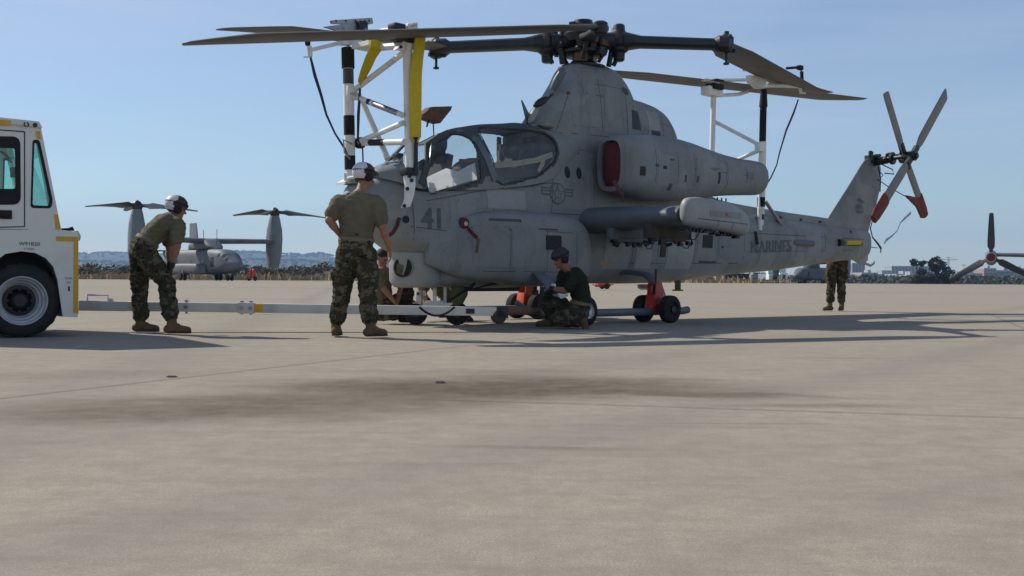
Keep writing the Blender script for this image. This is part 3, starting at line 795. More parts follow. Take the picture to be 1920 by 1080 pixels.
# targeting sight ball on nose
mb = MB(); mb.ell((-4.06, .10, 1.62), (.21, .21, .21), n=32, m=20); sight = mb.build('sight_turret', 'heli_light_paint', HELI)
mb = MB(); mb.lathe((-4.06, .10, 1.79), (0, 0, 1), [(0, .2), (.06, .19), (.09, .12), (.09, .001)], 28); mb.build('sight_cap', 'heli_paint', sight)
mb = MB(); d_ = Vector((-1, -.35, 0)).normalized(); mb.lathe(Vector((-4.06, .10, 1.6))+d_*.185, d_, [(0, .08), (.025, .075), (.03, .001)], 28); mb.build('sight_window', 'black_metal', sight)
mb = MB(); mb.prism([(-4.28, .10, 1.78), (-4.28, .28, 1.78), (-4.08, .28, 1.88), (-4.08, .1, 1.88)], (0, 0, .03)); mb.tube((-4.2, .2, 1.8), (-4.2, .2, 1.93), .02); mb.build('sight_bracket', 'white_frame', sight)

# canopy -----------------------------------------------------------
can = Body([(-3.98, 0, 1.90, .20, .07, .2, 2.4), (-3.75, 0, 1.84, .36, .24, .2, 2.5), (-3.46, 0, 1.78, .445, .42, .2, 2.6), (-3.0, 0, 1.80, .475, .64, .2, 2.7), (-2.5, 0, 1.83, .485, .83, .2, 2.7),
            (-2.1, 0, 1.88, .49, .86, .2, 2.7), (-1.6, 0, 1.95, .49, .86, .2, 2.7), (-1.2, 0, 2.05, .485, .77, .2, 2.7), (-.85, 0, 2.3, .47, .51, .2, 2.5), (-.55, 0, 2.5, .44, .28, .2, 2.4)])
W1 = round_poly([(-3.36, 1.68), (-2.50, 1.925), (-2.515, 2.18), (-2.60, 2.47), (-2.74, 2.545), (-2.95, 2.50), (-3.14, 2.36), (-3.30, 2.12), (-3.45, 1.84)], .07)
W2 = round_poly([(-2.26, 1.95), (-2.12, 1.88), (-1.40, 2.07), (-1.12, 2.26), (-1.03, 2.42), (-1.05, 2.60), (-1.20, 2.69), (-1.6, 2.70), (-2.36, 2.655), (-2.42, 2.52), (-2.30, 2.2)], .05)
def inside(p, poly):
    c = False; j = len(poly)-1
    for i in range(len(poly)):
        if (poly[i][1] > p[1]) != (poly[j][1] > p[1]) and p[0] < (poly[j][0]-poly[i][0])*(p[1]-poly[i][1])/(poly[j][1]-poly[i][1])+poly[i][0]: c = not c
        j = i
    return c
def near_edge(p, poly, d):
    P_ = Vector(p)
    for i in range(len(poly)):
        a, b = Vector(poly[i-1]), Vector(poly[i]); ab = b-a
        t = max(0, min(1, (P_-a).dot(ab)/max(ab.length_squared, 1e-9)))
        if (a+ab*t-P_).length < d: return True
    return False
NX, NA = 190, 150
fr = MB(); gl_ = {'front': MB(), 'rear': MB(), 'windscreen': MB(), 'front_s': MB(), 'rear_s': MB()}
cx0, cx1 = -3.98, -.55
def cell(x, y, z):
    if abs(y) < .34 and -3.88 < x < -3.12 and abs(y) < .05+.36*min(1, (x+3.98)*2.2) and z > can.sec(x)[1]+.03: return 'windscreen'
    k = '' if y < 0 else '_s'
    if abs(y) > .12:
        if inside((x, z), W1): return 'front'+k
        if inside((x, z), W2): return 'rear'+k
    return None
pts = [[can.pt(cx0+(cx1-cx0)*i/NX, -.12+(pi+.24)*j/NA) for j in range(NA+1)] for i in range(NX+1)]
keep = {}; ff = []
for i in range(NX):
    for j in range(NA):
        c = (pts[i][j]+pts[i+1][j+1])/2; k = cell(*c)
        q = (i*(NA+1)+j, i*(NA+1)+j+1, (i+1)*(NA+1)+j+1, (i+1)*(NA+1)+j)
        if k: keep.setdefault(k, []).append(q)
        else:
            dark = near_edge((c.x, c.z), W1, .06 if c.z < 1.98 else .13) or near_edge((c.x, c.z), W2, .04) or (-3.95 < c.x < -1.0 and abs(c.y) < .3 and c.z > 2.2) or (-2.62 < c.x < -2.2 and c.z > 2.25)
            if c.z < 1.9+.26*(c.x+2.3) and c.x > -2.52 : dark = near_edge((c.x, c.z), W2, .02)
            ff.append((q, 1 if dark else 0))
V = [p for r in pts for p in r]
me = bpy.data.meshes.new('canopy_frame'); me.from_pydata(V, [], [q for q, _ in ff])
me.materials.append(MATS['heli_paint']); me.materials.append(MATS['heli_seam']); me.polygons.foreach_set('material_index', [k for _, k in ff])
bm = bmesh.new(); bm.from_mesh(me); bmesh.ops.delete(bm, geom=[v for v in bm.verts if not v.link_faces], context='VERTS'); bmesh.ops.recalc_face_normals(bm, faces=bm.faces)
for _ in range(3): bmesh.ops.smooth_vert(bm, verts=[v for v in bm.verts if v.is_boundary], factor=.5, use_axis_x=True, use_axis_y=True, use_axis_z=True)
for f in bm.faces: f.smooth = True
bm.to_mesh(me); bm.free()
CAN = bpy.data.objects.new('canopy_frame', me); COL.objects.link(CAN); CAN.parent = HELI
so = CAN.modifiers.new('s', 'SOLIDIFY'); so.thickness = .03; so.offset = -1
V2 = [can.pt(cx0+(cx1-cx0)*i/NX, -.12+(pi+.24)*j/NA, -.012) for i in range(NX+1) for j in range(NA+1)]
for k, qs in keep.items():
    me = bpy.data.meshes.new('canopy_pane'); me.from_pydata(V2, [], qs); me.materials.append(MATS['canopy_glass'])
    bm = bmesh.new(); bm.from_mesh(me); bmesh.ops.delete(bm, geom=[v for v in bm.verts if not v.link_faces], context='VERTS'); bmesh.ops.recalc_face_normals(bm, faces=bm.faces)
    for f in bm.faces: f.smooth = True
    bm.to_mesh(me); bm.free()
    o = bpy.data.objects.new('canopy_pane', me); COL.objects.link(o); o.parent = CAN
# window sealing beads
for wdw in (W1, W2):
    for port in (True, False):
        mb = MB(); L = [can.side(x, z, .006, port) for x, z in wdw]; mb.path(L+[L[0]], .007, 6); mb.build('window_seal', 'heli_seam', CAN)
# front canopy bow, dark and thick
mb = MB(); mb.strip([can.side(x, z, .012) for x, z in [(-3.50, 1.80), (-3.38, 2.06), (-3.2, 2.32), (-3.0, 2.49), (-2.80, 2.58)]], .09, .02, (1, 0, -.6)); mb.build('canopy_bow', 'heli_seam', CAN)
mb = MB(); mb.strip([can.side(x, z, .014) for x, z in [(-2.68, 2.58), (-2.52, 2.44), (-2.40, 2.2), (-2.30, 1.98), (-2.28, 1.93)]], .10, .02, (1, 0, .4)); mb.build('door_post', 'heli_dark_paint', CAN)
mb = MB(); mb.path([can.side(x, z, .02) for x, z in [(-3.36, 2.06), (-3.26, 2.22), (-3.14, 2.35)]], .012, 6); mb.build('grab_rail', 'steel', CAN)
# cockpit inside
cp = Body([(-3.8, 0, 1.74, .28, .08, .2, 3), (-3.4, 0, 1.70, .39, .10, .2, 3), (-2.5, 0, 1.88, .44, .08, .2, 3), (-1.4, 0, 1.98, .45, .12, .2, 3), (-.8, 0, 2.3, .42, .2, .2, 3)])
mb = MB(); cp.mesh(mb, -3.8, -.8, 30, 32); mb.build('cockpit_tub', 'cockpit_dark', HELI)
def seat(x, z):
    mb = MB(); mb.box((x, 0, z-.05), (.10, .44, .50), roty(radians(10))); mb.ell((x+.03, 0, z+.34), (.075, .14, .15)); mb.box((x-.02, .13, z+.18), (.06, .05, .22)); mb.box((x-.02, -.13, z+.18), (.06, .05, .22))
    mb.ell((x-.10, -.12, z+.16), (.10, .11, .10)); mb.build('pilot_seat', 'cockpit_dark', HELI, bevel=.01)
seat(-2.86, 2.06); seat(-1.55, 2.24)
mb = MB(); mb.ell((-2.22, 0, 2.07), (.30, .34, .20)); mb.box((-2.05, 0, 1.98), (.3, .6, .2)); mb.build('instrument_hood', 'cockpit_dark', HELI)
mb = MB(); mb.ell((-3.40, 0, 1.86), (.16, .28, .13)); mb.build('instrument_hood', 'cockpit_dark', HELI)
mb = MB(); mb.prism([(-3.36, -.428, 1.70), (-2.54, -.43, 1.93), (-2.56, -.41, 2.15), (-2.68, -.405, 2.10), (-2.86, -.405, 2.01), (-3.05, -.40, 2.04), (-3.38, -.405, 1.90)], (0, .004, 0)); mb.build('reflection_panel', 'reflection_panel', HELI, smooth=False)  # pale sheet added inside the pane in place of its ground reflection
mb = MB(); mb.box((-2.66, -.36, 2.17), (.24, .05, .03)); mb.build('red_tag', 'red_cover', HELI)
mb = MB(); mb.strip([(-2.46, -.435, 2.13), (-2.2, -.44, 2.14), (-1.8, -.44, 2.2), (-1.45, -.44, 2.27), (-1.1, -.425, 2.38)], .075, .006, (0, 0, 1)); mb.build('tan_reflection_band', 'tan_cloth', HELI)  # added tan bands imitating sunlit ground reflected in the rear pane
mb = MB(); mb.strip([(-1.28, -.42, 2.34), (-1.32, -.44, 2.22), (-1.40, -.44, 2.12)], [.10, .07, .05], .006, (1, 0, 0)); mb.build('tan_reflection_band', 'tan_cloth', HELI)  # short branch of the same painted reflection
mb = MB(); mb.box((-1.05, 0, 2.40), (.4, .66, .50)); mb.box((-1.5, .25, 2.5), (.08, .03, .3)); mb.ell((-2.0, .1, 2.33), (.04, .07, .09)); mb.box((-1.75, 0, 2.05), (.9, .7, .2)); mb.box((-1.3, -.1, 2.45), (.12, .3, .2)); mb.ell((-1.32, .15, 2.6), (.1, .08, .06)); mb.ell((-1.35, -.18, 2.58), (.08, .07, .05)); mb.build('rear_bulkhead', 'cockpit_dark', HELI, bevel=.04)
# starboard-side mirrors / windscreen wiper box and open hatch cover (brown) above canopy
mb = MB(); P0 = [hp(*q, .05) for q in ((793, 214), (812, 200), (848, 199), (846, 206), (826, 231), (806, 224), (793, 221))]
mb.prism(P0, (0, .16, 0)); mb.tube(hp(805, 222, .1), hp(800, 238, .1), .012); c_ = hp(812, 222, .1); mb.tube(c_, (c_.x, .08, can.sec(c_.x)[1]+can.sec(c_.x)[3]-.01), .010, n=6); mb.path([hp(800, 231, .05), hp(806, 228, .05), hp(812, 226, .05)], .01, 6)
mb.build('cable_cutter_cover', 'brown_cover', HELI, bevel=.012, label='brown canvas covered cable cutter above the front canopy')
# nose deck pieces in front of the windscreen
mb = MB(); mb.strip([hp(712, 318, .25), hp(757, 272, .25)], .05, .03, (0, 1, 0)); mb.build('windscreen_post', 'heli_seam', HELI)
mb = MB(); mb.prism([hp(722, 314, 0), hp(757, 303, 0), hp(762, 320, 0), hp(716, 325, 0)], (0, .3, 0)); mb.build('cloth_on_nose', 'heli_light_paint', HELI, bevel=.02)
mb = MB(); mb.box(hp(746, 296, .1), (.10, .12, .12)); mb.build('nose_camera', 'black_metal', HELI, bevel=.02)

# rotor pylon doghouse ---------------------------------------------
def D(x, zt, w, n, zb=2.3): return (x, 0, 2.5, w, zt-2.5, .25, n)
dog = Body([D(-1.34, 2.72, .05, 2), D(-1.25, 2.86, .15, 2), D(-1.05, 3.06, .26, 2.2), D(-.8, 3.28, .34, 2.4), D(-.5, 3.62, .41, 2.7), D(-.36, 3.80, .43, 3), D(-.2, 3.86, .44, 3.2), D(.2, 3.88, .45, 3.4),
            D(.46, 3.85, .45, 3.3), D(.68, 3.74, .44, 3), D(.82, 3.59, .43, 2.8), D(.91, 3.42, .42, 2.6), D(.98, 3.22, .38, 2.4), D(1.04, 2.95, .3, 2.2)])
mb = MB(); dog.mesh(mb, -1.34, 1.04, 90, 56); mb.build('rotor_pylon', 'heli_paint', HELI, angle=50)
hump = Body([D(.6, 3.40, .38, 3.2), D(.9, 3.45, .41, 3.4), D(1.35, 3.41, .42, 3.4), D(1.65, 3.34, .41, 3.2), D(1.84, 3.20, .39, 3), D(1.96, 2.98, .36, 2.7), D(2.04, 2.70, .30, 2.4)])
mb = MB(); hump.mesh(mb, .6, 2.04, 60, 48); HUMP = mb.build('rear_pylon_fairing', 'heli_paint', HELI, angle=50)
# intake scoop strip along the leading edge of the pylon
mb = MB(); mb.path([hp(1036, 168, -.12), hp(1046, 150, -.2), hp(1054, 135, -.25), hp(1050, 126, -.25)], [.05, .07, .06, .04], 10); mb.build('leading_edge_scoop', 'heli_dark_paint', HELI)
mb = MB(); mb.ell(hp(1014, 191, -.18), (.17, .05, .055), roty(-.5)); mb.build('scoop_opening', 'black_metal', HELI)
mb = MB(); mb.ell(hp(1000, 215, -.15), (.16, .06, .05), roty(-1.0)); mb.build('air_scoop', 'heli_light_paint', HELI)
mb = MB(); a = hp(996, 238, -.1); b = hp(978, 188, -.1); mb.strip([a, a.lerp(b, .5), b], [.16, .08, .015], .015, (1, 0, .2)); mb.build('blade_antenna', 'heli_dark_paint', HELI)
mb = MB(); mb.ell(hp(1000, 238, -.15), (.10, .05, .045)); mb.ell(hp(1025, 236, -.25), (.14, .08, .04)); mb.build('antenna_base', 'heli_paint', HELI)
# red covered pitot and leaking tag on the pylon, brighter touch-up patches
mb = MB(); q1_ = [dog.side(*(lambda p: (p.x, p.z))(hp(px, py, -.44)), .02) for px, py in ((1060, 150), (1062, 160), (1066, 168))]
mb.path(q1_, .012, 6); mb.build('safety_tag', 'red_cover', HELI)
mb = MB()
for px, py in ((1068, 166), (1082, 172), (1061, 146)): mb.ell(dog.side(*(lambda p: (p.x, p.z))(hp(px, py, -.44)), .01), (.035, .02, .02))
mb.build('pitot_fitting', 'brown_cover', HELI)
mb = MB(); mb.ell(dog.side(*(lambda p: (p.x, p.z))(hp(1174, 172, -.42)), -.01), (.10, .02, .07)); mb.build('oil_cooler_opening', 'heli_seam', HELI)
# louvres and openings
def dpatch(body, name, x0, x1, z0, z1, m, off=.005, lbl=None, port=True):
    mb = MB(); body.panel(mb, x0, x1, z0, z1, off, port, n=5); o = mb.build(name, m, HELI, angle=60)
    return o
def pxpanel(body, name, px0, py0, px1, py1, yp, m, off=.005):
    a = hp(px0, py0, yp); b = hp(px1, py1, yp)
    return dpatch(body, name, min(a.x, b.x), max(a.x, b.x), min(a.z, b.z), max(a.z, b.z), m, off)
pxpanel(dog, 'louvre', 1183, 206, 1202, 245, -.40, 'black_metal')
pxpanel(hump, 'exhaust_vent', 1219, 244, 1236, 256, -.39, 'black_metal')
pxpanel(fus, 'intake_grille', 1023, 442, 1050, 468, -.50, 'black_metal') if False else None
pxpanel(chk, 'intake_grille', 1023, 441, 1051, 469, -.80, 'cockpit_dark', .012)
pxpanel(chk, 'grab_slot', 924, 409, 972, 416, -.70, 'heli_seam', .008)
pxpanel(chk, 'step_slot', 1010, 428, 1044, 432, -.78, 'heli_seam', .010)
pxpanel(fus, 'intake_grille', 1319, 440, 1338, 465, -.47, 'cockpit_dark', .012)
pxpanel(fus, 'cooling_slot', 1240, 442, 1250, 482, -.49, 'black_metal', .012)
pxpanel(fus, 'grab_slot', 1315, 489, 1348, 493, -.45, 'heli_seam', .006)
pxpanel(fus, 'yellow_placard', 1126, 488, 1148, 498, -.47, 'tan_cloth', .006)
pxpanel(fus, 'step_slot', 1006, 479, 1104, 483, -.5, 'heli_seam', .006)
# access panels proud of the skin
rnd = random.Random(4)
for (b, x0, x1, z0, z1) in ((fus, -3.9, -3.62, 1.2, 1.6), (fus, -3.05, -2.6, 1.12, 1.6), (chk, -2.75, -2.25, .78, 1.3), (chk, -2.2, -1.62, .78, 1.28), (fus, -1.05, -.62, 1.62, 2.3), (fus, -.5, -.1, .78, 1.3),
                            (fus, -.02, .55, .78, 1.35), (fus, .7, 1.1, .8, 1.35), (fus, 1.5, 2.2, .8, 1.4), (fus, 2.3, 2.85, 1.05, 1.5), (fus, 2.95, 3.6, .95, 1.6), (fus, 5.9, 6.5, 1.12, 1.5), (fus, 6.7, 7.4, 1.2, 1.55),
                            (dog, -.62, -.1, 2.85, 3.3), (dog, 0, .5, 2.8, 3.35), (hump, 1.08, 1.36, 2.85, 3.25), (fus, -2.4, -1.7, 1.56, 1.82)):
    dpatch(b, 'access_panel', x0, x1, z0, z1, 'heli_paint' if rnd.random() < .7 else 'heli_light_paint', .005)
mb = MB()
for b, pl in ((fus, [(-3.62, 1.78), (-3.56, 1.10)]), (fus, [(-3.4, 1.6), (-2.2, 1.84), (-1.1, 1.98)]), (fus, [(-4.0, 1.3), (-3.0, 1.22)]), (fus, [(-1.12, 2.1), (-1.2, 1.55)]), (fus, [(-1.2, 1.55), (-.45, 1.55)]),
              (fus, [(-.3, 2.5), (-.3, .75)]), (fus, [(.62, 1.45), (.62, .72)]), (fus, [(1.25, 1.6), (1.25, .72)]), (fus, [(2.25, 1.7), (2.25, .8)]), (fus, [(3.75, 1.8), (3.75, .85)]), (fus, [(5.6, 1.68), (5.6, .98)]),
              (fus, [(-.4, .86), (3.6, .92)]), (fus, [(3.8, 1.45), (8.4, 1.48)]), (dog, [(-.9, 2.72), (1.0, 2.76)]), (dog, [(-.05, 2.8), (-.1, 3.7)]), (dog, [(.53, 2.8), (.5, 3.6)]), (dog, [(-.6, 3.35), (.88, 3.3)])):
    b.seam(mb, pl, .011)
for b, pl in ((fus, [(-2.2, 1.82), (-2.3, 1.5)]), (fus, [(-3.0, 1.22), (-2.9, 1.66)]), (chk, [(-2.95, 1.28), (-.7, 1.26)]), (chk, [(-2.22, 1.4), (-2.22, .62)]), (chk, [(-1.58, 1.45), (-1.58, .6)]), (chk, [(-1.0, 1.4), (-1.0, .62)]), (chk, [(-2.6, .72), (-.7, .72)]),
              (fus, [(1.8, .82), (1.8, 1.62)]), (fus, [(2.9, .85), (2.9, 1.65)]), (fus, [(4.3, .9), (4.3, 1.62)]), (fus, [(4.9, .92), (4.9, 1.62)]), (fus, [(6.6, 1.05), (6.6, 1.62)]), (fus, [(7.5, 1.12), (7.5, 1.6)]), (fus, [(8.1, 1.15), (8.1, 1.6)]),
              (fus, [(3.8, 1.12), (7.9, 1.24)]), (fus, [(-.4, 1.42), (2.3, 1.40)]), (fus, [(-.3, 1.1), (.6, 1.1)]), (fus, [(-1.1, 2.45), (-.4, 2.5)]), (dog, [(-.55, 3.5), (.78, 3.5)]), (dog, [(.72, 2.75), (.70, 3.5)]), (dog, [(-.35, 2.8), (-.42, 3.6)]), (dog, [(-.9, 2.75), (-.62, 3.3)]), (hump, [(1.1, 3.1), (1.85, 3.05)]), (hump, [(1.45, 2.8), (1.45, 3.3)]), (hump, [(1.72, 2.8), (1.72, 3.2)])):
    b.seam(mb, pl, .008)
mb.build('panel_seams', 'heli_seam', HELI, smooth=False, kind='stuff')
# rivet and screw rows
mb = MB()
def rivets(body, pl, step=.07):
    for a, b in zip(pl, pl[1:]):
        L = sqrt((a[0]-b[0])**2+(a[1]-b[1])**2); n = int(L/step)
        for i in range(n):
            x = a[0]+(b[0]-a[0])*i/n; z = a[1]+(b[1]-a[1])*i/n; c = body.side(x, z, .003); r = .006
            mb.add([c+Vector((-r, 0, 0)), c+Vector((0, 0, -r)), c+Vector((r, 0, 0)), c+Vector((0, 0, r))], [(0, 1, 2, 3)])
rivets(fus, [(-3.45, 1.56), (-1.3, 1.52)]); rivets(fus, [(-4.0, 1.26), (-3.0, 1.18)]); rivets(fus, [(-.25, .9), (3.6, .97)]); rivets(dog, [(-.5, 3.32), (.86, 3.27)]); rivets(fus, [(3.8, 1.5), (8.3, 1.53)]); rivets(fus, [(-.26, .8), (-.26, 2.3)]); rivets(fus, [(2.2, .8), (2.2, 1.6)])
for pl in ([(-3.66, 1.75), (-3.6, 1.15)], [(.66, .8), (.66, 1.4)], [(1.2, .8), (1.2, 1.5)], [(1.76, .85), (1.76, 1.6)], [(2.86, .88), (2.86, 1.6)], [(4.26, .95), (4.26, 1.6)], [(4.86, .95), (4.86, 1.58)], [(5.56, 1.0), (5.56, 1.6)], [(6.56, 1.1), (6.56, 1.6)], [(7.46, 1.15), (7.46, 1.6)], [(-1.16, 2.1), (-1.22, 1.6)], [(-1.15, 1.59), (-.5, 1.59)], [(3.8, 1.16), (7.8, 1.27)], [(-.35, 1.46), (2.2, 1.44)], [(-2.3, 1.80), (-1.2, 1.93)]): rivets(fus, pl, .06)
for pl in ([(-2.26, 1.38), (-2.26, .66)], [(-1.62, 1.42), (-1.62, .66)], [(-.96, 1.38), (-.96, .66)], [(-2.9, 1.31), (-.72, 1.29)], [(-2.6, .76), (-.72, .76)]): rivets(chk, pl, .06)
for pl in ([(-.5, 3.53), (.76, 3.53)], [(.66, 2.8), (.64, 3.45)], [(-.39, 2.8), (-.46, 3.55)], [(-.85, 2.8), (-.6, 3.25)]): rivets(dog, pl, .06)
rivets(dog, [(.46, 2.8), (.46, 3.6)]); rivets(fus, [(3.7, .9), (3.7, 1.75)])
mb.build('rivets', 'heli_seam', HELI, smooth=False, kind='stuff')
# markings
mb = MB(); fus.text(mb, '41', .36, *(lambda p: (p.x, p.z))(hp(811, 412, -.44)), ws=.95, tilt=.03, bold=.022); mb.build('side_number', 'heli_marking', HELI, smooth=False)
mb = MB(); c = hp(1448, 463, -.36); fus.text(mb, 'MARINES', .30, c.x, c.z, ws=1.2, tilt=.045, bold=.012); mb.build('service_lettering', 'lettering_grey', HELI, smooth=False)
def star_badge(body, x, z, r):
    mb = MB(); N = 40
    def ring(r0, r1): 
        vs = [(x+q*cos(2*pi*i/N), z+q*sin(2*pi*i/N)) for i in range(N) for q in (r0, r1)]
        return vs, [(2*i, 2*i+1, (2*i+3) % (2*N), (2*i+2) % (2*N)) for i in range(N)]
    body.drape(mb, *ring(r*.86, r), off=.006)
    st = [(x+(r*.84 if k % 2 == 0 else r*.34)*cos(pi/2+k*pi/5), z+(r*.84 if k % 2 == 0 else r*.34)*sin(pi/2+k*pi/5)) for k in range(10)]
    si = [(x+(r*.68 if k % 2 == 0 else r*.25)*cos(pi/2+k*pi/5), z+(r*.68 if k % 2 == 0 else r*.25)*sin(pi/2+k*pi/5)) for k in range(10)]
    body.drape(mb, st+si, [(k, (k+1) % 10, 10+(k+1) % 10, 10+k) for k in range(10)], off=.006)
    for sg in (-1, 1):
        xa, xb = x+sg*r*1.0, x+sg*r*2.0; h = r*.5; t_ = r*.12
        for (u0, u1, v0, v1) in ((xa, xb, h-t_, h), (xa, xb, -h*.15-t_, -h*.15), (xb-sg*t_, xb, -h*.15, h), (xa, xb, h*.3, h*.3+t_*.8)):
            body.drape(mb, [(u0, z+v0), (u1, z+v0), (u1, z+v1), (u0, z+v1)], [(0, 1, 2, 3)], off=.006)
    mb.build('national_insignia', 'heli_marking', HELI, smooth=False)
c = hp(1046, 363, -.5); star_badge(fus, c.x, c.z, .155)
# chevron and two round ports ahead of the engine
mb = MB(); c = hp(1062, 298, -.5)
p = [(-.98, 2.33), (-.62, 2.42), (-.62, 2.47), (-1.06, 2.35), (-.62, 2.16), (-.62, 2.21)]
fus.drape(mb, [(-1.0, 2.31), (-.56, 2.43), (-.56, 2.49), (-1.08, 2.32)], [(0, 1, 2, 3)], off=.006); fus.drape(mb, [(-1.08, 2.31), (-1.0, 2.31), (-.52, 2.10), (-.52, 2.04)], [(0, 1, 2, 3)], off=.006)
mb.build('rescue_arrow', 'heli_marking', HELI, smooth=False)
for px, py in ((1065, 323), (1086, 325)):
    c = hp(px, py, -.5); mb = MB(); N = 20
    vs = [(c.x+.055*cos(2*pi*i/N), c.z+.085*sin(2*pi*i/N)) for i in range(N)]; fus.drape(mb, vs, [tuple(range(N))], off=.007); mb.build('drain_port', 'cockpit_dark', HELI, smooth=False)
for px, py, rr, m_ in ((769, 411, .045, 'cockpit_dark'), (1240, 470, .02, 'heli_seam'), (1356, 440, .022, 'heli_seam'), (1356, 463, .022, 'heli_seam')):
    c = hp(px, py, -.45); c = fus.side(c.x, c.z, .0); mb = MB(); mb.lathe(c, (0, -1, 0), [(-.02, rr), (.02, rr), (.02, rr*.7), (.005, .001)], 20); mb.build('vent_cap', m_, HELI)
# red covers with streamers on the side
def streamer(name, pts, w, m, side=(1, 0, 0), parent=HELI):
    mb = MB(); mb.strip(pts, w, .006, side); return mb.build(name, m, parent)
c = hp(865, 420, -.46); c = fus.side(c.x, c.z, .0)
mb = MB(); mb.lathe(c, (-.1, -1, 0), [(0, .085), (.05, .08), (.07, .05), (.075, .001)], 24); cov = mb.build('port_plug', 'red_cover', HELI, label='round red plug cover on the cheek behind the number')
mb = MB(); mb.lathe(c+Vector((-.005, -.072, 0)), (-.1, -1, 0), [(0, .03), (.008, .025), (.009, .001)], 16); mb.build('plug_button', 'pale_panel', cov)
streamer('streamer', [c+Vector((.03, -.06, -.05)), hp(880, 432, -.62), hp(892, 444, -.72), hp(895, 446, -.74)], .05, 'red_cover', (0, 0, 1), cov)
streamer('streamer', [hp(897, 446, -.76), hp(896, 456, -.80), hp(893, 474, -.80)], .05, 'brown_cover', (1, 0, 0), cov)
streamer('nose_streamer', [hp(749, 408, -.34), hp(744, 424, -.40), hp(737, 436, -.42), hp(727, 443, -.42)], .05, 'red_cover', (1, 0, .5))

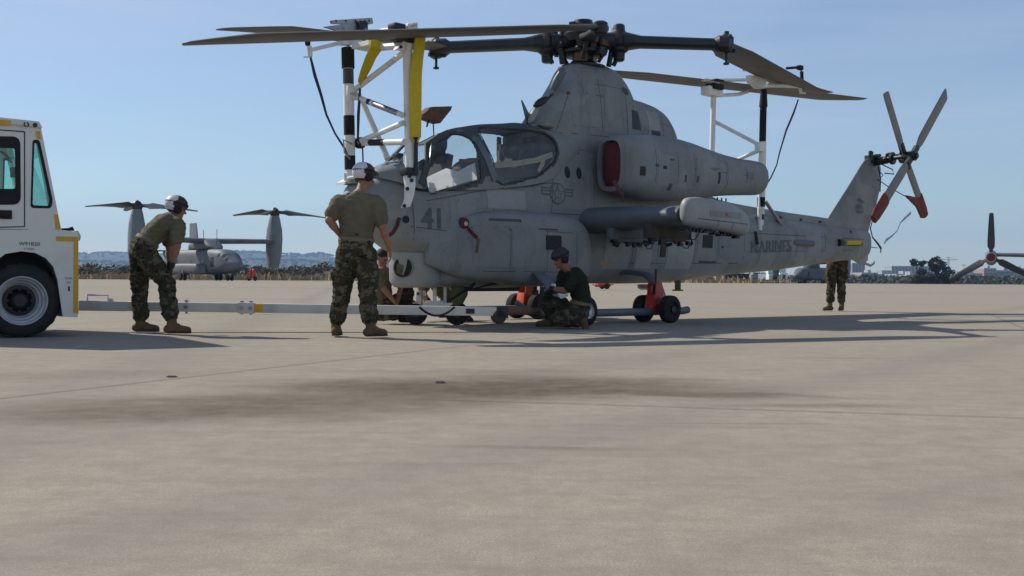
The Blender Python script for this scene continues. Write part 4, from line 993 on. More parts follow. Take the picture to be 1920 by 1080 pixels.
# engine nacelles ---------------------------------------------------
def nac(sg):
    return Body([(-.36, sg*.85, 2.28, .20, .33, .33, 3.2), (-.30, sg*.85, 2.28, .265, .385, .385, 3.2), (-.16, sg*.845, 2.27, .31, .43, .41, 3.0), (.1, sg*.83, 2.26, .34, .47, .43, 2.8), (.5, sg*.81, 2.27, .36, .50, .46, 2.7), (1.0, sg*.79, 2.28, .36, .50, .46, 2.7),
                 (1.5, sg*.76, 2.30, .35, .46, .43, 2.6), (2.0, sg*.73, 2.31, .33, .40, .38, 2.5), (2.5, sg*.72, 2.32, .31, .34, .33, 2.4), (3.0, sg*.74, 2.33, .29, .30, .30, 2.3), (3.35, sg*.77, 2.34, .275, .285, .29, 2.2), (3.46, sg*.78, 2.34, .265, .275, .28, 2.2)])
nacp = nac(-1)
for sg in (-1, 1):
    b = nac(sg); mb = MB()
    rows = [[b.pt(-.36+3.82*i/90, 2*pi*(k+.5)/48) for k in range(48)] for i in range(91)]
    # rolled lip and the inlet mouth
    mouth = []
    for dx, off in ((.0, -.02), (.03, -.055), (.10, -.07), (.25, -.08)):
        mouth.append([b.pt(-.33, 2*pi*(k+.5)/48, off+.05)+Vector((dx, 0, 0)) for k in range(48)])
    tail_ = [[b.pt(3.46, 2*pi*(k+.5)/48, off)+Vector((-dx, 0, 0)) for k in range(48)] for dx, off in ((0, -.012), (.12, -.03), (.4, -.05))]
    mb.rings(mouth[::-1]+rows+tail_, True)
    N = mb.build('engine_nacelle', 'heli_paint', HELI, angle=50)
    mb = MB(); mb.rings([[b.pt(-.455+.0, 2*pi*(k+.5)/40, -.045)+Vector((dx, 0, 0)) for k in range(40)] for dx in (.0, .03)])
    # pillow-shaped red cover filling the mouth
    c = MB(); yc, zc, w, hu, hd, n_ = b.sec(-.31)
    rows = []
    for t in (0, .3, .6, .85, 1):
        rr = sqrt(max(0, 1-t*t)); rr = max(rr, .01)
        rows.append([Vector((-.30-.05*t, yc, zc)) + Vector((0, (b.pt(-.31, 2*pi*(k+.5)/40, -.085).y-yc)*rr, (b.pt(-.31, 2*pi*(k+.5)/40, -.055).z-zc)*rr)) for k in range(40)])
    c.rings(rows); cv = c.build('inlet_cover', 'red_cover', N)
    mb = MB(); mb.ell((3.30, sg*.77, 2.34), (.05, .22, .23)); mb.build('exhaust_cone', 'black_metal', N)
    if sg < 0:
        streamer('streamer', [hp(1150, 338, -1.12), hp(1158, 352, -1.16), hp(1166, 362, -1.18), hp(1170, 378, -1.15)], [.10, .09, .07, .03], 'red_cover', (1, 0, 0), N)
        for (x0, x1, z0, z1) in ((.35, .8, 2.0, 2.45), (.85, 1.25, 2.0, 2.5), (1.35, 2.1, 2.1, 2.5), (2.3, 2.75, 2.1, 2.5)):
            mb = MB(); nacp.panel(mb, x0, x1, z0, z1, .005, True, 6); mb.build('access_panel', 'heli_paint', N, angle=60)
        for q in ((1194, 312, 1203, 330, 'cockpit_dark'), (1222, 308, 1228, 313, 'heli_seam'), (1236, 311, 1243, 318, 'cockpit_dark'), (1250, 344, 1256, 357, 'heli_seam'), (1351, 322, 1355, 344, 'cockpit_dark'), (1408, 322, 1420, 336, 'heli_dark_paint'), (1279, 328, 1283, 342, 'heli_seam'), (1305, 330, 1309, 342, 'heli_seam'), (1250, 298, 1258, 302, 'heli_seam')):
            a = hp(q[0], q[1], -1.1); b2 = hp(q[2], q[3], -1.1)
            mb = MB(); nacp.panel(mb, a.x, b2.x, b2.z, a.z, .008, True, 4); mb.build('vent', q[4], N, angle=60)
        mb = MB()
        for pl in ([(.3, 1.95), (.3, 2.6)], [(1.3, 1.95), (1.3, 2.65)], [(2.25, 2.02), (2.25, 2.6)], [(2.85, 2.05), (2.85, 2.6)], [(1.3, 2.32), (2.85, 2.33)]): nacp.seam(mb, pl, .010)
        # diamond shaped soot and paint patch
        mb.build('panel_seams', 'heli_seam', N, smooth=False)
        mb = MB(); nacp.drape(mb, [(1.62, 2.10), (1.82, 2.10), (1.80, 2.22), (2.02, 2.22), (2.03, 2.10), (2.14, 2.10), (2.10, 2.38), (1.93, 2.58), (1.88, 2.58), (1.68, 2.36)], [(0, 1, 2, 9), (2, 3, 6, 9), (3, 4, 5, 6), (6, 7, 8, 9)], .004); mb.build('faded_patch', 'heli_dark_paint', N, smooth=False)
        mb = MB(); 
        for ww in range(3): mb.tube(hp(1345, 370+ww*0, -.8)+Vector((.12*ww, 0, 0)), hp(1345, 370, -.8)+Vector((.12*ww, 0, -.06)), .012)
        mb.build('drain_pipe', 'black_metal', N)
# stub wings ---------------------------------------------------------
def airfoil(c, t, n=14):
    up = []; 
    for i in range(n+1):
        x = (1-cos(pi*i/n))/2
        y = 5*t*(.2969*sqrt(x)-.126*x-.3516*x*x+.2843*x**3-.1015*x**4)
        up.append((x*c, y*c))
    return up + [(x, -y*.9) for x, y in up[-2:0:-1]]
for sg in (-1, 1):
    mb = MB(); rows = []
    for (y, x0, ch, z, t) in ((.40, -.62, 1.22, 1.47, .33), (.9, -.60, 1.20, 1.48, .31), (1.6, -.54, 1.15, 1.49, .27), (2.14, -.50, 1.12, 1.50, .25)):
        rows.append([Vector((x0+u, sg*y, z+v)) for u, v in airfoil(ch, t)])
    mb.rings(rows); W = mb.build('stub_wing', 'heli_dark_paint', HELI, angle=60)
    # wing tip rail fairing
    tip = Body([(-.52, sg*2.27, 1.52, .03, .08, .08, 2.2), (-.49, sg*2.27, 1.52, .08, .16, .14, 2.4), (-.42, sg*2.27, 1.52, .115, .20, .17, 2.6), (-.25, sg*2.27, 1.52, .13, .215, .19, 2.8), (.3, sg*2.27, 1.50, .135, .21, .20, 2.9), (.65, sg*2.27, 1.47, .13, .19, .20, 2.8), (.82, sg*2.27, 1.43, .125, .15, .18, 2.6), (.90, sg*2.27, 1.41, .10, .10, .14, 2.4)])
    mb = MB(); tip.mesh(mb, -.52, .90, 50, 32); T = mb.build('wing_tip_fairing', 'heli_light_paint', HELI, angle=50)
    if sg < 0:
        mb = MB(); tip.panel(mb, -.10, .62, 1.48, 1.56, .006, True, 6); mb.build('tip_light_strip', 'heli_paint', T)
        mb = MB(); c = tip.side(.28, 1.52, .006); mb.ell(c, (.025, .015, .02)); mb.build('red_position_light', 'red_paint', T)
        mb = MB(); [tip.seam(mb, pl, .010) for pl in ([(.1, 1.34), (.1, 1.44)], [(.45, 1.32), (.45, 1.42)], [(-.35, 1.44), (.8, 1.41)])]; mb.build('panel_seams', 'heli_seam', T, smooth=False)
    # pylons and rail clutter under the wing
    for k, y in enumerate((.95, 1.62)):
        mb = MB(); mb.box((.0, sg*y, 1.30), (.95, .13, .22)); mb.box((-.02, sg*y, 1.19), (.70, .16, .06)); mb.tube((-.28, sg*y, 1.15), (-.28, sg*y, 1.22), .03); mb.tube((.26, sg*y, 1.15), (.26, sg*y, 1.22), .03)
        pyl = mb.build('weapon_pylon', 'heli_dark_paint' if k == 0 else 'pylon_dark', HELI, bevel=.025)
        mb = MB(); r2 = random.Random(k+int(sg)+5)
        for q in range(12): mb.box((r2.uniform(-.4, .42), sg*(y+r2.uniform(-.08, .08)), 1.16+r2.uniform(-.04, .03)), (r2.uniform(.03, .1), .05, r2.uniform(.03, .08)), roty(r2.uniform(-.5, .5)))
        mb.path([(.3, sg*y, 1.16), (.38, sg*y, 1.08), (.48, sg*y, 1.08), (.5, sg*y, 1.14)], .008, 5)
        mb.build('release_hooks', 'black_metal', pyl, kind='stuff')
    mb = MB(); r2 = random.Random(9)
    for q in range(16): mb.box((-.40+q*.08, sg*2.2, 1.29+r2.uniform(-.02, .02)+(-.03 if q > 8 else 0)), (r2.uniform(.03, .10), .1, r2.uniform(.02, .07)))
    mb.build('missile_rail_hooks', 'black_metal', HELI, kind='stuff')
    if sg < 0:
        mb = MB(); mb.path([hp(1296, 438, -2.1), hp(1290, 446, -2.1), hp(1302, 450, -2.1), hp(1310, 438, -2.1)], .008, 5); mb.path([hp(1293, 440, -2.1), hp(1296, 448, -2.1), hp(1298, 458, -2.1)], [.006, .008, .02], 6); mb.build('loose_cable', 'black_rubber', HELI)
# skids ------------------------------------------------------------------
SKZ = .16
for sg in (-1, 1):
    mb = MB(); mb.path([(-2.45, sg*1.09, SKZ+.16), (-2.32, sg*1.10, SKZ+.07), (-2.15, sg*1.10, SKZ+.015), (-1.95, sg*1.10, SKZ), (-1, sg*1.10, SKZ), (.6, sg*1.10, SKZ), (1.05, sg*1.10, SKZ), (1.17, sg*1.10, SKZ+.015)], [.035, .05, .055, .055, .055, .055, .055, .055], 16)
    SK = mb.build('skid', 'heli_dark_paint', HELI)
for x in (-1.75, .55):
    mb = MB(); pts = [(x, y, z) for y, z in ((-1.11, SKZ+.05), (-1.08, .38), (-1.0, .56), (-.82, .69), (-.5, .73), (0, .73), (.5, .73), (.82, .69), (1.0, .56), (1.08, .38), (1.11, SKZ+.05))]
    rows = []
    for k, p in enumerate(pts):
        p = Vector(p); d = (Vector(pts[min(k+1, 10)])-Vector(pts[max(k-1, 0)])).normalized(); u = Vector((1, 0, 0)); v = d.cross(u)
        rows.append([p+u*.11*cos(t_)+v*.045*sin(t_) for t_ in [2*pi*i/14 for i in range(14)]])
    mb.rings(rows); mb.build('cross_tube', 'heli_dark_paint', HELI)
# belly antennas
mb = MB(); mb.lathe(hp(1215, 540, 0), (0, 0, 1), [(-.03, .001), (-.03, .12), (.0, .17), (.06, .17), (.06, .001)], 28); mb.build('belly_dome', 'heli_light_paint', HELI)
mb = MB(); c = hp(1277, 520, -.15); mb.prism([c+Vector((-.16, 0, .08)), c+Vector((.05, 0, .1)), c+Vector((.08, 0, -.02)), c+Vector((-.12, 0, -.04))], (0, .1, 0)); mb.tube(c+Vector((-.02, .05, -.02)), c+Vector((-.02, .05, -.22)), .05); mb.tube(c+Vector((-.02, .05, -.20)), c+Vector((-.02, .05, -.225)), .09); mb.build('belly_antenna', 'webbing', HELI, bevel=.01)
mb = MB(); mb.box((-1.9, 0, .50), (.9, .3, .10)); mb.build('belly_box', 'black_metal', HELI, bevel=.02)
mb = MB(); mb.tube((-1.1, -.1, .56), (-1.1, -.1, .40), .03); mb.box((-1.1, -.1, .43), (.09, .05, .07)); mb.build('drain_mast', 'black_metal', HELI)
mb = MB(); mb.path([(-2.4, -.3, .6), (-2.6, -.4, .52), (-2.8, -.45, .45), (-3.0, -.4, .33)], .02, 6); mb.path([(-1.9, -.35, .58), (-2.3, -.4, .54), (-2.7, -.4, .46)], .012, 6); mb.build('ground_cable', 'black_rubber', HELI)
# tail spine, fin, stabiliser ---------------------------------------------
spine = Body([(2.2, 0, 2.15, .16, .40, .1, 3), (3.0, 0, 1.98, .15, .12, .1, 3.5), (3.6, 0, 1.88, .15, .12, .1, 3.5), (5.5, 0, 1.80, .13, .11, .1, 3.5), (7.2, 0, 1.76, .12, .10, .1, 3.5), (7.6, 0, 1.73, .11, .12, .1, 3.5)])
mb = MB(); spine.mesh(mb, 2.2, 7.6, 60, 24); mb.build('drive_shaft_cover', 'heli_paint', HELI, angle=60)
mb = MB()
for x in (3.3, 3.9, 4.6, 5.3, 6.0, 6.7): mb.box((x, -.14, 1.83-.018*(x-3.3)), (.05, .03, .04))
mb.build('cover_latches', 'heli_seam', HELI)
fb, ftp = hp(1552, 412, 0), hp(1623, 296, 0)
rows = []
for (x0, x1, z, t) in ((6.95, 8.85, 1.60, .13), (7.20, 8.97, 1.84, .125), (7.62, 9.20, 2.2, .12), (8.10, 9.38, 2.62, .11), (8.52, 9.40, 3.00, .10), (8.70, 9.34, 3.14, .09), (8.80, 9.30, 3.17, .05)):
    ch = x1-x0; rows.append([Vector((x0+u, v*1.0, z)) for u, v in airfoil(ch, t*1.1/ch if ch else .1)])
mb = MB(); mb.rings(rows); FIN = mb.build('tail_fin', 'heli_paint', HELI, angle=60)
mb = MB(); vs, fs = text_mesh('01', .36, 1.0)
mb = MB(); c = hp(1612, 385, -.06); mb.add([Vector((c.x+u-v*.3*0, -.085-.012, c.z+v)) for u, v in [(a_*cos(1.25)-b_*sin(1.25), a_*sin(1.25)+b_*cos(1.25)) for a_, b_ in vs]], fs); mb.build('fin_marking', 'heli_marking', FIN, smooth=False)
mb = MB(); mb.prism([(8.35, -.06, 1.12), (8.80, -.05, 1.25), (8.78, -.05, 1.06), (8.6, -.05, .98), (8.3, -.05, 1.06)], (0, .11, 0)); mb.build('tail_wedge', 'heli_light_paint', HELI, bevel=.015)
mb = MB(); a = hp(1604, 486, 0); mb.path([a, hp(1620, 493, 0), hp(1632, 498, 0), hp(1638, 494, 0), hp(1639, 490, 0)], [.035, .03, .028, .025, .02], 8); mb.build('tail_skid', 'heli_light_paint', HELI)
for sg in (-1, 1):
    e0 = hp(1486, 455, -.30); e1 = hp(1515, 456, -.34)
    mb = MB(); mb.lathe((e0.x, sg*.28, e0.z), (e1.x-e0.x, sg*.06, e1.z-e0.z), [(0, .01), (.04, .045), (.3, .052), (.62, .052)], 16); st = mb.build('stabiliser_spar_stub', 'heli_dark_paint', HELI)
    mb = MB(); mb.lathe((e0.x+.60, sg*.335, e0.z-.002), (1, 0, 0), [(0, .056), (.04, .056), (.045, .03)], 16); mb.build('stub_cap', 'heli_seam', st)
mb = MB(); mb.tube(hp(1578, 456, -.24), hp(1614, 457, -.20), .04, .045); ls = mb.build('position_light_cover', 'webbing', HELI)
mb = MB(); mb.tube(hp(1585, 455, -.25), hp(1612, 455, -.22), .046); mb.build('cover_sleeve', 'yellow_strap', ls)
mb = MB(); mb.tube(hp(1572, 455, -.24), hp(1578, 455, -.24), .07); mb.build('light_base', 'black_metal', ls)
mb = MB(); mb.box(hp(1594, 437, -.15), (.05, .05, .10)); mb.build('small_vent', 'black_metal', HELI)
# tail rotor ---------------------------------------------------------------
HUBT = hp(1703, 293, -.85)
mb = MB(); mb.tube((9.05, .05, HUBT.z-.05), (9.02, -.35, HUBT.z-.02), .09, .08); mb.box((9.0, 0, 3.17), (.26, .2, .16)); mb.tube((8.9, -.02, 3.2), (8.9, -.02, 3.34), .04); mb.tube((9.03, .04, 3.15), (9.08, .04, 3.34), .035)
r2 = random.Random(2)
for k in range(14): mb.box((9.02+r2.uniform(-.12, .12), -.1-k*.035, HUBT.z+r2.uniform(-.1, .1)), (.07, .06, .07), roty(r2.uniform(0, 2)))
gb = mb.build('tail_gearbox', 'black_metal', HELI, bevel=.01)
mb = MB(); S0 = Vector((9.02, -.3, HUBT.z)); mb.tube(S0, HUBT+Vector((0, .02, 0)), .045, .045); mb.tube(S0+Vector((0, -.12, 0)), S0+Vector((0, -.17, 0)), .13); mb.tube(S0+Vector((0, -.32, 0)), S0+Vector((0, -.37, 0)), .12)
for a_ in (.4, 2, 3.6, 5.2): mb.tube(S0+Vector((.1*cos(a_), -.34, .1*sin(a_))), HUBT+Vector((.12*cos(a_+.3), .05, .12*sin(a_+.3))), .014)
mb.path([S0+Vector((0, .1, -.1)), S0+Vector((.1, -.1, -.22)), S0+Vector((.05, -.15, -.32)), S0+Vector((-.05, 0, -.3))], .012, 6)
mb.build('tail_rotor_shaft', 'black_metal', HELI)
mb = MB(); mb.tube(HUBT+Vector((0, .10, 0)), HUBT+Vector((0, -.16, 0)), .10); mb.tube(HUBT+Vector((0, -.16, 0)), HUBT+Vector((0, -.2, 0)), .06); THUB = mb.build('tail_rotor_hub', 'black_metal', HELI, bevel=.012)
for (px, py, yy_, sock) in ((1660, 172, .08, 0), (1733, 398, .08, 2), (1775, 174, -.08, 0), (1642, 404, -.08, 1)):
    yp = HUBT.y+yy_; e = hp(px, py, yp); c = Vector((HUBT.x, yp, HUBT.z)); d = (e-c); L = d.length; d.normalize(); n_ = Vector((0, 1, 0)); s_ = d.cross(n_)
    mb = MB(); rows = []
    for t, w_, sh in ((.02, .05, 0), (.13, .06, 0), (.22, .115, 0), (.30, .125, 0), (.94, .125, 0), (.97, .12, 0), (1.0, .05, .07)):
        p = c+d*L*t+s_*sh
        rows.append([p+s_*w_*cos(q)+n_*.028*sin(q)*(1 if t < .95 else .6) for q in [2*pi*i/12 for i in range(12)]])
    mb.rings(rows); tb = mb.build('tail_rotor_blade', 'tail_blade', THUB)
    mb = MB(); mb.box(c+d*.17, (.10, .10, .26), d.to_track_quat('Z', 'Y').to_matrix()); mb.build('blade_grip', 'black_metal', tb, bevel=.015)
    if sock:
        mb = MB(); rows = []
        for t, w_ in ((.72, .14), (.80, .145), (.98, .135), (1.06, .10)):
            p = c+d*L*t; rows.append([p+s_*w_*cos(q)+n_*.05*sin(q) for q in [2*pi*i/12 for i in range(12)]])
        mb.rings(rows)
        if sock == 2:
            for px_, py_ in (((1702, 366)),): pass
            mb.prism([hp(1700, 366, yp-.03), hp(1728, 372, yp-.03), hp(1736, 396, yp-.03), hp(1731, 409, yp-.03), hp(1722, 388, yp-.03)], (0, .06, 0))
        sk = mb.build('blade_sock', 'orange_fabric', HELI, label='rust red canvas sock on a tail rotor blade tip')
        if sock == 1: streamer('tie_strap', [hp(1636, 412, yp), hp(1632, 428, yp), hp(1636, 445, yp), hp(1646, 457, yp), hp(1652, 466, yp), hp(1651, 474, yp)], [.02, .04, .03, .05, .06, .03], 'rope_dark', (1, 0, 0), sk)
        else:
            streamer('tie_strap', [hp(1708, 399, yp), hp(1697, 409, yp), hp(1688, 418, yp), hp(1683, 432, yp), hp(1673, 442, yp), hp(1662, 450, yp), hp(1657, 458, yp)], [.05, .05, .02, .015, .03, .05, .01], 'steel', (.3, 0, 1), sk)
            mb = MB(); mb.path([hp(1645, 336, -.15), hp(1668, 352, -.4), hp(1690, 364, yp), hp(1703, 371, yp)], .010, 5); mb.build('tie_line', 'rope_dark', sk)
mb = MB(); mb.path([hp(1647, 312, -.1), hp(1651, 335, -.1), hp(1650, 360, -.1)], .012, 5); mb.path([hp(1647, 320, -.15), hp(1656, 328, -.15), hp(1650, 334, -.15)], .01, 5); mb.path([hp(1622, 440, -.1), hp(1622, 455, -.1), hp(1613, 468, -.1), hp(1612, 480, -.1)], .03, 6); mb.path([hp(1614, 465, -.1), hp(1628, 464, -.1)], .008, 5); mb.build('tail_cable', 'black_rubber', HELI)
# main rotor ------------------------------------------------------------------
HZ = 4.22
mb = MB()
mb.lathe((0, 0, 3.80), (0, 0, 1), [(0, .34), (.03, .34), (.06, .22), (.12, .16), (.30, .16), (.34, .20), (.38, .30), (.50, .32), (.56, .24), (.62, .17), (.70, .12), (.73, .001)], 28)
mb.lathe((0, 0, 4.36), (0, 0, 1), [(0, .2), (.05, .22), (.1, .15), (.16, .14), (.17, .001)], 20)
mast_ = mb.build('rotor_mast', 'black_metal', HELI, angle=30)
mb = MB()
for k in range(4):
    a_ = radians(20)+k*pi/2; p = Vector((.25*cos(a_), .25*sin(a_), 3.88)); q = Vector((.42*cos(a_+.35), .42*sin(a_+.35), 4.2)); mb.tube(p, q, .028)
    q2 = Vector((.62*cos(a_+.5), .62*sin(a_+.5), 4.18)); p2 = Vector((.52*cos(a_+.5), .40*sin(a_+.5), 3.86)); mb.tube(p2, q2, .035)
mb.tube((.30, -.25, 3.84), (.34, -.3, 4.2), .04); mb.tube((-.33, .1, 3.84), (-.36, .12, 4.12), .055)
mb.lathe((0, 0, 3.98), (0, 0, 1), [(0, .30), (.03, .36), (.07, .36), (.1, .25)], 24)
r2 = random.Random(12)
for k in range(34):
    a_ = r2.uniform(0, 2*pi); rr = r2.uniform(.2, .52); mb.box((rr*cos(a_), rr*sin(a_), r2.uniform(4.0, 4.4)), (r2.uniform(.04, .14), r2.uniform(.04, .12), r2.uniform(.04, .14)), rotz(a_))
mb.build('swashplate_and_links', 'black_metal', mast_, bevel=.006)
mb = MB(); mb.lathe((-.18, -.12, 3.86), (0, 0, 1), [(0, .10), (.2, .12), (.24, .08)], 12); mb.box((.1, -.35, 4.15), (.16, .05, .08)); mb.box((-.16, -.33, 4.2), (.2, .05, .12)); mb.build('grease_boot', 'brown_cover', mast_)
mb = MB(); mb.box((.33, -.31, 4.31), (.035, .035, .22)); mb.box((-.1, -.42, 4.27), (.10, .02, .03)); mb.build('hub_white_strap', 'pale_panel', mast_)
def blade(arm_end_px, arm_z, arm_plane, fold_tip, chord_dir=None, pin=True, name='main_rotor_blade'):
    pass
def make_blade(root, tip, c=.62, name='main_rotor_blade', pitch=0, kink=.87, root_w=.35, sweep=1):
    root, tip = Vector(root), Vector(tip); d = tip-root; L = d.length; d.normalize()
    s_ = d.cross(Vector((0, 0, 1))).normalized(); n_ = s_.cross(d).normalized()
    q = Matrix.Rotation(pitch, 3, d); s_ = q @ s_; n_ = q @ n_
    mb = MB(); rows = []; off = []
    for t in [0, .03, .08, .14, .2, .3, .4, .5, .6, .7, .8, kink, kink+.03, .94, .97, .99, 1.0]:
        if t < .14: w_ = root_w+(c-root_w)*(t/.14)
        elif t <= kink: w_ = c
        else: w_ = c*(1-.62*((t-kink)/(1-kink))**1.1)
        if t >= 1: w_ = c*.06
        sh = 0 if t <= kink else c*.42*((t-kink)/(1-kink))**1.2*sweep
        dr = -.0*t*t
        p = root+d*L*t+n_*dr
        th = .095 if t < .1 else .10
        pr = airfoil(w_, th*(1.25 if t < .08 else 1)*c/w_ if t < kink else .10, 10)
        rows.append([p + s_*((u-w_*.3)*1.0+sh)*sweep + n_*v for u, v in pr])
    mb.rings(rows); return mb.build(name, 'blade_paint', HELI, angle=60)
def arm(a, b, w=.16, h=.10, damp=True):
    a, b = Vector(a), Vector(b); d = (b-a).normalized(); s_ = d.cross(Vector((0, 0, 1))).normalized(); n_ = s_.cross(d)
    mb = MB(); rows = []; L = (b-a).length
    for t, ww, hh in ((0, .9, .9), (.12, 1.15, 1.2), (.25, 1.2, 1.3), (.3, 1.5, 1.0), (.36, 1.05, .85), (.9, .95, .8), (.93, 1.3, 1.2), (1, 1.3, 1.2), (1.03, .8, .8)):
        p = a+d*L*t; rows.append([p+s_*w*ww*math.copysign(abs(cos(q))**.7, cos(q))+n_*h*hh*math.copysign(abs(sin(q))**.7, sin(q)) for q in [2*pi*i/16 for i in range(16)]])
    mb.rings(rows); o = mb.build('blade_cuff', 'cuff_dark', HELI)
    if not damp: return o
    c = a+d*.40                       # elastomeric damper with round caps above and below
    m2 = MB(); m2.lathe(c+Vector((0, 0, -.30)), (0, 0, 1), [(0, .06), (.02, .085), (.12, .09), (.16, .14), (.40, .15), (.46, .09), (.54, .085), (.56, .06)], 20)
    m2.box(c+s_*.16, (.12, .12, .16), rotz(.3)); m2.box(c-s_*.16, (.12, .12, .16), rotz(.3)); m2.build('damper', 'black_metal', o, bevel=.004)
    return o
def hinge(p, pin_len=.0):
    mb = MB(); p = Vector(p); mb.lathe(p+Vector((0, 0, -.13)), (0, 0, 1), [(0, .08), (.02, .11), (.24, .11), (.27, .07), (.30, .04), (.33, .04), (.34, .001)], 18)
    mb.box(p+Vector((.1, .05, 0)), (.18, .14, .16), rotz(.7)); mb.box(p+Vector((-.08, -.05, .02)), (.16, .12, .12), rotz(.2))
    for k in range(6): mb.box(p+Vector((.12*cos(k*1.05), .12*sin(k*1.05), .10*(-1)**k)), (.05, .05, .06))
    mb.tube(p+Vector((0, 0, -.13)), p+Vector((0, 0, -.30)), .02); mb.tube(p+Vector((0, 0, -.27)), p+Vector((0, 0, -.30)), .045)
    return mb.build('fold_hinge', 'black_metal', HELI, bevel=.006)
w2h = lambda x, y, z: to_heli(Vector((x, y, z)))
# image-left arm (forward starboard), image-right arm (aft port), near arm (forward port), far arm (aft starboard)
hL = w2h(*at(818, 92, 16.35)); hR = w2h(*at(1362, 84, 16.4)); hN = w2h(1.16, 14.55, 3.98); hF = w2h(1.30, 18.45, 4.15)
C0 = Vector((0, 0, HZ))
arm(C0+Vector((-.1, .1, -.02)), hL+Vector((0, 0, .02))); arm(C0+Vector((.1, -.1, 0)), hR); arm(C0+Vector((-.1, -.1, -.02)), hN, .09, .055, False); arm(C0+Vector((.1, .1, 0)), hF)
hinge(hL); hinge(hR); hinge(hF)
hN_o = MB(); hN_o.lathe(hN+Vector((0, 0, -.09)), (0, 0, 1), [(0, .08), (.02, .10), (.16, .10), (.18, .07), (.19, .001)], 18); hN_o.build('fold_hinge', 'black_metal', HELI)
TA = hp(357, 73, -.45); TB = hp(437, 50, .35); T1 = hp(1533, 176, -.17); T2 = hp(1600, 190, -.1)
make_blade(hN+Vector((-.02, .02, .02)), TA, sweep=1, root_w=.20)
make_blade(hL+Vector((-.05, -.02, .0)), TB, sweep=-1)
make_blade(hR, T1, sweep=-1)
make_blade(hF, T2, sweep=1)
# ================================================================== blade fold racks (bolted frames on the nose and tail boom)
def local_thing(name, label, cat, p, **k):      # a top-level thing standing in the helicopter's axes
    w = MAST + rotz(HEAD) @ Vector(p); return thing(name, label, cat, w, HEAD, **k)
RK = local_thing('blade_fold_rack', 'white tubular rack with black banded pole holding folded blades above the nose', 'rotor blade rack', (-3.7, 0, 1.8), group='blade fold racks on the helicopter')
O1 = Vector((-3.7, 0, 1.8))
def r1(px, py, y): return hp(px, py, y)-O1
yp, ys_ = -.50, .50
mb = MB(); mb.tube(r1(764, 82, yp), r1(769, 322, yp), .062, n=18); mb.build('front_post', 'white_frame', RK)
mb = MB(); L = [(767, 318), (778, 318), (780, 345), (777, 365), (770, 388), (757, 390), (764, 372), (764, 345), (762, 330)]
mb.prism([r1(*q, yp-.03) for q in L], (0, .07, 0)); foot = mb.build('foot_bracket', 'white_frame', RK, bevel=.01)
mb = MB(); 
for q in ((764, 354), (758, 386), (768, 330), (772, 338)): mb.tube(r1(*q, yp-.05), r1(*q, yp+.01), .025, n=10)
mb.build('foot_bolts', 'black_metal', foot)
mb = MB(); mb.box(r1(767, 322, yp), (.19, .14, .10)); mb.build('post_clamp', 'black_metal', RK, bevel=.02)
mb = MB(); L = [(768, 42), (783, 41), (785, 62), (782, 92), (770, 95), (744, 92), (752, 82), (768, 62)]
mb.prism([r1(*q, yp-.02) for q in L], (0, .09, 0)); mb.tube(r1(772, 45, yp-.06), r1(782, 45, yp-.06), .02); plate_ = mb.build('top_plate', 'white_frame', RK, bevel=.012)
mb = MB(); mb.tube(r1(767, 82, yp-.04), r1(767, 82, yp), .02, n=8); mb.tube(r1(752, 88, yp-.04), r1(752, 88, yp), .02, n=8); mb.build('plate_bolts', 'black_metal', plate_)
mb = MB(); mb.box(r1(751, 52, yp+.1), (.30, .16, .08)); mb.box(r1(754, 70, yp+.05), (.26, .18, .14)); mb.build('blade_clamp', 'black_metal', RK, bevel=.03)
mb = MB(); mb.path([r1(768, 50, yp), r1(735, 57, yp+.25), r1(705, 62, .1)], .045, 8); mb.build('top_rail', 'white_frame', RK)
# rear banded pole
cols_ = [(90, 128, .083, 'black_rubber'), (128, 130, .06, 'white_frame'), (130, 158, .07, 'blade_edge'), (158, 217, .07, 'white_frame'), (217, 254, .071, 'black_rubber'), (254, 292, .07, 'white_frame'), (292, 318, .071, 'black_rubber'), (318, 350, .05, 'white_frame')]
mb = MB(); mb.tube(r1(652, 88, ys_), r1(657, 350, ys_), .045, n=18); POLE = mb.build('banded_pole', 'white_frame', RK)
for a, b, r_, m_ in cols_:
    mb = MB(); f = lambda y_: 652+5*(y_-88)/262
    mb.tube(r1(f(a), a, ys_), r1(f(b), b, ys_), r_, n=20); mb.build('pole_band', m_, POLE)
mb = MB(); mb.box(r1(656, 172, ys_-.02), (.14, .12, .14)); mb.box(r1(664, 180, ys_-.05), (.2, .06, .10)); mb.build('pole_bracket', 'white_frame', POLE, bevel=.015)
mb = MB(); mb.path([r1(660, 270, ys_-.1), r1(644, 262, ys_-.1), r1(646, 286, ys_-.1), r1(656, 298, ys_-.1)], .012, 6); mb.build('pull_handle', 'steel', POLE)
for (a, b, ya, yb, rr) in (((662, 171), (758, 98), ys_, yp, .036), ((664, 180), (755, 216), ys_, yp, .036), ((668, 268), (757, 230), ys_, yp, .034), ((672, 268), (758, 266), ys_, yp, .04), ((680, 192), (727, 298), ys_, .05, .038), ((665, 172), (682, 196), ys_, ys_+.02, .03)):
    mb = MB(); mb.tube(r1(*a, ya), r1(*b, yb), rr, n=12); mb.build('diagonal_tube', 'white_frame', RK)
mb = MB(); a, b = r1(672, 268, ys_), r1(758, 266, yp); mb.tube(a+(b-a)*.0, a+(b-a)*.07, .075, n=14); BA = mb.build('tube_socket', 'black_rubber', RK)
mb = MB(); mb.tube(a+(b-a)*.27, a+(b-a)*.60, .0415, n=12); mb.build('stencil_band', 'cockpit_dark', RK)
a, b = r1(664, 180, ys_), r1(755, 216, yp); mb = MB(); mb.tube(a+(b-a)*.30, a+(b-a)*.36, .038, n=12); mb.build('stencil_band', 'cockpit_dark', RK)
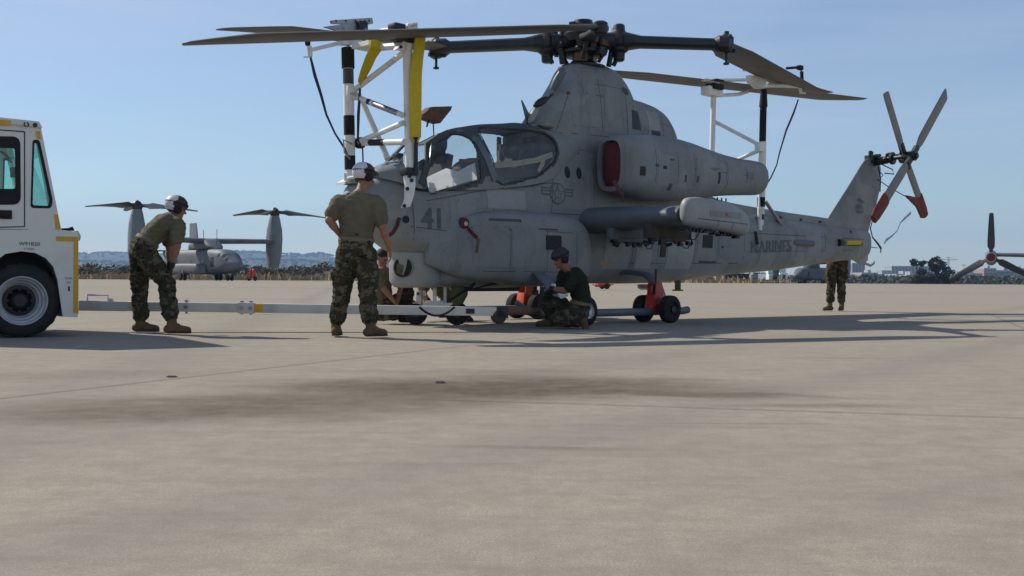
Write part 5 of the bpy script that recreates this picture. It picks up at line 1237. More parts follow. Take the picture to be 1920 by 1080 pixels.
mb = MB(); mb.tube(a+(b-a)*.42, a+(b-a)*.92, .0375, n=12); mb.build('lettered_band', 'steel', RK)
# saddle arms under the blades
mb = MB(); P_ = [(583, 90), (640, 76), (652, 72), (665, 75), (660, 84), (640, 84), (585, 97)]; mb.prism([r1(*q, .42) for q in P_], (0, .08, 0)); mb.tube(r1(580, 86, .45), r1(582, 106, .45), .03, n=8); mb.tube(r1(569, 107, .45), r1(582, 107, .45), .01, n=6); mb.build('saddle_arm', 'white_frame', RK, bevel=.01)
mb = MB(); mb.path([r1(655, 76, .45), r1(700, 90, .1), r1(748, 86, -.45)], .045, 8); mb.box(r1(690, 86, .15), (.25, .35, .06)); mb.build('saddle_beam', 'white_frame', RK)
mb = MB(); mb.tube(r1(577, 74, .45), r1(577, 86, .45), .035, n=10); mb.box(r1(650, 68, .45), (.20, .12, .09)); mb.build('saddle_pad', 'black_rubber', RK, bevel=.02)
mb = MB(); L = [(622, 38), (698, 33), (700, 44), (690, 46), (624, 44)]; mb.prism([r1(*q, .62) for q in L], (0, .05, 0)); mb.prism([r1(608, 50, .6), r1(668, 42, .6), r1(672, 56, .6), r1(640, 60, .6)], (0, .04, 0)); mb.tube(r1(682, 46, .64), r1(690, 86, .18), .028, n=8); mb.tube(r1(640, 44, .64), r1(655, 92, .5), .02, n=8); T_ = mb.build('perforated_beam', 'steel', RK)
mb = MB()
for q in (630, 648, 666, 684, 692): mb.tube(r1(q, 39, .615), r1(q, 39, .68), .014, n=8)
mb.build('beam_holes', 'black_metal', T_)
mb = MB(); mb.box(r1(677, 50, .6), (.14, .12, .13)); mb.build('beam_clamp', 'black_metal', RK, bevel=.01)
def free_strip(name, pts, w, m, side, label=None, cat=None, thick=.006, **k):
    c = pts[-1]; wp = MAST + rotz(HEAD) @ c
    mb = MB(); mb.strip([p-c for p in pts], w, thick, side); o = mb.build(name, m, None); o.location = wp; o.rotation_euler = (0, 0, HEAD)
    if label: tag(o, label, cat, **k)
    return o
s1 = free_strip('tie_down_strap', [hp(790, 57, -.60), hp(787, 85, -.60), hp(783, 110, -.60), hp(780, 140, -.60), hp(779, 180, -.60), hp(779, 220, -.60), hp(779, 256, -.60), hp(780, 262, -.60), hp(780, 270, -.60)], [.15, .16, .17, .18, .19, .18, .175, .10, .07], 'yellow_strap', (1, 0, 0), 'long wide yellow strap hanging straight down beside the white post, narrowing at its foot', 'strap', thick=.008)
mb = MB(); c = s1.location; q0 = hp(780, 270, -.60); mb.strip([hp(780, 266, -.61)-q0, hp(780, 300, -.59)-q0, hp(778, 330, -.57)-q0], .055, .01, (1, 0, 0)); mb.build('strap_tail', 'rope_dark', s1)
mb = MB(); mb.prism([hp(775, 257, -.615)-q0, hp(785, 257, -.615)-q0, hp(780, 268, -.615)-q0], (0, .003, 0)); mb.build('printed_arrow', 'black_rubber', s1)
free_strip('tie_down_strap', [hp(708, 76, -.1), hp(704, 92, -.1), hp(695, 108, 0), hp(686, 130, .1), hp(678, 150, .25), hp(679, 158, .3)], [.20, .20, .19, .17, .12, .06], 'yellow_strap', (1, 0, .3), 'shorter slanting yellow strap between the banded pole and the white post', 'strap', thick=.008)
free_strip('black_webbing_strap', [hp(582, 106, .45), hp(590, 140, .45), hp(602, 178, .45), hp(612, 215, .45), hp(628, 250, .45), hp(646, 278, .45), hp(652, 292, .45)], [.03, .045, .04, .03, .025, .03, .02], 'rope_dark', (1, 0, 0), 'thin dark strap sagging from the left end of the front rack to its pole', 'strap')
free_strip('black_webbing_strap', [hp(676, 150, .35), hp(674, 185, .35), hp(672, 215, .35), hp(671, 262, .35), hp(680, 280, .35), hp(681, 312, .35)], [.03, .035, .045, .03, .02, .02], 'rope_dark', (1, 0, 0), 'thin dark strap hanging vertically just right of the banded pole', 'strap')

# rear rack
RR = local_thing('blade_fold_rack', 'white rack with black topped pole standing on the tail boom, holding rear blades', 'rotor blade rack', (4.2, -.3, 1.8), group='blade fold racks on the helicopter')
O2 = Vector((4.2, -.3, 1.8))
def r3(px, py, y): return hp(px, py, y)-O2
yq, yt = -.34, .45
mb = MB(); mb.tube(r3(1432, 168, yq), r3(1424, 432, yq), .045, n=18); PO = mb.build('banded_pole', 'white_frame', RR)
for a, b, r_, m_ in ((168, 200, .075, 'black_rubber'), (200, 266, .06, 'black_rubber'), (266, 370, .068, 'white_frame'), (370, 388, .069, 'black_rubber'), (388, 402, .062, 'white_frame'), (402, 412, .06, 'black_metal'), (412, 422, .05, 'white_frame')):
    mb = MB(); f = lambda y_: 1432-6*(y_-168)/262
    mb.tube(r3(f(a), a, yq), r3(f(b), b, yq), r_*(.72 if b == 200 else 1), r_, n=20); mb.build('pole_band', m_, PO)
mb = MB(); mb.tube(r3(1416, 434, yq-.03), r3(1421, 458, yq-.08), .03, .022); mb.build('pole_toe', 'rope_dark', PO)
mb = MB(); mb.tube(r3(1338, 178, yt), r3(1335, 285, yt), .05, n=16); mb.build('front_post', 'white_frame', RR)
for (a, b, ya, yb, rr) in (((1340, 228), (1424, 272), yt, yq, .033), ((1372, 304), (1424, 282), yt*.4, yq, .036)):
    mb = MB(); mb.tube(r3(*a, ya), r3(*b, yb), rr, n=12); mb.build('diagonal_tube', 'white_frame', RR)
mb = MB(); mb.box(r3(1424, 276, yq), (.14, .12, .16)); mb.build('pole_bracket', 'white_frame', PO, bevel=.02)
mb = MB(); mb.tube(r3(1434, 376, yq), r3(1472, 432, -.25), .032, n=10); BR = mb.build('rear_brace', 'steel', RR)
mb = MB(); mb.tube(r3(1471, 430, -.25), r3(1473, 443, -.25), .045, n=10); mb.build('brace_foot', 'rope_dark', BR)
mb = MB(); mb.box(r3(1335, 172, yt), (.42, .20, .16)); mb.box(r3(1332, 152, yt), (.46, .1, .05)); mb.build('blade_cradle', 'white_frame', RR, bevel=.02)
mb = MB(); mb.box(r3(1340, 163, yt-.05), (.28, .22, .10)); mb.box(r3(1343, 152, yt), (.24, .2, .05)); mb.build('cradle_pad', 'black_rubber', RR, bevel=.02)
mb = MB(); mb.path([r3(1352, 150, yt), r3(1402, 149, yt), r3(1402, 172, yt), r3(1385, 177, yt), r3(1350, 179, yt)], .035, 8); mb.build('u_frame', 'white_frame', RR)
mb = MB(); mb.prism([r3(*q, yq-.05) for q in ((1408, 140), (1412, 152), (1424, 165), (1434, 166), (1438, 152), (1422, 142))], (0, .12, 0)); mb.path([r3(1393, 131, yq), r3(1410, 130, yq), r3(1420, 138, yq)], .03, 6); mb.build('saddle_bracket', 'white_frame', RR, bevel=.01)
mb = MB(); mb.path([r3(1436, 160, yq), r3(1470, 160, yq), r3(1502, 162, yq)], .04, 8); mb.tube(r3(1500, 162, yq), r3(1502, 176, yq), .03, n=8); mb.tube(r3(1502, 174, yq), r3(1510, 175, yq), .015, n=6); mb.build('saddle_arm', 'white_frame', RR)
mb = MB(); mb.tube(r3(1475, 128, yq), r3(1500, 126, yq), .025, n=8); mb.tube(r3(1503, 134, yq), r3(1504, 158, yq), .035, n=8); mb.tube(r3(1502, 127, yq), r3(1503, 163, yq), .014, n=8); mb.box(r3(1500, 127, yq), (.12, .08, .08)); mb.build('hold_down_clamp', 'black_rubber', RR, bevel=.01)
free_strip('black_webbing_strap', [hp(1497, 186, -.3), hp(1488, 212, -.3), hp(1474, 245, -.3), hp(1462, 285, -.3), hp(1456, 310, -.3), hp(1446, 332, -.3), hp(1436, 348, -.34)], [.03, .05, .045, .035, .03, .03, .02], 'rope_dark', (1, 0, 0), 'thin dark strap bowing down from rear blades to the pole above the tail boom', 'strap')
mb = MB(); mb.path([hp(1406, 400, -.3), hp(1412, 430, -.36), hp(1418, 458, -.40)], .012, 5)

# ================================================================== handling wheels on the skids
def wheel_thing(name, label, local, paint, rim, lean=0, group=None, jack=True):
    t = local_thing(name, label, 'handling wheels', local, group=group)
    for k, y in enumerate((-.24, .24)):
        mb = MB(); mb.lathe((0, y-.085, .20), (0, 1, 0), [(0, .10), (.0, .13), (.01, .17), (.03, .195), (.06, .20), (.11, .20), (.14, .195), (.16, .17), (.17, .13), (.17, .10)], 36, False); w_ = mb.build('tyre', 'tyre', t)
        mb = MB(); mb.lathe((0, y-.08, .20), (0, 1, 0), [(0, .03), (.0, .05), (.03, .06), (.035, .10), (.02, .115), (.0, .13), (.15, .13), (.13, .11), (.12, .05), (.15, .04), (.15, .001)], 28); mb.build('rim', rim, w_)
    mb = MB(); mb.tube((0, -.3, .20), (0, .3, .20), .025); mb.build('axle', 'steel', t)
    if jack:
        mb = MB()
        for y in (-.075, .075):
            mb.prism([(-.16, y-.006, .16), (.13, y-.006, .16), (.10, y-.006, .34), (.05, y-.006, .52), (-.03, y-.006, .58), (-.12, y-.006, .56), (-.13, y-.006, .35), (-.19, y-.006, .24)], (0, .012, 0))
        mb.box((-.04, 0, .57), (.14, .16, .03)); mb.box((-.15, 0, .30), (.03, .16, .22), roty(.15)); mb.tube((-.12, -.09, .26), (-.12, .09, .26), .035)
        mb.build('jack_frame', paint, t, bevel=.006)
        mb = MB(); mb.tube((-.03, 0, .22), (-.03, 0, .55), .035); mb.tube((-.03, 0, .50), (-.02, 0, .78), .016); mb.build('jack_ram', 'black_metal', t)
        mb = MB(); [mb.tube((-.175, y, .24+.0*y), (-.185, y, .24), .014) for y in (-.05, .05)]; mb.tube((.05, -.085, .40), (.05, .085, .40), .02); mb.build('pins', 'steel', t)
    return t
gw = 'ground handling wheels clamped to the skids'
wheel_thing('handling_wheels', 'red jack with two fat black tyres clamped on the near skid near its rear end', (.42, -1.10, 0), 'red_paint', 'black_metal', group=gw)
wheel_thing('handling_wheels', 'orange jack with two black tyres on the far skid, seen left of the crouching man', (-.05, 1.10, 0), 'orange_paint', 'black_metal', group=gw)
FT = wheel_thing('handling_wheels', 'wheel pair with pale rim on the near skid behind the crouching man in dark shirt', (-1.42, -1.10, 0), 'white_frame', 'white_frame', group=gw, jack=False)
mb = MB(); mb.box((-.28, .05, .40), (.34, .10, .12), roty(-.2)); mb.box((-.40, .05, .30), (.08, .12, .25)); mb.tube((-.30, .05, .42), (-.30, .05, .56), .05); mb.box((-.12, .05, .46), (.16, .10, .10), roty(.4)); mb.build('tow_clamp', 'white_frame', FT, bevel=.02)
mb = MB(); mb.tube((-.50, .1, .22), (-.46, .1, .52), .035); mb.build('clamp_bolt', 'black_metal', FT)

# ================================================================== tow bar
A = at(150, 573, 12.1); B_ = at(938, 584, 12.75)
d = (B_-A); L = d.length; ang = atan2(d.y, d.x); slope = -math.asin(d.z/L)
TB_ = thing('tow_bar', 'long white steel tow bar joining the tug to the helicopter front', 'tow bar', (A.x, A.y, 0), ang)
def tb(x, dz=0, dy=0): return Vector((x, dy, A.z+d.z*x/L+dz))
q = roty(slope)
def seg(x0, x1, w, h, name, m, bevel=.008, dy=0, dz=0):
    mb = MB(); mb.box(tb((x0+x1)/2, dz, dy), (x1-x0, w, h), q); return mb.build(name, m, TB_, bevel=bevel)
seg(0, .52, .13, .11, 'coupling_sleeve', 'dirty_white'); seg(.50, 1.72, .11, .105, 'beam', 'dirty_white')
seg(1.72, 1.90, .135, .125, 'joint_collar', 'dirty_white'); seg(1.895, 2.0, .125, .10, 'yellow_band', 'yellow_paint'); seg(1.99, L-.05, .12, .105, 'beam', 'dirty_white')
for x in (1.76, 1.86, 1.15):
    mb = MB(); mb.tube(tb(x, .0, -.085), tb(x, 0, .085), .022, n=10); mb.tube(tb(x, .07), tb(x, -.075), .014, n=8); mb.tube(tb(x, .065), tb(x, .08), .022, n=8); mb.build('bolt', 'steel', TB_)
mb = MB(); mb.path([tb(.08, .05), tb(.08, .12), tb(.30, .12), tb(.30, .05)], .012, 6); mb.box(tb(.33, .06), (.05, .05, .05)); mb.build('grab_handle', 'white_frame', TB_)
mb = MB(); mb.box(tb(L-.36, 0, -.062), (.10, .004, .06), q); mb.build('stencil_plate', 'rope_dark', TB_)
mb = MB(); mb.lathe(tb(L-.02, -.06, 0), (0, -1, 0), [(-.09, .05), (-.09, .085), (.06, .085), (.06, .05)], 24); mb.box(tb(L+.02, -.01), (.14, .12, .14), q); mb.build('end_pulley', 'black_metal', TB_, bevel=.01)
# fork legs to both skids
R_ = rotz(-ang)
def in_tb(wp): v = wp-Vector((A.x, A.y, 0)); return R_ @ v
nearskid = MAST+rotz(HEAD) @ Vector((-2.05, -1.10, SKZ+.03)); farskid = MAST+rotz(HEAD) @ Vector((-2.0, 1.10, SKZ+.05))
mb = MB(); mb.path([tb(L), in_tb(Vector((.12, 13.05, .24))), in_tb(nearskid)], [.05, .055, .05], 10); mb.build('fork_leg', 'brown_cover', TB_)
mb = MB(); mb.path([tb(L), in_tb(farskid)], [.04, .035], 10); mb.build('fork_leg', 'black_metal', TB_)
mb = MB(); a0 = in_tb(at(786, 572, 12.45)); b0 = in_tb(at(852, 572, 12.45)); pts = []
for i in range(13):
    t = i/12; p = a0.lerp(b0, t); p.z -= .10*4*t*(1-t)+.02; pts.append(p+Vector((0, -.03, 0)))
mb.path(pts, .014, 7); mb.build('hydraulic_hose', 'black_rubber', TB_)
# low jack dolly behind the bar
cD = on_ground(818, 14.55)
DJ = thing('jack_dolly', 'low white jack stand on two small black wheels under the gun turret', 'jack stand', (cD.x, cD.y, 0), 0)
for x, y in ((-.27, 0), (.28, 0)):
    mb = MB(); mb.lathe((x, y-.06, .155), (0, 1, 0), [(0, .07), (.0, .12), (.02, .15), (.06, .157), (.10, .15), (.12, .12), (.12, .07)], 28, False); w_ = mb.build('tyre', 'tyre', DJ)
    mb = MB(); mb.lathe((x, y-.065, .155), (0, 1, 0), [(0, .001), (.0, .06), (.02, .085), (.11, .085), (.13, .06), (.13, .001)], 20); mb.build('hub', 'black_metal', w_)
mb = MB(); mb.box((0, 0, .27), (.62, .10, .06)); mb.box((-.02, .0, .42), (.05, .05, .36)); mb.box((.12, .02, .42), (.04, .05, .38)); mb.box((-.2, 0, .42), (.12, .05, .06)); mb.box((-.24, 0, .36), (.05, .05, .16)); mb.box((-.02, 0, .30), (.25, .12, .05)); mb.build('frame', 'white_frame', DJ, bevel=.008)
mb = MB(); mb.tube((-.19, -.05, .50), (-.19, -.05, .26), .015); mb.tube((.18, 0, .52), (.34, 0, .22), .02); mb.build('pump_handle', 'steel', DJ)
mb = MB(); mb.lathe((.26, 0, .24), (.25, 0, 1), [(0, .05), (.08, .09), (.2, .12), (.28, .10), (.30, .02)], 16); mb.build('bag', 'webbing', DJ)
# ================================================================== people
def remesh(mb, name, material, parent, voxel, smooth=3, disp=None, **kw):
    me = bpy.data.meshes.new(name); me.from_pydata(mb.v, [], mb.f)
    bm = bmesh.new(); bm.from_mesh(me); bmesh.ops.recalc_face_normals(bm, faces=bm.faces); bm.to_mesh(me); bm.free()
    o = bpy.data.objects.new(name, me); COL.objects.link(o)
    r = o.modifiers.new('r', 'REMESH'); r.mode = 'VOXEL'; r.voxel_size = voxel; r.use_smooth_shade = True
    if smooth: s_ = o.modifiers.new('s', 'SMOOTH'); s_.iterations = smooth; s_.factor = .6
    out = bpy.data.meshes.new_from_object(o.evaluated_get(bpy.context.evaluated_depsgraph_get()))
    bpy.data.objects.remove(o); bpy.data.meshes.remove(me)
    out.name = name; out.materials.clear(); out.materials.append(MATS[material])
    if disp:
        nrm = [v.normal.copy() for v in out.vertices]
        for v, n_ in zip(out.vertices, nrm): v.co += n_*disp(v.co)
    out.polygons.foreach_set('use_smooth', [True]*len(out.polygons))
    o = bpy.data.objects.new(name, out); COL.objects.link(o)
    if parent is not None: o.parent = parent
    for k, v in kw.items(): o[k] = v
    return o
def folds(amp, sx=9, sz=14, seed=0):
    def f(p):
        a = noise.noise(Vector((p.x*sx+seed, p.y*sx, p.z*sz)))
        b = noise.noise(Vector((p.x*26+seed, p.y*26, p.z*30+3)))
        r_ = 1-abs(noise.noise(Vector((p.x*7+seed*2, p.y*7, p.z*16))))*2
        return amp*(a*.9+b*.35+max(0, r_-.35)*.9)
    return f
def chain(mb, pts, rads):
    for a, b, r0, r1 in zip(pts, pts[1:], rads, rads[1:]): mb.capsule(a, b, r0, r1)
def torso(mb, pel, wai, che, nec, side, wp, ww, wc, wn, dp=.6):
    """elliptic rings from hips to neck; side = unit vector to the figure's right"""
    rows = []; P = [pel, wai, che, nec]; keys = [(pel, wp, wp*.72), (pel.lerp(wai, .5), (wp+ww)/2, (wp+ww)/2*.70), (wai, ww, ww*.68), (wai.lerp(che, .5), (ww+wc)/2*1.0, (ww+wc)/2*.66), (che, wc, wc*.62), (che.lerp(nec, .45), wc*.93, wc*.52), (che.lerp(nec, .8), wn*1.5, wn*1.2), (nec, wn, wn)]
    up = (nec-pel).normalized()
    a0 = keys[0][0]-up*.06; keys = [(a0, wp*.72, wp*.5)]+keys
    for k, (c, a, b) in enumerate(keys):
        d = (keys[min(k+1, len(keys)-1)][0]-keys[max(k-1, 0)][0]).normalized()
        s_ = (side-d*side.dot(d)).normalized(); f = d.cross(s_)
        rows.append([c+s_*a*math.copysign(abs(cos(q))**.85, cos(q))+f*b*math.copysign(abs(sin(q))**.9, sin(q)) for q in [2*pi*i/28 for i in range(28)]])
    mb.rings(rows)
def hand(mb, wrist, d, palm_n, thumb_side, curl=.5, s=1.0):
    """d = direction of the hand, palm_n = direction the palm faces, thumb_side = unit vector towards the thumb"""
    d = d.normalized(); t = (thumb_side-d*thumb_side.dot(d)).normalized(); n_ = d.cross(t); 
    if n_.dot(palm_n) < 0: n_ = -n_
    k0 = wrist+d*.015; k1 = wrist+d*.085*s
    for o_ in (-.026, -.009, .009, .026): mb.capsule(k0+t*o_*.7, k1+t*o_, .016, .0135)
    for i, (o_, L) in enumerate(((.031, .072), (.011, .082), (-.010, .076), (-.030, .060))):
        p = k1+t*o_*s; a = curl*.35; r_ = .0098
        for j, f in enumerate((.45, .32, .25)):
            a += curl*(.30+.35*j); v = d*cos(a)+n_*sin(a); q = p+v*L*f*s; mb.capsule(p, q, r_, r_*.93, 10, 3); p = q; r_ *= .93
    p = wrist+d*.03+t*.022; v = (d*.65+t*.75+n_*.25).normalized(); q = p+v*.045*s; mb.capsule(p, q, .014, .0115, 10, 3)
    v2 = (d*.9+t*.3+n_*(.3+curl*.4)).normalized(); mb.capsule(q, q+v2*.035*s, .0112, .0095, 10, 3)
def head(mb, c, fwd, up, s=1.0):
    fwd = fwd.normalized(); rt = fwd.cross(up).normalized(); up = rt.cross(fwd).normalized()
    M = Matrix((rt, fwd, up)).transposed()
    f = lambda x, y, z: c+M @ Vector((x*s, y*s, z*s))
    mb.ell(f(0, -.012, .03), (.076*s, .096*s, .088*s), M); mb.ell(f(0, .02, -.035), (.060*s, .068*s, .072*s), M)
    mb.capsule(f(0, .045, -.085), f(0, .068, -.078), .026*s, .02*s)                    # chin
    mb.capsule(f(0, .086, .012), f(0, .104, -.020), .009*s, .014*s)                    # nose
    for q in (-1, 1):
        mb.capsule(f(q*.012, .078, .030), f(q*.048, .066, .030), .011*s, .010*s)       # brow
        mb.capsule(f(q*.045, .060, -.018), f(q*.05, .045, -.02), .018*s, .02*s)        # cheek
        mb.ell(f(q*.078, -.008, -.012), (.010*s, .020*s, .032*s), M)                   # ear
        mb.capsule(f(q*.002, .082, -.050), f(q*.018, .077, -.050), .008*s, .006*s); mb.capsule(f(q*.002, .080, -.062), f(q*.016, .076, -.060), .008*s, .006*s)
    return f, M
def foot(mb, ank, toe, up=Vector((0, 0, 1)), r=.048):
    d = (toe-ank); d.z = 0; d.normalize(); g = Vector((ank.x, ank.y, 0))
    base = ank.z-.10
    h = Vector((ank.x, ank.y, base))-d*.045; t = Vector((ank.x, ank.y, base))+d*.165
    mb.capsule(h+Vector((0, 0, .045)), h+d*.10+Vector((0, 0, .06)), .045, .05); mb.capsule(h+d*.08+Vector((0, 0, .05)), t+Vector((0, 0, .035)), .05, .040)
    mb.capsule(ank+Vector((0, 0, -.02)), ank+Vector((0, 0, .20)), r+.004, r+.008)
    return h, t, d
def helmet(parent, c, f, M, style):
    """cranial: fabric shell, reflective patches, ear cups, goggles band"""
    mb = MB(); mb.ell(f(0, -.012, .045), (.094, .116, .100), M, 32, 20); 
    me_cut = MB()
    # keep only the part above the brow and behind the face
    vs = mb.v; keep = []
    inv = M.transposed()
    for fc in mb.f:
        ctr = sum((Vector(vs[i]) for i in fc), Vector())/len(fc); q = inv @ (ctr-c)
        if q.z > (.035 if q.y > .03 else (-.055 if q.y < -.02 else -.01)): keep.append(fc)
    mb.f = keep; mb.m = [0]*len(keep)
    sh = mb.build('helmet', 'helmet_shell' if style != 'dark' else 'helmet_dark', parent)
    so_ = sh.modifiers.new('s', 'SOLIDIFY'); so_.thickness = .012; so_.offset = 0
    if style != 'dark':
        mb = MB(); mb.ell(f(0, -.012, .045), (.104, .127, .110), M, 40, 26); keep = []
        for fc in mb.f:
            ctr = sum((Vector(mb.v[i]) for i in fc), Vector())/len(fc); q = inv @ (ctr-c)
            if -.03 < q.z < .145 and q.y < -.03 and abs(q.x) < .092: keep.append(fc)
        mb.f = keep; mb.m = [0]*len(keep); mb.build('reflective_patch', 'reflective_patch', sh)
        mb = MB(); mb.ell(f(0, -.012, .045), (.104, .127, .110), M, 40, 26); keep = []
        for fc in mb.f:
            ctr = sum((Vector(mb.v[i]) for i in fc), Vector())/len(fc); q = inv @ (ctr-c)
            if .055 < q.z < .14 and q.y > .03 and abs(q.x) < .055: keep.append(fc)
        mb.f = keep; mb.m = [0]*len(keep); mb.build('reflective_patch', 'reflective_patch', sh)
    for q in (-1, 1):
        mb = MB(); a = f(q*.072, -.005, -.01); b = f(q*.122, -.005, -.01); dd = (b-a)
        mb.lathe(a, dd, [(0, .04), (.005, .046), (.03, .046), (.045, .036), (.05, .001)], 20); mb.build('ear_cup', 'black_rubber', sh)
    mb = MB(); pts = [f(.10*sin(t_), -.012+.124*cos(t_), .055) for t_ in [2*pi*i/24 for i in range(25)]]; mb.strip(pts, .024, .006, M @ Vector((0, 0, 1))); mb.build('goggle_band', 'black_rubber', sh)
    return sh
def person(label, J, shirt='shirt_green', skin='skin', gloves=False, helm='white', headfwd=None, side=None, hands=None, headup=None, bulk=1.0, seed=0, boots='boot', kneel=None, short=True, upper=True):
    """J: joint name -> world point.  Everything is built round the hip point"""
    base = Vector((J['pel'].x, J['pel'].y, 0))
    t = thing('person', label, 'person', base, 0, group=None)
    j = {k: v-base for k, v in J.items()}
    side = side or (j['shR']-j['shL']).normalized()
    b = bulk
    # body
    mb = MB()
    torso(mb, j['pel'], j['wai'], j['che'], j['nec'], side, .145*b, .125*b, .160*b, .058)
    for s_ in 'LR':
        chain(mb, [j['hip'+s_], j['kne'+s_], j['ank'+s_]], [.082*b, .056*b, .040])
        chain(mb, [j['sh'+s_], j['elb'+s_], j['wri'+s_]], [.058*b, .043*b, .029])
        mid = j['elb'+s_].lerp(j['wri'+s_], .25); mb.capsule(mid, mid.lerp(j['wri'+s_], .25), .044*b, .040*b)
        mid = j['sh'+s_].lerp(j['elb'+s_], .4); mb.capsule(mid, mid.lerp(j['elb'+s_], .25), .053*b, .050*b)
        mb.capsule(j['che'].lerp(j['nec'], .3), j['sh'+s_], .07*b, .058*b)
        if hands and hands.get(s_) and not gloves: hand(mb, j['wri'+s_], *hands[s_])
    mb.capsule(j['che'].lerp(j['nec'], .7), j['hea']-(headup or Vector((0, 0, 1)))*.05, .062, .055)
    fw = headfwd; up = headup or Vector((0, 0, 1))
    f, M = head(mb, j['hea'], fw, up)
    body = remesh(mb, 'body', skin, t, .0085, 3)
    for s_ in 'LR':
        if hands and hands.get(s_) and gloves:
            m2 = MB(); hand(m2, j['wri'+s_], *hands[s_]); m2.capsule(j['wri'+s_].lerp(j['elb'+s_], .18), j['wri'+s_], .036, .034); m2.v = [tuple(Vector(v)) for v in m2.v]
            remesh(m2, 'glove', 'glove_dark', t, .007, 1)
    # shirt
    mb = MB()
    torso(mb, j['pel'].lerp(j['wai'], .15), j['wai'], j['che'], j['nec'].lerp(j['che'], .12), side, .168*b, .165*b, .192*b, .072)
    for s_ in 'LR':
        e = j['sh'+s_].lerp(j['elb'+s_], .66)
        mb.capsule(j['che'].lerp(j['nec'], .35), j['sh'+s_], .092*b, .078*b); mb.capsule(j['sh'+s_], e, .080*b, .076*b, 16, 2)
    remesh(mb, 'shirt', shirt, t, .010, 3, folds(.015, 7, 10, seed))
    # trousers, bloused over the boots
    mb = MB()
    torso(mb, j['pel'], j['pel'].lerp(j['wai'], .5), j['pel'].lerp(j['wai'], .8), j['pel'].lerp(j['wai'], .95), side, .178*b, .172*b, .166*b, .10)
    for s_ in 'LR':
        h, k, a = j['hip'+s_], j['kne'+s_], j['ank'+s_]
        bl = k.lerp(a, .74)
        chain(mb, [h, h.lerp(k, .5), k, k.lerp(a, .45), bl], [.114*b, .105*b, .088*b, .085*b, .084])
        mb.capsule(bl, k.lerp(a, .79), .084, .066)
        mb.capsule(j['pel'], h, .12*b, .112*b)
        pk = h.lerp(k, .62)+side*(.085*(1 if s_ == 'R' else -1)); mb.box(pk, (.06, .15, .20), None)
    remesh(mb, 'trousers', 'camo_cloth', t, .011, 3, folds(.017, 8, 13, seed+5))
    # belt
    mb = MB(); c = j['pel'].lerp(j['wai'], .62); d = (j['wai']-j['pel']).normalized(); s2 = (side-d*side.dot(d)).normalized(); ff = d.cross(s2)
    mb.strip([c+s2*.180*b*cos(q)+ff*.128*b*sin(q) for q in [2*pi*i/32 for i in range(33)]], .04, .008, d); mb.build('belt', 'belt', t)
    # boots
    for s_ in 'LR':
        mb = MB(); 
        if kneel and s_ in kneel:
            td = kneel[s_].normalized(); a = j['ank'+s_]
            mb.capsule(a-td*.02, a+td*.12, .048, .042); mb.capsule(a.lerp(j['kne'+s_], .3), a, .05, .05)
            o = remesh(mb, 'boot', boots, t, .009, 2); continue
        h, tt, d = foot(mb, j['ank'+s_], j['toe'+s_])
        o = remesh(mb, 'boot', boots, t, .009, 2)
        m2 = MB(); pr = []
        s3 = Vector((-d.y, d.x, 0))
        for u, w_ in ((-.045, .022), (-.03, .040), (.05, .040), (.11, .050), (.17, .044), (.203, .02)):
            pr.append((u, w_))
        c0_ = Vector((j['ank'+s_].x, j['ank'+s_].y, 0)); zz = j['ank'+s_].z-.10
        poly = [c0_+d*u+s3*w_+Vector((0, 0, zz)) for u, w_ in pr]+[c0_+d*u-s3*w_+Vector((0, 0, zz)) for u, w_ in pr[::-1]]
        m2.prism(poly, (0, 0, .026)); m2.build('sole', 'boot_sole', o, bevel=.004)
    if helm: helmet(t, j['hea'], f, M, helm)
    else:
        mb = MB(); mb.ell(f(0, -.02, .045), (.081, .098, .085), M); mb.build('hair', 'hair', t)
    for q in (-1, 1):
        mb = MB(); mb.ell(f(q*.030, .074, .012), (.013, .013, .011), M, 10, 6); mb.build('eye', 'cockpit_dark', t)
    return t
X_, Z_ = Vector((1, 0, 0)), Vector((0, 0, 1))
def V(x, y, z): return Vector((x, y, z))
# 1: standing man, back to the camera, hand on hip
Y0 = 11.25
def q1(px, py, dy=0): return at(px, py, Y0+dy)
J = dict(pel=q1(667, 470), wai=q1(669, 437), che=q1(669, 392, .02), nec=q1(678, 357, .03), hea=q1(683, 331, .08), shL=q1(636, 379, .0), shR=q1(707, 380, .03),
         elbL=q1(617, 413, -.10), wriL=q1(641, 444, .04), elbR=q1(718, 428, -.02), wriR=q1(730, 467, .10), hipL=q1(651, 478, 0), hipR=q1(686, 478, .0),
         kneL=q1(642, 546, .04), kneR=q1(689, 548, -.02), ankL=q1(630, 610, .06), ankR=q1(695, 612, -.06), toeL=q1(640, 612, .4), toeR=q1(735, 620, .12))
J['ankL'].z = .115; J['ankR'].z = .115
person('standing man seen from behind, left hand on hip, green shirt, camouflage trousers, white-backed helmet', J, headfwd=V(.75, .7, -.05), side=V(1, .12, 0).normalized(),
       hands=dict(L=(V(.8, .5, -.1), V(.3, 1, 0), V(0, .2, 1), .5), R=(V(.15, .2, -1), V(-1, .2, 0), V(0, 1, 0), .6)), bulk=1.02, seed=1, helm='white')
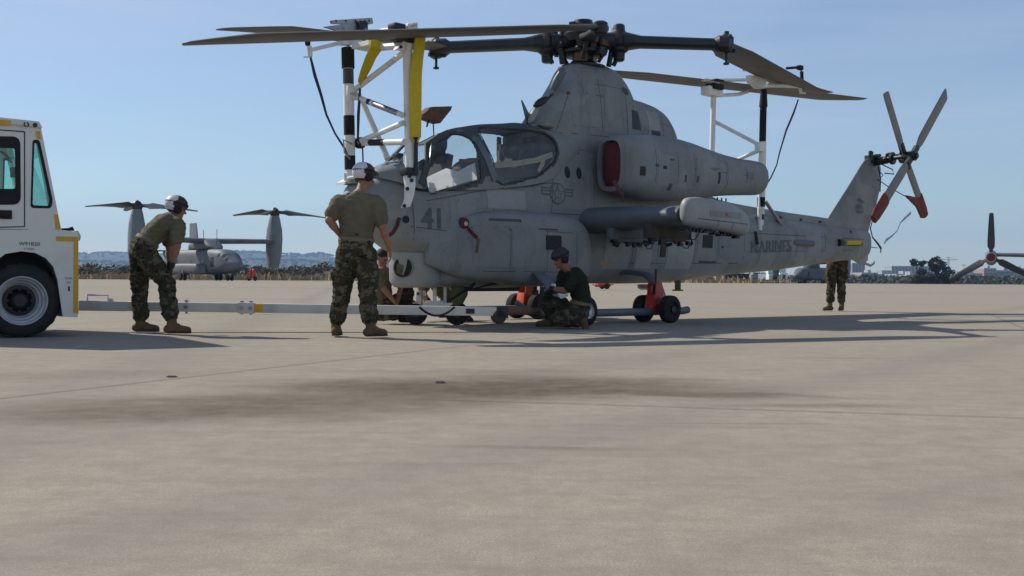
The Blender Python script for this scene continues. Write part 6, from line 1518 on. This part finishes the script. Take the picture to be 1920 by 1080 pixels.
# 2: bending man leaning on his knees
Y0 = 11.62
J = dict(pel=q1(267, 466, -.02), wai=q1(281, 446, .02), che=q1(312, 419, .08), nec=q1(327, 404, .12), hea=q1(331, 392, .16), shL=q1(314, 417, .20), shR=q1(333, 422, -.02),
         elbL=q1(318, 466, .26), wriL=q1(318, 500, .22), elbR=q1(332, 462, -.06), wriR=q1(321, 500, .0), hipL=q1(262, 477, .12), hipR=q1(274, 478, -.08),
         kneL=q1(262, 540, .24), kneR=q1(312, 530, -.02), ankL=q1(263, 604, .26), ankR=q1(322, 606, -.04), toeL=q1(290, 612, .28), toeR=q1(360, 612, -.02))
J['ankL'].z = .115; J['ankR'].z = .115
person('bending man leaning on his knees beside the tug, green shirt, camouflage trousers, helmet', J, headfwd=V(.85, .5, -.25), side=V(.35, -1, 0).normalized(),
       hands=dict(L=(V(.1, 0, -1), V(-1, 0, 0), V(0, 1, 0), .6), R=(V(-.05, -.1, -1), V(-1, 0, 0), V(0, 1, 0), .6)), gloves=True, bulk=1.0, seed=9, helm='white')
# 3: crouching man at the near skid
Y0 = 13.62
J = dict(pel=q1(1086, 583, .0), wai=q1(1090, 560, .0), che=q1(1082, 524, -.02), nec=q1(1066, 502, -.02), hea=q1(1051, 486, -.04), shL=q1(1058, 516, .18), shR=q1(1087, 522, -.15),
         elbL=q1(1050, 543, .20), wriL=q1(1030, 548, .10), elbR=q1(1058, 545, -.14), wriR=q1(1034, 541, -.05), hipL=q1(1080, 590, .12), hipR=q1(1086, 591, -.12),
         kneL=q1(1030, 566, .20), kneR=q1(1045, 600, -.10), ankL=q1(1034, 604, .22), ankR=q1(1094, 606, -.18), toeL=q1(1020, 606, .22), toeR=q1(1110, 608, -.2))
J['ankL'].z = .115; J['ankR'].z = .10; J['kneR'].z = .12
person('man crouching by the near skid in dark shirt and helmet, working on a clamp', J, shirt='shirt_dark_green_shaded', skin='skin_tan', headfwd=V(-.75, -.45, -.35), side=V(.1, -1, .05).normalized(),
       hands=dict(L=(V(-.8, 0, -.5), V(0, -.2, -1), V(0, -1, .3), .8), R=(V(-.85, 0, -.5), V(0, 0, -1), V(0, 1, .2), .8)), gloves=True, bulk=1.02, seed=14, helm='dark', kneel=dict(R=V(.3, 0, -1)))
# 4: man crouching behind the tow bar
Y0 = 14.75
J = dict(pel=q1(722, 578, .05), wai=q1(718, 556, .02), che=q1(717, 522, -.02), nec=q1(716, 500, -.02), hea=q1(717, 484, -.02), shL=q1(736, 513, .18), shR=q1(706, 514, -.14),
         elbL=q1(752, 540, .15), wriL=q1(745, 566, -.1), elbR=q1(720, 542, -.22), wriR=q1(740, 566, -.24), hipL=q1(730, 580, .14), hipR=q1(717, 582, -.08),
         kneL=q1(765, 548, .18), kneR=q1(738, 590, -.10), ankL=q1(758, 604, .14), ankR=q1(706, 600, -.06), toeL=q1(785, 604, .14), toeR=q1(700, 604, -.1))
J['ankL'].z = .115; J['ankR'].z = .12; J['kneR'].z = .14
person('man crouching behind the white tow bar right of the standing man, bare forearm reaching down', J, headfwd=V(.7, -.5, -.5), side=V(-.2, -1, 0).normalized(),
       hands=dict(L=(V(.2, -.2, -1), V(-.5, 0, 0), V(0, -1, 0), .7), R=(V(.5, 0, -.8), V(0, 0, -1), V(0, 1, .2), .7)), bulk=.98, seed=21, helm=None, kneel=dict(R=V(-.4, 0, -1)))
# 5: man kneeling on the far side, mostly hidden by the gun turret
Y0 = 16.0
J = dict(pel=q1(846, 570, .05), wai=q1(838, 552, .02), che=q1(816, 525, -.02), nec=q1(802, 510, -.02), hea=q1(792, 502, -.02), shL=q1(806, 520, .18), shR=q1(812, 522, -.16),
         elbL=q1(790, 550, .15), wriL=q1(800, 575, .0), elbR=q1(788, 541, -.32), wriR=q1(806, 567, -.42), hipL=q1(848, 574, .14), hipR=q1(846, 576, -.12),
         kneL=q1(828, 582, .18), kneR=q1(850, 588, -.22), ankL=q1(866, 590, .14), ankR=q1(872, 588, -.20), toeL=q1(885, 592, .14), toeR=q1(885, 592, -.1))
J['ankL'].z = .10; J['ankR'].z = .10; J['kneR'].z = .13; J['kneL'].z = .13
person('man kneeling behind the gun turret, only his gloved forearm and knees in view', J, headfwd=V(-.3, -.8, -.4), side=V(-.3, -1, 0).normalized(),
       hands=dict(L=(V(.2, -.2, -1), V(-.5, 0, 0), V(0, -1, 0), .7), R=(V(.4, 0, -.9), V(-1, 0, 0), V(0, 1, .2), .7)), gloves=True, bulk=.96, seed=28, helm='dark', kneel=dict(L=V(.6, 0, -.6), R=V(.6, 0, -.6)))
# 6: man behind the tail boom
Y0 = 22.7
J = dict(pel=q1(1568, 487, .0), wai=q1(1569, 470, .0), che=q1(1570, 444, .02), nec=q1(1574, 424, .02), hea=q1(1578, 408, -.02), shL=q1(1590, 434, .05), shR=q1(1552, 434, -.05),
         elbL=q1(1592, 462, .0), wriL=q1(1578, 480, -.14), elbR=q1(1549, 462, -.06), wriR=q1(1556, 484, -.16), hipL=q1(1579, 491, .02), hipR=q1(1560, 491, -.02),
         kneL=q1(1577, 530, .0), kneR=q1(1559, 530, -.03), ankL=q1(1578, 577, .02), ankR=q1(1556, 577, -.04), toeL=q1(1572, 580, -.3), toeR=q1(1540, 580, -.18))
J['ankL'].z = .115; J['ankR'].z = .115
person('man standing under the tail, legs and clasped hands showing below the tail boom', J, headfwd=V(-.3, -1, -.4), side=V(-1, .1, 0).normalized(),
       hands=dict(L=(V(-.9, -.2, -.3), V(0, 1, 0), V(0, 0, 1), .7), R=(V(.2, -.3, -1), V(0, 1, 0), V(1, 0, 0), .7)), bulk=1.0, seed=33, helm='white')
# ================================================================== aircraft tug on the left
TY = 10.78; TW = 1.95; TPHI = radians(33)
T0 = at(42, 500, TY); T0 = Vector((T0.x, TY, 0)); TU = Vector((cos(TPHI), sin(TPHI), 0)); TN = Vector((-sin(TPHI), cos(TPHI), 0))
TUG = thing('aircraft_tow_tug', 'white aircraft tow tug with yellow edge stripes and green tinted cab windows', 'tug', T0, TPHI)
def tp(px, py, dy=0.0):
    if px < -100:                 # out of the frame: lengths continue along the side at true size
        r_ = tp(-100, 500); k = 1/(TY+r_.x*sin(TPHI))*F_PX
        e = tp(-99, 500); z0 = tp(0, py).z
        return Vector((r_.x+(px+100)*.0068, dy, z0))
    d_ = ray(px, py); o_ = Vector((0, 0, CAM_H)); t_ = (T0-o_).dot(TN)/d_.dot(TN); q_ = o_+d_*t_-T0
    return Vector((q_.dot(TU), dy, q_.z))
def t2(px, py): p = tp(px, py); return (p.x, p.z)
def side_plate(name, outer, holes, m, y0=0.0, th=.03, parent=TUG, mirror=True, bevel=0):
    res = []
    for far in ((False, True) if mirror else (False,)):
        yy = TW-y0 if far else y0; tt = -th if far else th
        mb = MB(); plate(mb, [t2(*p) for p in outer] if True else outer, [[t2(*p) for p in h] for h in holes], lambda a, b: Vector((a, yy, b)), lambda a, b: Vector((a, yy+tt, b)))
        res.append(mb.build(name, m, parent, smooth=False))
    return res
LX = -430
arch_c = (38, 566)
archr = [(118, 594), (113, 560), (108, 525), (100, 500), (86, 484), (66, 474), (40, 471), (10, 476), (-12, 492), (-24, 520), (-32, 556), (-37, 594)]
farch = [(x-330, y) for x, y in archr]
lower = [(146, 595)]+archr+[(-212+0, 594)]+farch[0:0]+[(-205, 594), (LX, 594), (LX, 440), (-100, 432), (115, 432), (147, 436)]
side_plate('body_side', [(146, 595)]+archr+[(LX, 594), (LX, 438), (-100, 431), (115, 431), (147, 435)], [], 'tug_white')
WIN = round_poly([(-88, 262), (29, 264), (31, 372), (-88, 372)], 12)
WFR = round_poly([(-96, 254), (38, 256), (39, 384), (-96, 384)], 16)
QFR = round_poly([(61, 262), (74, 262), (99, 376), (96, 391), (57, 390)], 7)
QIN = round_poly([(64.5, 268), (71, 268), (94, 376), (92, 386), (61, 385)], 5)
cab = [(115, 431), (77, 240), (72, 229), (-140, 216), (-190, 431)]
side_plate('cab_side', cab, [WFR, QFR], 'tug_white')
for y0, th, nm, o_, h_, m_ in ((-.004, .045, 'window_rubber', WFR, [round_poly([(-88, 276), (29, 277), (30, 354), (-88, 354)], 6)], 'black_rubber'), (-.004, .04, 'window_rubber', QFR, [QIN], 'black_rubber')):
    side_plate(nm, o_, h_, m_, y0, th)
for nm, poly in (('door_glass', round_poly([(-90, 274), (31, 275), (32, 356), (-90, 356)], 6)), ('quarter_glass', QIN)):
    for yy in (.018, TW-.018):
        mb = MB(); vs, fs = holed([t2(*p) for p in poly], []); mb.add([(a, yy, b) for a, b in vs], fs); mb.build(nm, 'tug_glass', TUG, smooth=False)
# door leaf lines, handle and step
mb = MB()
for pl in ([(46, 247), (46, 425)], [(-110, 244), (46, 247)], [(46, 425), (-110, 432)]):
    a, b = tp(*pl[0], -.004), tp(*pl[1], -.004); d = (b-a).normalized(); n_ = Vector((-d.z, 0, d.x))*.005
    mb.add([a+n_, b+n_, b-n_, a-n_], [(0, 1, 2, 3)])
mb.build('door_gap', 'black_rubber', TUG, smooth=False)
mb = MB(); a = tp(-20, 393, -.012); b = tp(22, 411, -.012); mb.box(((a.x+b.x)/2, -.012, (a.z+b.z)/2), (b.x-a.x, .03, a.z-b.z)); mb.build('door_handle', 'black_rubber', TUG, bevel=.008)
# yellow bands
def decal(name, pts, m='yellow_paint', y=-.003):
    mb = MB(); mb.prism([tp(*p, y) for p in pts], (0, .003, 0)); return mb.build(name, m, TUG, smooth=False)
decal('yellow_stripe', [(105, 443), (147, 444), (147, 453.5), (105, 452)]); decal('yellow_stripe', [(138, 453.8), (147, 453.8), (147, 588), (137, 587)])
decal('yellow_stripe', [(66, 246), (74.5, 246), (78, 260.5), (68.5, 260.5)]); decal('yellow_stripe', [(101, 402), (108.5, 402), (114, 430), (104, 430)])
def words(txt, size, px, py, m='rope_dark', ws=1.0):
    vs, fs = text_mesh(txt, size, ws); c = tp(px, py, -.006); mb = MB(); mb.add([c+Vector((u, 0, v)) for u, v in vs], fs); mb.build('stencil_lettering', m, TUG, smooth=False)
words('W91B20', .052, 55, 457.5, ws=1.05); words('7 TON', .032, 54, 467, 'heli_seam'); words('FORK', .028, 128.5, 522, 'heli_seam'); words('LIFT', .028, 128.5, 530, 'heli_seam')
decal('small_slot', [(127.5, 537), (131, 537), (131, 546), (127.5, 546)], 'black_rubber')
# solid volumes: deck, rear face, roof, floor, wheel housings
def slab(name, px0, py0, px1, py1, m, y0=.03, y1=None, bevel=.01):
    y1 = TW-.03 if y1 is None else y1
    a = tp(px0, py0); b = tp(px1, py1); mb = MB(); mb.box(((a.x+b.x)/2, (y0+y1)/2, (a.z+b.z)/2), (abs(b.x-a.x), y1-y0, abs(a.z-b.z))); return mb.build(name, m, TUG, bevel=bevel)
mb = MB(); mb.prism([tp(*p, .031) for p in [(-150, 432), (114, 432), (146, 436), (146, 445), (-150, 445)]], (0, TW-.062, 0)); mb.build('rear_deck', 'tug_white', TUG, bevel=.008)
slab('rear_panel', 141, 446, 146, 594, 'tug_white'); slab('chassis', LX, 520, -46, 590, 'cockpit_dark', .35, TW-.35)
slab('axle_beam', 20, 548, 62, 580, 'cockpit_dark', .3, TW-.3); slab('front_hood', LX, 440, -190, 520, 'tug_white')
slab('inner_wall', -50, 446, 140, 588, 'cockpit_dark', .42, .48); slab('inner_wall', -50, 446, 140, 588, 'cockpit_dark', TW-.48, TW-.42)
mb = MB(); rows = [[tp(x, y, yy) for x, y in archr] for yy in (.03, .42)]; n = len(archr)
mb.add(rows[0]+rows[1], [(i, i+1, n+i+1, n+i) for i in range(n-1)]); mb.build('wheel_arch_liner', 'heli_dark_paint', TUG)
# roof, cab rear glass and pillars
mb = MB(); mb.prism([tp(*p, -.02) for p in [(-140, 216), (-140, 226), (70, 239), (77, 241), (79, 240), (73, 228)]], (0, TW+.04, 0)); RF = mb.build('roof', 'tug_white', TUG, bevel=.012)
mb = MB(); mb.prism([tp(*p, -.023) for p in [(-60, 220), (20, 226), (20, 236), (-60, 230)]], (0, .003, 0)); mb.build('yellow_stripe', 'yellow_paint', RF, smooth=False)
mb = MB(); mb.lathe(tp(65, 235, -.02), (0, -1, 0), [(-.01, .022), (.008, .022), (.012, .001)], 16); mb.path([tp(46, 230, -.02), tp(44, 234, -.04), tp(47, 238, -.02)], .006, 5); mb.path([tp(51, 230, -.02), tp(53, 234, -.04), tp(51, 238, -.02)], .006, 5); mb.build('roof_marker_light', 'black_metal', RF)
for yy in (.03, TW-.12):
    mb = MB(); mb.prism([tp(*p, yy) for p in [(66, 241), (77, 241), (115, 431), (103, 431)]], (0, .09, 0)); mb.build('rear_pillar', 'tug_white', TUG)
mb = MB(); a = tp(76, 246); b = tp(113, 428); mb.add([(a.x-.03, .12, a.z), (a.x-.03, TW-.12, a.z), (b.x-.03, TW-.12, b.z), (b.x-.03, .12, b.z)], [(0, 1, 2, 3)]); mb.build('rear_glass', 'tug_glass', TUG, smooth=False)
mb = MB(); a = tp(-140, 222); b = tp(-188, 428); mb.add([(a.x, .05, a.z), (a.x, TW-.05, a.z), (b.x, TW-.05, b.z), (b.x, .05, b.z)], [(0, 1, 2, 3)]); mb.build('windscreen', 'tug_glass', TUG, smooth=False)
mb = MB(); mb.path([tp(8, 277, .3), tp(20, 288, .3), tp(31, 300, .3)], .009, 6); mb.path([tp(12, 277, .3), tp(23, 287, .3), tp(31, 294, .3)], .006, 6); mb.build('cab_cable', 'black_rubber', TUG)
mb = MB(); mb.box(tp(27, 322, .08), (.05, .06, .10)); mb.build('latch_box', 'black_rubber', TUG, bevel=.01)
# seat with the dark round headrest
mb = MB(); mb.ell(tp(-12, 348, .7), (.145, .26, .20)); mb.ell(tp(-10, 388, .7), (.15, .3, .22)); mb.box(tp(-35, 410, .7), (.5, .55, .12)); mb.build('driver_seat', 'cockpit_dark', TUG, bevel=.03)
mb = MB(); a = tp(-60, 395, .5); mb.tube(tp(-110, 410, .7), tp(-80, 375, .7), .02); mb.lathe(tp(-80, 375, .7), (1, 0, 1), [(-.01, .17), (.01, .17), (.01, .15), (-.01, .15)], 24); mb.build('steering_wheel', 'black_rubber', TUG)
# rear bumper pad and hitch
mb = MB(); mb.prism([tp(*p, .05) for p in [(147, 432), (150, 434), (154, 442), (153, 450), (147, 453)]], (0, TW-.1, 0)); mb.build('bumper_lip', 'dirty_white', TUG, bevel=.01)
mb = MB(); mb.path([tp(116, 431, .15), tp(134, 430, .15), tp(141, 427, .15), tp(142, 432, .15)], .02, 6); mb.build('hood_hinge', 'black_rubber', TUG)
mb = MB(); mb.box(tp(150, 574, TW*.72), (.16, .2, .16)); mb.tube(tp(154, 560, TW*.72), tp(154, 590, TW*.72), .02); mb.build('tow_hitch', 'black_metal', TUG, bevel=.01)
for i, (px, yy) in enumerate(((42, .02), (42, TW-.30), (-330, .02), (-330, TW-.30))):
    c = tp(px, 566); near = i in (0, 2); R_w = .37; c = Vector((c.x, 0, R_w))
    s_ = -1 if near else 1; base = Vector((c.x, yy+(.28 if near else 0), c.z)); dv = (0, s_, 0)
    mb = MB(); mb.lathe(base, dv, [(0, .235), (.0, .30), (.02, .345), (.06, .37), (.22, .37), (.26, .345), (.28, .30), (.275, .245), (.25, .235)], 56, False)
    for k in range(40):
        a_ = 2*pi*k/40; mb.box(base+Vector((.361*cos(a_), s_*(.14+.05*(-1)**k), .361*sin(a_))), (.05, .10, .022), roty(-a_-pi/2+.0))
    ty = mb.build('tyre', 'tyre', TUG)
    mb = MB(); mb.lathe(base, dv, [(.24, .240), (.272, .245), (.272, .232), (.22, .222), (.215, .205), (.16, .198), (.155, .178), (.10, .17), (.09, .08), (.13, .07), (.14, .055), (.15, .001)], 48, False); mb.build('rim', 'rim_paint', ty)
    mb = MB(); mb.lathe(base, dv, [(.09, .16), (.115, .155), (.12, .12), (.10, .10), (.15, .085), (.17, .06), (.172, .001)], 32); mb.build('hub', 'black_metal', ty)
    mb = MB()
    for k in range(8): a_ = 2*pi*k/8; mb.tube(base+Vector((.11*cos(a_), s_*.09, .11*sin(a_))), base+Vector((.11*cos(a_), s_*.135, .11*sin(a_))), .014, n=6)
    mb.build('wheel_nuts', 'black_metal', ty)
# ================================================================== parked tiltrotors and distant vehicles
def tiltrotor(label, loc, rz, nac_deg=90, blade_az=(10, 130, 250), blade_az2=None, red_cap=False):
    t = thing('tiltrotor_aircraft', label, 'tiltrotor', loc, rz, group='tiltrotor aircraft parked on the apron')
    def S(x, zb, zt, w, n=2.8): return (x, 0, (zb+zt)/2, w, (zt-zb)/2, (zt-zb)/2, n)
    fb_ = Body([S(-10.4, 2.7, 3.0, .15), S(-9.6, 2.4, 3.05, .45), S(-8.0, 1.75, 3.05, .8), S(-6.3, 1.1, 3.05, 1.0), S(-4.8, .72, 3.05, 1.1, 3.4), S(-2, .62, 3.05, 1.15, 3.6), S(2.5, .62, 3.0, 1.15, 3.6), S(4.4, .66, 2.92, 1.10, 3.2), S(5.2, .72, 2.65, 1.02, 2.8), S(6.0, .86, 2.15, .8, 2.5), S(6.6, 1.05, 1.80, .5, 2.2), S(6.95, 1.28, 1.55, .12, 2)])
    mb = MB(); fb_.mesh(mb, -10.4, 6.95, 80, 36); f = mb.build('fuselage', 'aircraft_grey', t, angle=60)
    for sg in (-1, 1):
        sp = Body([(-5.2, sg*1.2, 1.15, .1, .3, .3, 2.2), (-4.4, sg*1.35, 1.12, .35, .5, .45, 2.5), (-2, sg*1.4, 1.10, .42, .55, .5, 2.8), (1.0, sg*1.35, 1.1, .40, .5, .5, 2.8), (2.4, sg*1.1, 1.1, .2, .35, .4, 2.3)])
        mb = MB(); sp.mesh(mb, -5.2, 2.4, 24, 20); mb.build('sponson', 'aircraft_grey', t)
        for (x, z, w_, h_) in ((5.35, 2.32, .34, .30), (4.75, 2.42, .28, .34), (5.85, 2.0, .22, .2)):
            mb = MB(); fb_.panel(mb, x-w_/2, x+w_/2, z-h_/2, z+h_/2, .02, sg < 0, 3); mb.build('cockpit_window', 'distant_window', f)
        mb = MB(); fb_.panel(mb, 3.3, 3.95, .95, 2.2, .015, sg < 0, 3); mb.build('crew_door', 'cockpit_dark', f)
        for x in (1.6, -1.0): mb = MB(); fb_.panel(mb, x-.15, x+.15, 1.7, 2.0, .015, sg < 0, 3); mb.build('cabin_window', 'distant_window', f)
        mb = MB(); rows = []
        for (y, x0, ch, z, th) in ((0, .95, 2.5, 3.78, .23), (3, 1.05, 2.5, 3.85, .22), (6.5, 1.25, 2.5, 3.92, .2)):
            rows.append([Vector((x0-u, sg*y, z+v)) for u, v in airfoil(ch, th)])
        mb.rings(rows); mb.build('wing', 'aircraft_grey', t)
        mb = MB(); rows = []
        for (z, x0, ch, th) in ((2.1, -7.7, 2.9, .1), (3.0, -7.9, 2.7, .1), (4.4, -8.35, 2.2, .09), (6.0, -8.75, 1.8, .08)): rows.append([Vector((x0-u, sg*2.8+v, z)) for u, v in airfoil(ch, th)])
        mb.rings(rows); mb.build('tail_fin', 'aircraft_light', t)
        # nacelle
        A_ = radians(nac_deg); ax = Vector((cos(A_), 0, sin(A_))); bx = Vector((-sin(A_), 0, cos(A_))); piv = Vector((.3, sg*7.0, 3.95 if not red_cap else 3.55))
        rows = []
        for (s_, wy, wx, ox) in ((-2.7, .42, .45, .15), (-2.6, .55, .6, .12), (-1.2, .70, .95, .05), (.3, .72, 1.0, 0), (1.3, .68, .85, 0), (1.5, .66, .66, 0), (2.1, .55, .55, -.0), (2.6, .42, .45, 0)):
            c = piv+ax*s_+bx*ox; rows.append([c+Vector((0, 1, 0))*wy*cos(q)+bx*wx*math.copysign(abs(sin(q))**.8, sin(q)) for q in [2*pi*i/24 for i in range(24)]])
        mb = MB(); mb.rings(rows); N = mb.build('nacelle', 'aircraft_light', t)
        hub = piv+ax*2.95
        mb = MB(); mb.lathe(hub-ax*.4, ax, [(0, .42), (.2, .48), (.5, .46), (.75, .3), (.9, .02)], 20)
        for k in range(5): mb.box(hub+Vector((0, .45*cos(k*1.25), 0))+bx*.45*sin(k*1.25), (.3, .3, .3))
        H_ = mb.build('rotor_hub', 'black_metal', N)
        if red_cap: mb = MB(); mb.lathe(hub+ax*.35, ax, [(0, .55), (.25, .52), (.30, .3), (.30, .001)], 20); mb.build('red_cover', 'red_cover', H_)
        if red_cap: mb = MB(); mb.lathe(hub+ax*.0, ax, [(0, .60), (.3, .60), (.3, .001)], 20); mb.build('white_collar', 'white_frame', H_)
        for a_ in (blade_az if sg > 0 or not blade_az2 else blade_az2):
            a_ = radians(a_); dv = Vector((0, 1, 0))*cos(a_)+bx*sin(a_); sv = ax.cross(dv)
            mb = MB(); rows = []
            for (r_, c_, tw) in ((.4, .22, 45), (1.0, .30, 40), (1.3, .52, 36), (2.2, .48, 26), (4, .36, 14), (5.2, .28, 8), (5.55, .22, 6)):
                p = hub+dv*r_-ax*.012*r_*r_*(1 if nac_deg > 45 else 0); tr = radians(tw); u = sv*cos(tr)+ax*sin(tr); v = ax*cos(tr)-sv*sin(tr)
                rows.append([p+u*c_*cos(q)+v*.06*sin(q) for q in [2*pi*i/10 for i in range(10)]])
            mb.rings(rows); mb.build('rotor_blade', 'cuff_dark' if red_cap else 'blade_edge', N)
    mb = MB(); rows = [[Vector((-8.9-u, y, 3.02+v)) for u, v in airfoil(1.2, .14)] for y in (-2.8, 2.8)]; mb.rings(rows); mb.build('tailplane', 'aircraft_light', t)
    wf = Body([(-3.6, 0, 3.0, .3, .2, .2, 2.5), (-2.4, 0, 3.2, .8, .65, .4, 3), (.8, 0, 3.3, .95, .70, .4, 3), (1.8, 0, 3.2, .8, .35, .3, 2.5), (2.6, 0, 3.0, .3, .1, .2, 2.2)])
    mb = MB(); wf.mesh(mb, -3.6, 2.6, 24, 20); mb.build('wing_fairing', 'aircraft_grey', t)
    for (x, y, r_) in ((5.0, .2, .27), (5.0, -.2, .27), (-1.4, 2.05, .37), (-1.4, 1.65, .37), (-1.4, -2.05, .37), (-1.4, -1.65, .37)):
        mb = MB(); mb.lathe((x, y-.11, r_), (0, 1, 0), [(0, r_*.4), (0, r_*.8), (.04, r_), (.18, r_), (.22, r_*.8), (.22, r_*.4)], 18); mb.build('wheel', 'tyre', t)
    for (x, y, z) in ((5.0, 0, .9), (-1.4, 1.85, 1.0), (-1.4, -1.85, 1.0)):
        mb = MB(); mb.tube((x, y, .3), (x, y, z), .09, n=8); mb.build('gear_leg', 'dirty_white', t)
    mb = MB(); mb.tube((2.2, 0, 2.9), (2.2, 0, 4.9), .03, n=5); mb.tube((-.8, 0, 3.9), (-.8, 0, 4.9), .03, n=5); mb.build('whip_antenna', 'black_metal', t)
    return t
def gpos(px, Y): p = on_ground(px, Y); return (p.x, p.y, p.z if Y <= APRON_END else .385)
# faces right and towards the camera: heading measured from +X
tiltrotor('grey tiltrotor with raised nacelles parked between bending and standing men', gpos(388, 105), radians(-50), 88, (-10, 110, 230), (-40, 80, 200))
tiltrotor('tiltrotor at right edge, forward facing rotor with red hub cover', (lambda p, a: (p.x-3.25*cos(a)-7*sin(a), p.y-3.25*sin(a)+7*cos(a), p.z-.1))(on_ground(1858, 136), radians(-114)), radians(-114), 0, (90, 211, 332), None, red_cap=True)
tiltrotor('far grey tiltrotor half hidden behind the tail boom and the man under the tail', gpos(1520, 205), radians(-128), 88, (150, 30, -90))
# fire extinguisher carts
def cart(label, loc, rz, s=1.0, flat=False):
    t = thing('extinguisher_cart', label, 'fire extinguisher', loc, rz, group='red wheeled fire extinguishers')
    for y in (-.17, .17):
        mb = MB()
        if flat: mb.capsule((-.5*s, y, .28*s), (.35*s, y, .28*s), .13*s, .13*s)
        else: mb.capsule((0, y, .38*s), (.08, y, .95*s), .14*s, .14*s)
        mb.build('bottle', 'red_paint', t)
    mb = MB()
    for y in (-.32, .32): mb.path([(-.1*s, y, .2*s), (.05*s, y, .7*s), (.0, y, 1.1*s)] if not flat else [(-.7*s, y, .3*s), (.6*s, y, .34*s)], .03, 6)
    mb.box((0, 0, .25*s), (.3*s, .64, .05)); mb.build('frame', 'red_paint', t)
    for y in (-.38, .38):
        mb = MB(); mb.lathe((.05, y-.04, .22*s), (0, 1, 0), [(0, .08*s), (0, .18*s), (.02, .22*s), (.06, .22*s), (.08, .18*s), (.08, .08*s)], 18); mb.build('wheel', 'tyre', t)
    mb = MB(); mb.box((.16, 0, .62*s if not flat else .3*s), (.05, .2, .16)); mb.build('white_tag', 'white_frame', t)
cart('red twin-bottle fire extinguisher cart right of the left tiltrotor nose', gpos(472, 97), radians(60), 1.0)
cart('red low cart lying on the apron seen under the belly', gpos(1132, 60), radians(15), .75, True)
# vehicles beyond the apron seen under the belly
def truck(label, px0, px1, pytop, Y, m_cab, m_body, kind='tank', front=0):
    a = at(px0, 528, Y); b = at(px1, 528, Y); w = b.x-a.x; h = at(px0, pytop, Y).z-.385; cx = (a.x+b.x)/2
    t = thing('parked_truck', label, 'truck', (cx, Y, .385), 0, group='trucks parked beyond the apron')
    if kind == 'front':       # seen head-on
        mb = MB(); mb.box((0, 1, h*.48), (w, 2.4, h*.42)); mb.box((0, 2.2, h*.80), (w*.86, 2.0, h*.38)); mb.build('cab', m_cab, t, bevel=.08)
        mb = MB(); mb.box((0, 1.18, h*.82), (w*.74, .1, h*.2)); mb.build('windscreen', 'tug_glass', t)
        mb = MB(); mb.box((0, -.24, h*.42), (w*.36, .1, h*.30)); mb.build('grille', 'heli_seam', t)
        mb = MB(); mb.box((0, -.35, h*.16), (w*1.05, .2, h*.1)); mb.build('bumper', 'dirty_white', t)
        for s_ in (-1, 1):
            mb = MB(); mb.box((s_*w*.38, -.24, h*.40), (w*.12, .1, h*.10)); mb.build('headlight', 'white_frame', t)
            mb = MB(); mb.tube((s_*w*.36-.15, 1, .5), (s_*w*.36+.15, 1, .5), .5); mb.build('wheel', 'tyre', t)
        mb = MB(); mb.box((0, 6, h*.5), (w*.9, 7, h*.5)); mb.build('body', m_body, t)
        return
    cw = 2.0
    mb = MB(); mb.box((front*(w/2-cw/2), 0, h*.50), (cw, 2.3, h*.55)); mb.box((front*(w/2-cw*.6), 0, h*.82), (cw*.75, 2.1, h*.3)); mb.build('cab', m_cab, t, bevel=.08)
    mb = MB(); mb.box((front*(w/2-cw*.6), -1.07, h*.82), (cw*.5, .05, h*.2)); mb.build('cab_window', 'tug_glass', t)
    mb = MB()
    if kind == 'tank': mb.capsule((front*(-w/2+.6), 0, h*.62), (front*(w/2-cw-.7), 0, h*.62), h*.30, h*.30)
    else: mb.box((front*(-cw/2), 0, h*.60), (w-cw-.3, 2.4, h*.72))
    mb.build('body', m_body, t)
    mb = MB(); mb.box((0, 0, h*.22), (w, 1.8, .25)); mb.build('chassis', 'black_metal', t)
    for x in (-w*.38, -w*.22, w*.36) if front > 0 else (w*.38, w*.22, -w*.36):
        mb = MB(); mb.tube((x, -1.2, .5), (x, -.9, .5), .5, n=18); mb.build('wheel', 'tyre', t)
truck('pale low tanker trailer nearest the belly antenna', 1303, 1336, 516, 215, 'bldg_blue', 'dirty_white', 'tank', 1)
truck('tan nosed fuel truck with long dark body', 1340, 1404, 512, 222, 'tan_cloth', 'cockpit_dark', 'box', -1)
truck('blue-grey box truck left of the white lorry', 1406, 1442, 510, 232, 'bldg_blue', 'bldg_blue', 'box', -1)
truck('white lorry seen head-on between the grey box truck and the far tiltrotor', 1441, 1464, 507, 212, 'white_frame', 'bldg_blue', 'front')
truck('white cab-over van just right of the head-on white lorry', 1462, 1477, 503, 240, 'white_frame', 'white_frame', 'front')
# ================================================================== the air
mb = MB(); mb.box((0, 3600, 179), (13000, 7300, 362)); HZB = mb.build('haze', 'white_frame', None, smooth=False, kind='stuff')
hm = bpy.data.materials.new('haze_air'); hm.use_nodes = True; hn = hm.node_tree.nodes
hn.remove(hn['Principled BSDF']); pv = hn.new('ShaderNodeVolumePrincipled')
pv.inputs['Color'].default_value = (.42, .66, 1.0, 1); pv.inputs['Density'].default_value = 1.4e-4; pv.inputs['Anisotropy'].default_value = .1
hm.node_tree.links.new(pv.outputs[0], hn['Material Output'].inputs['Volume'])
HZB.data.materials.clear(); HZB.data.materials.append(hm)
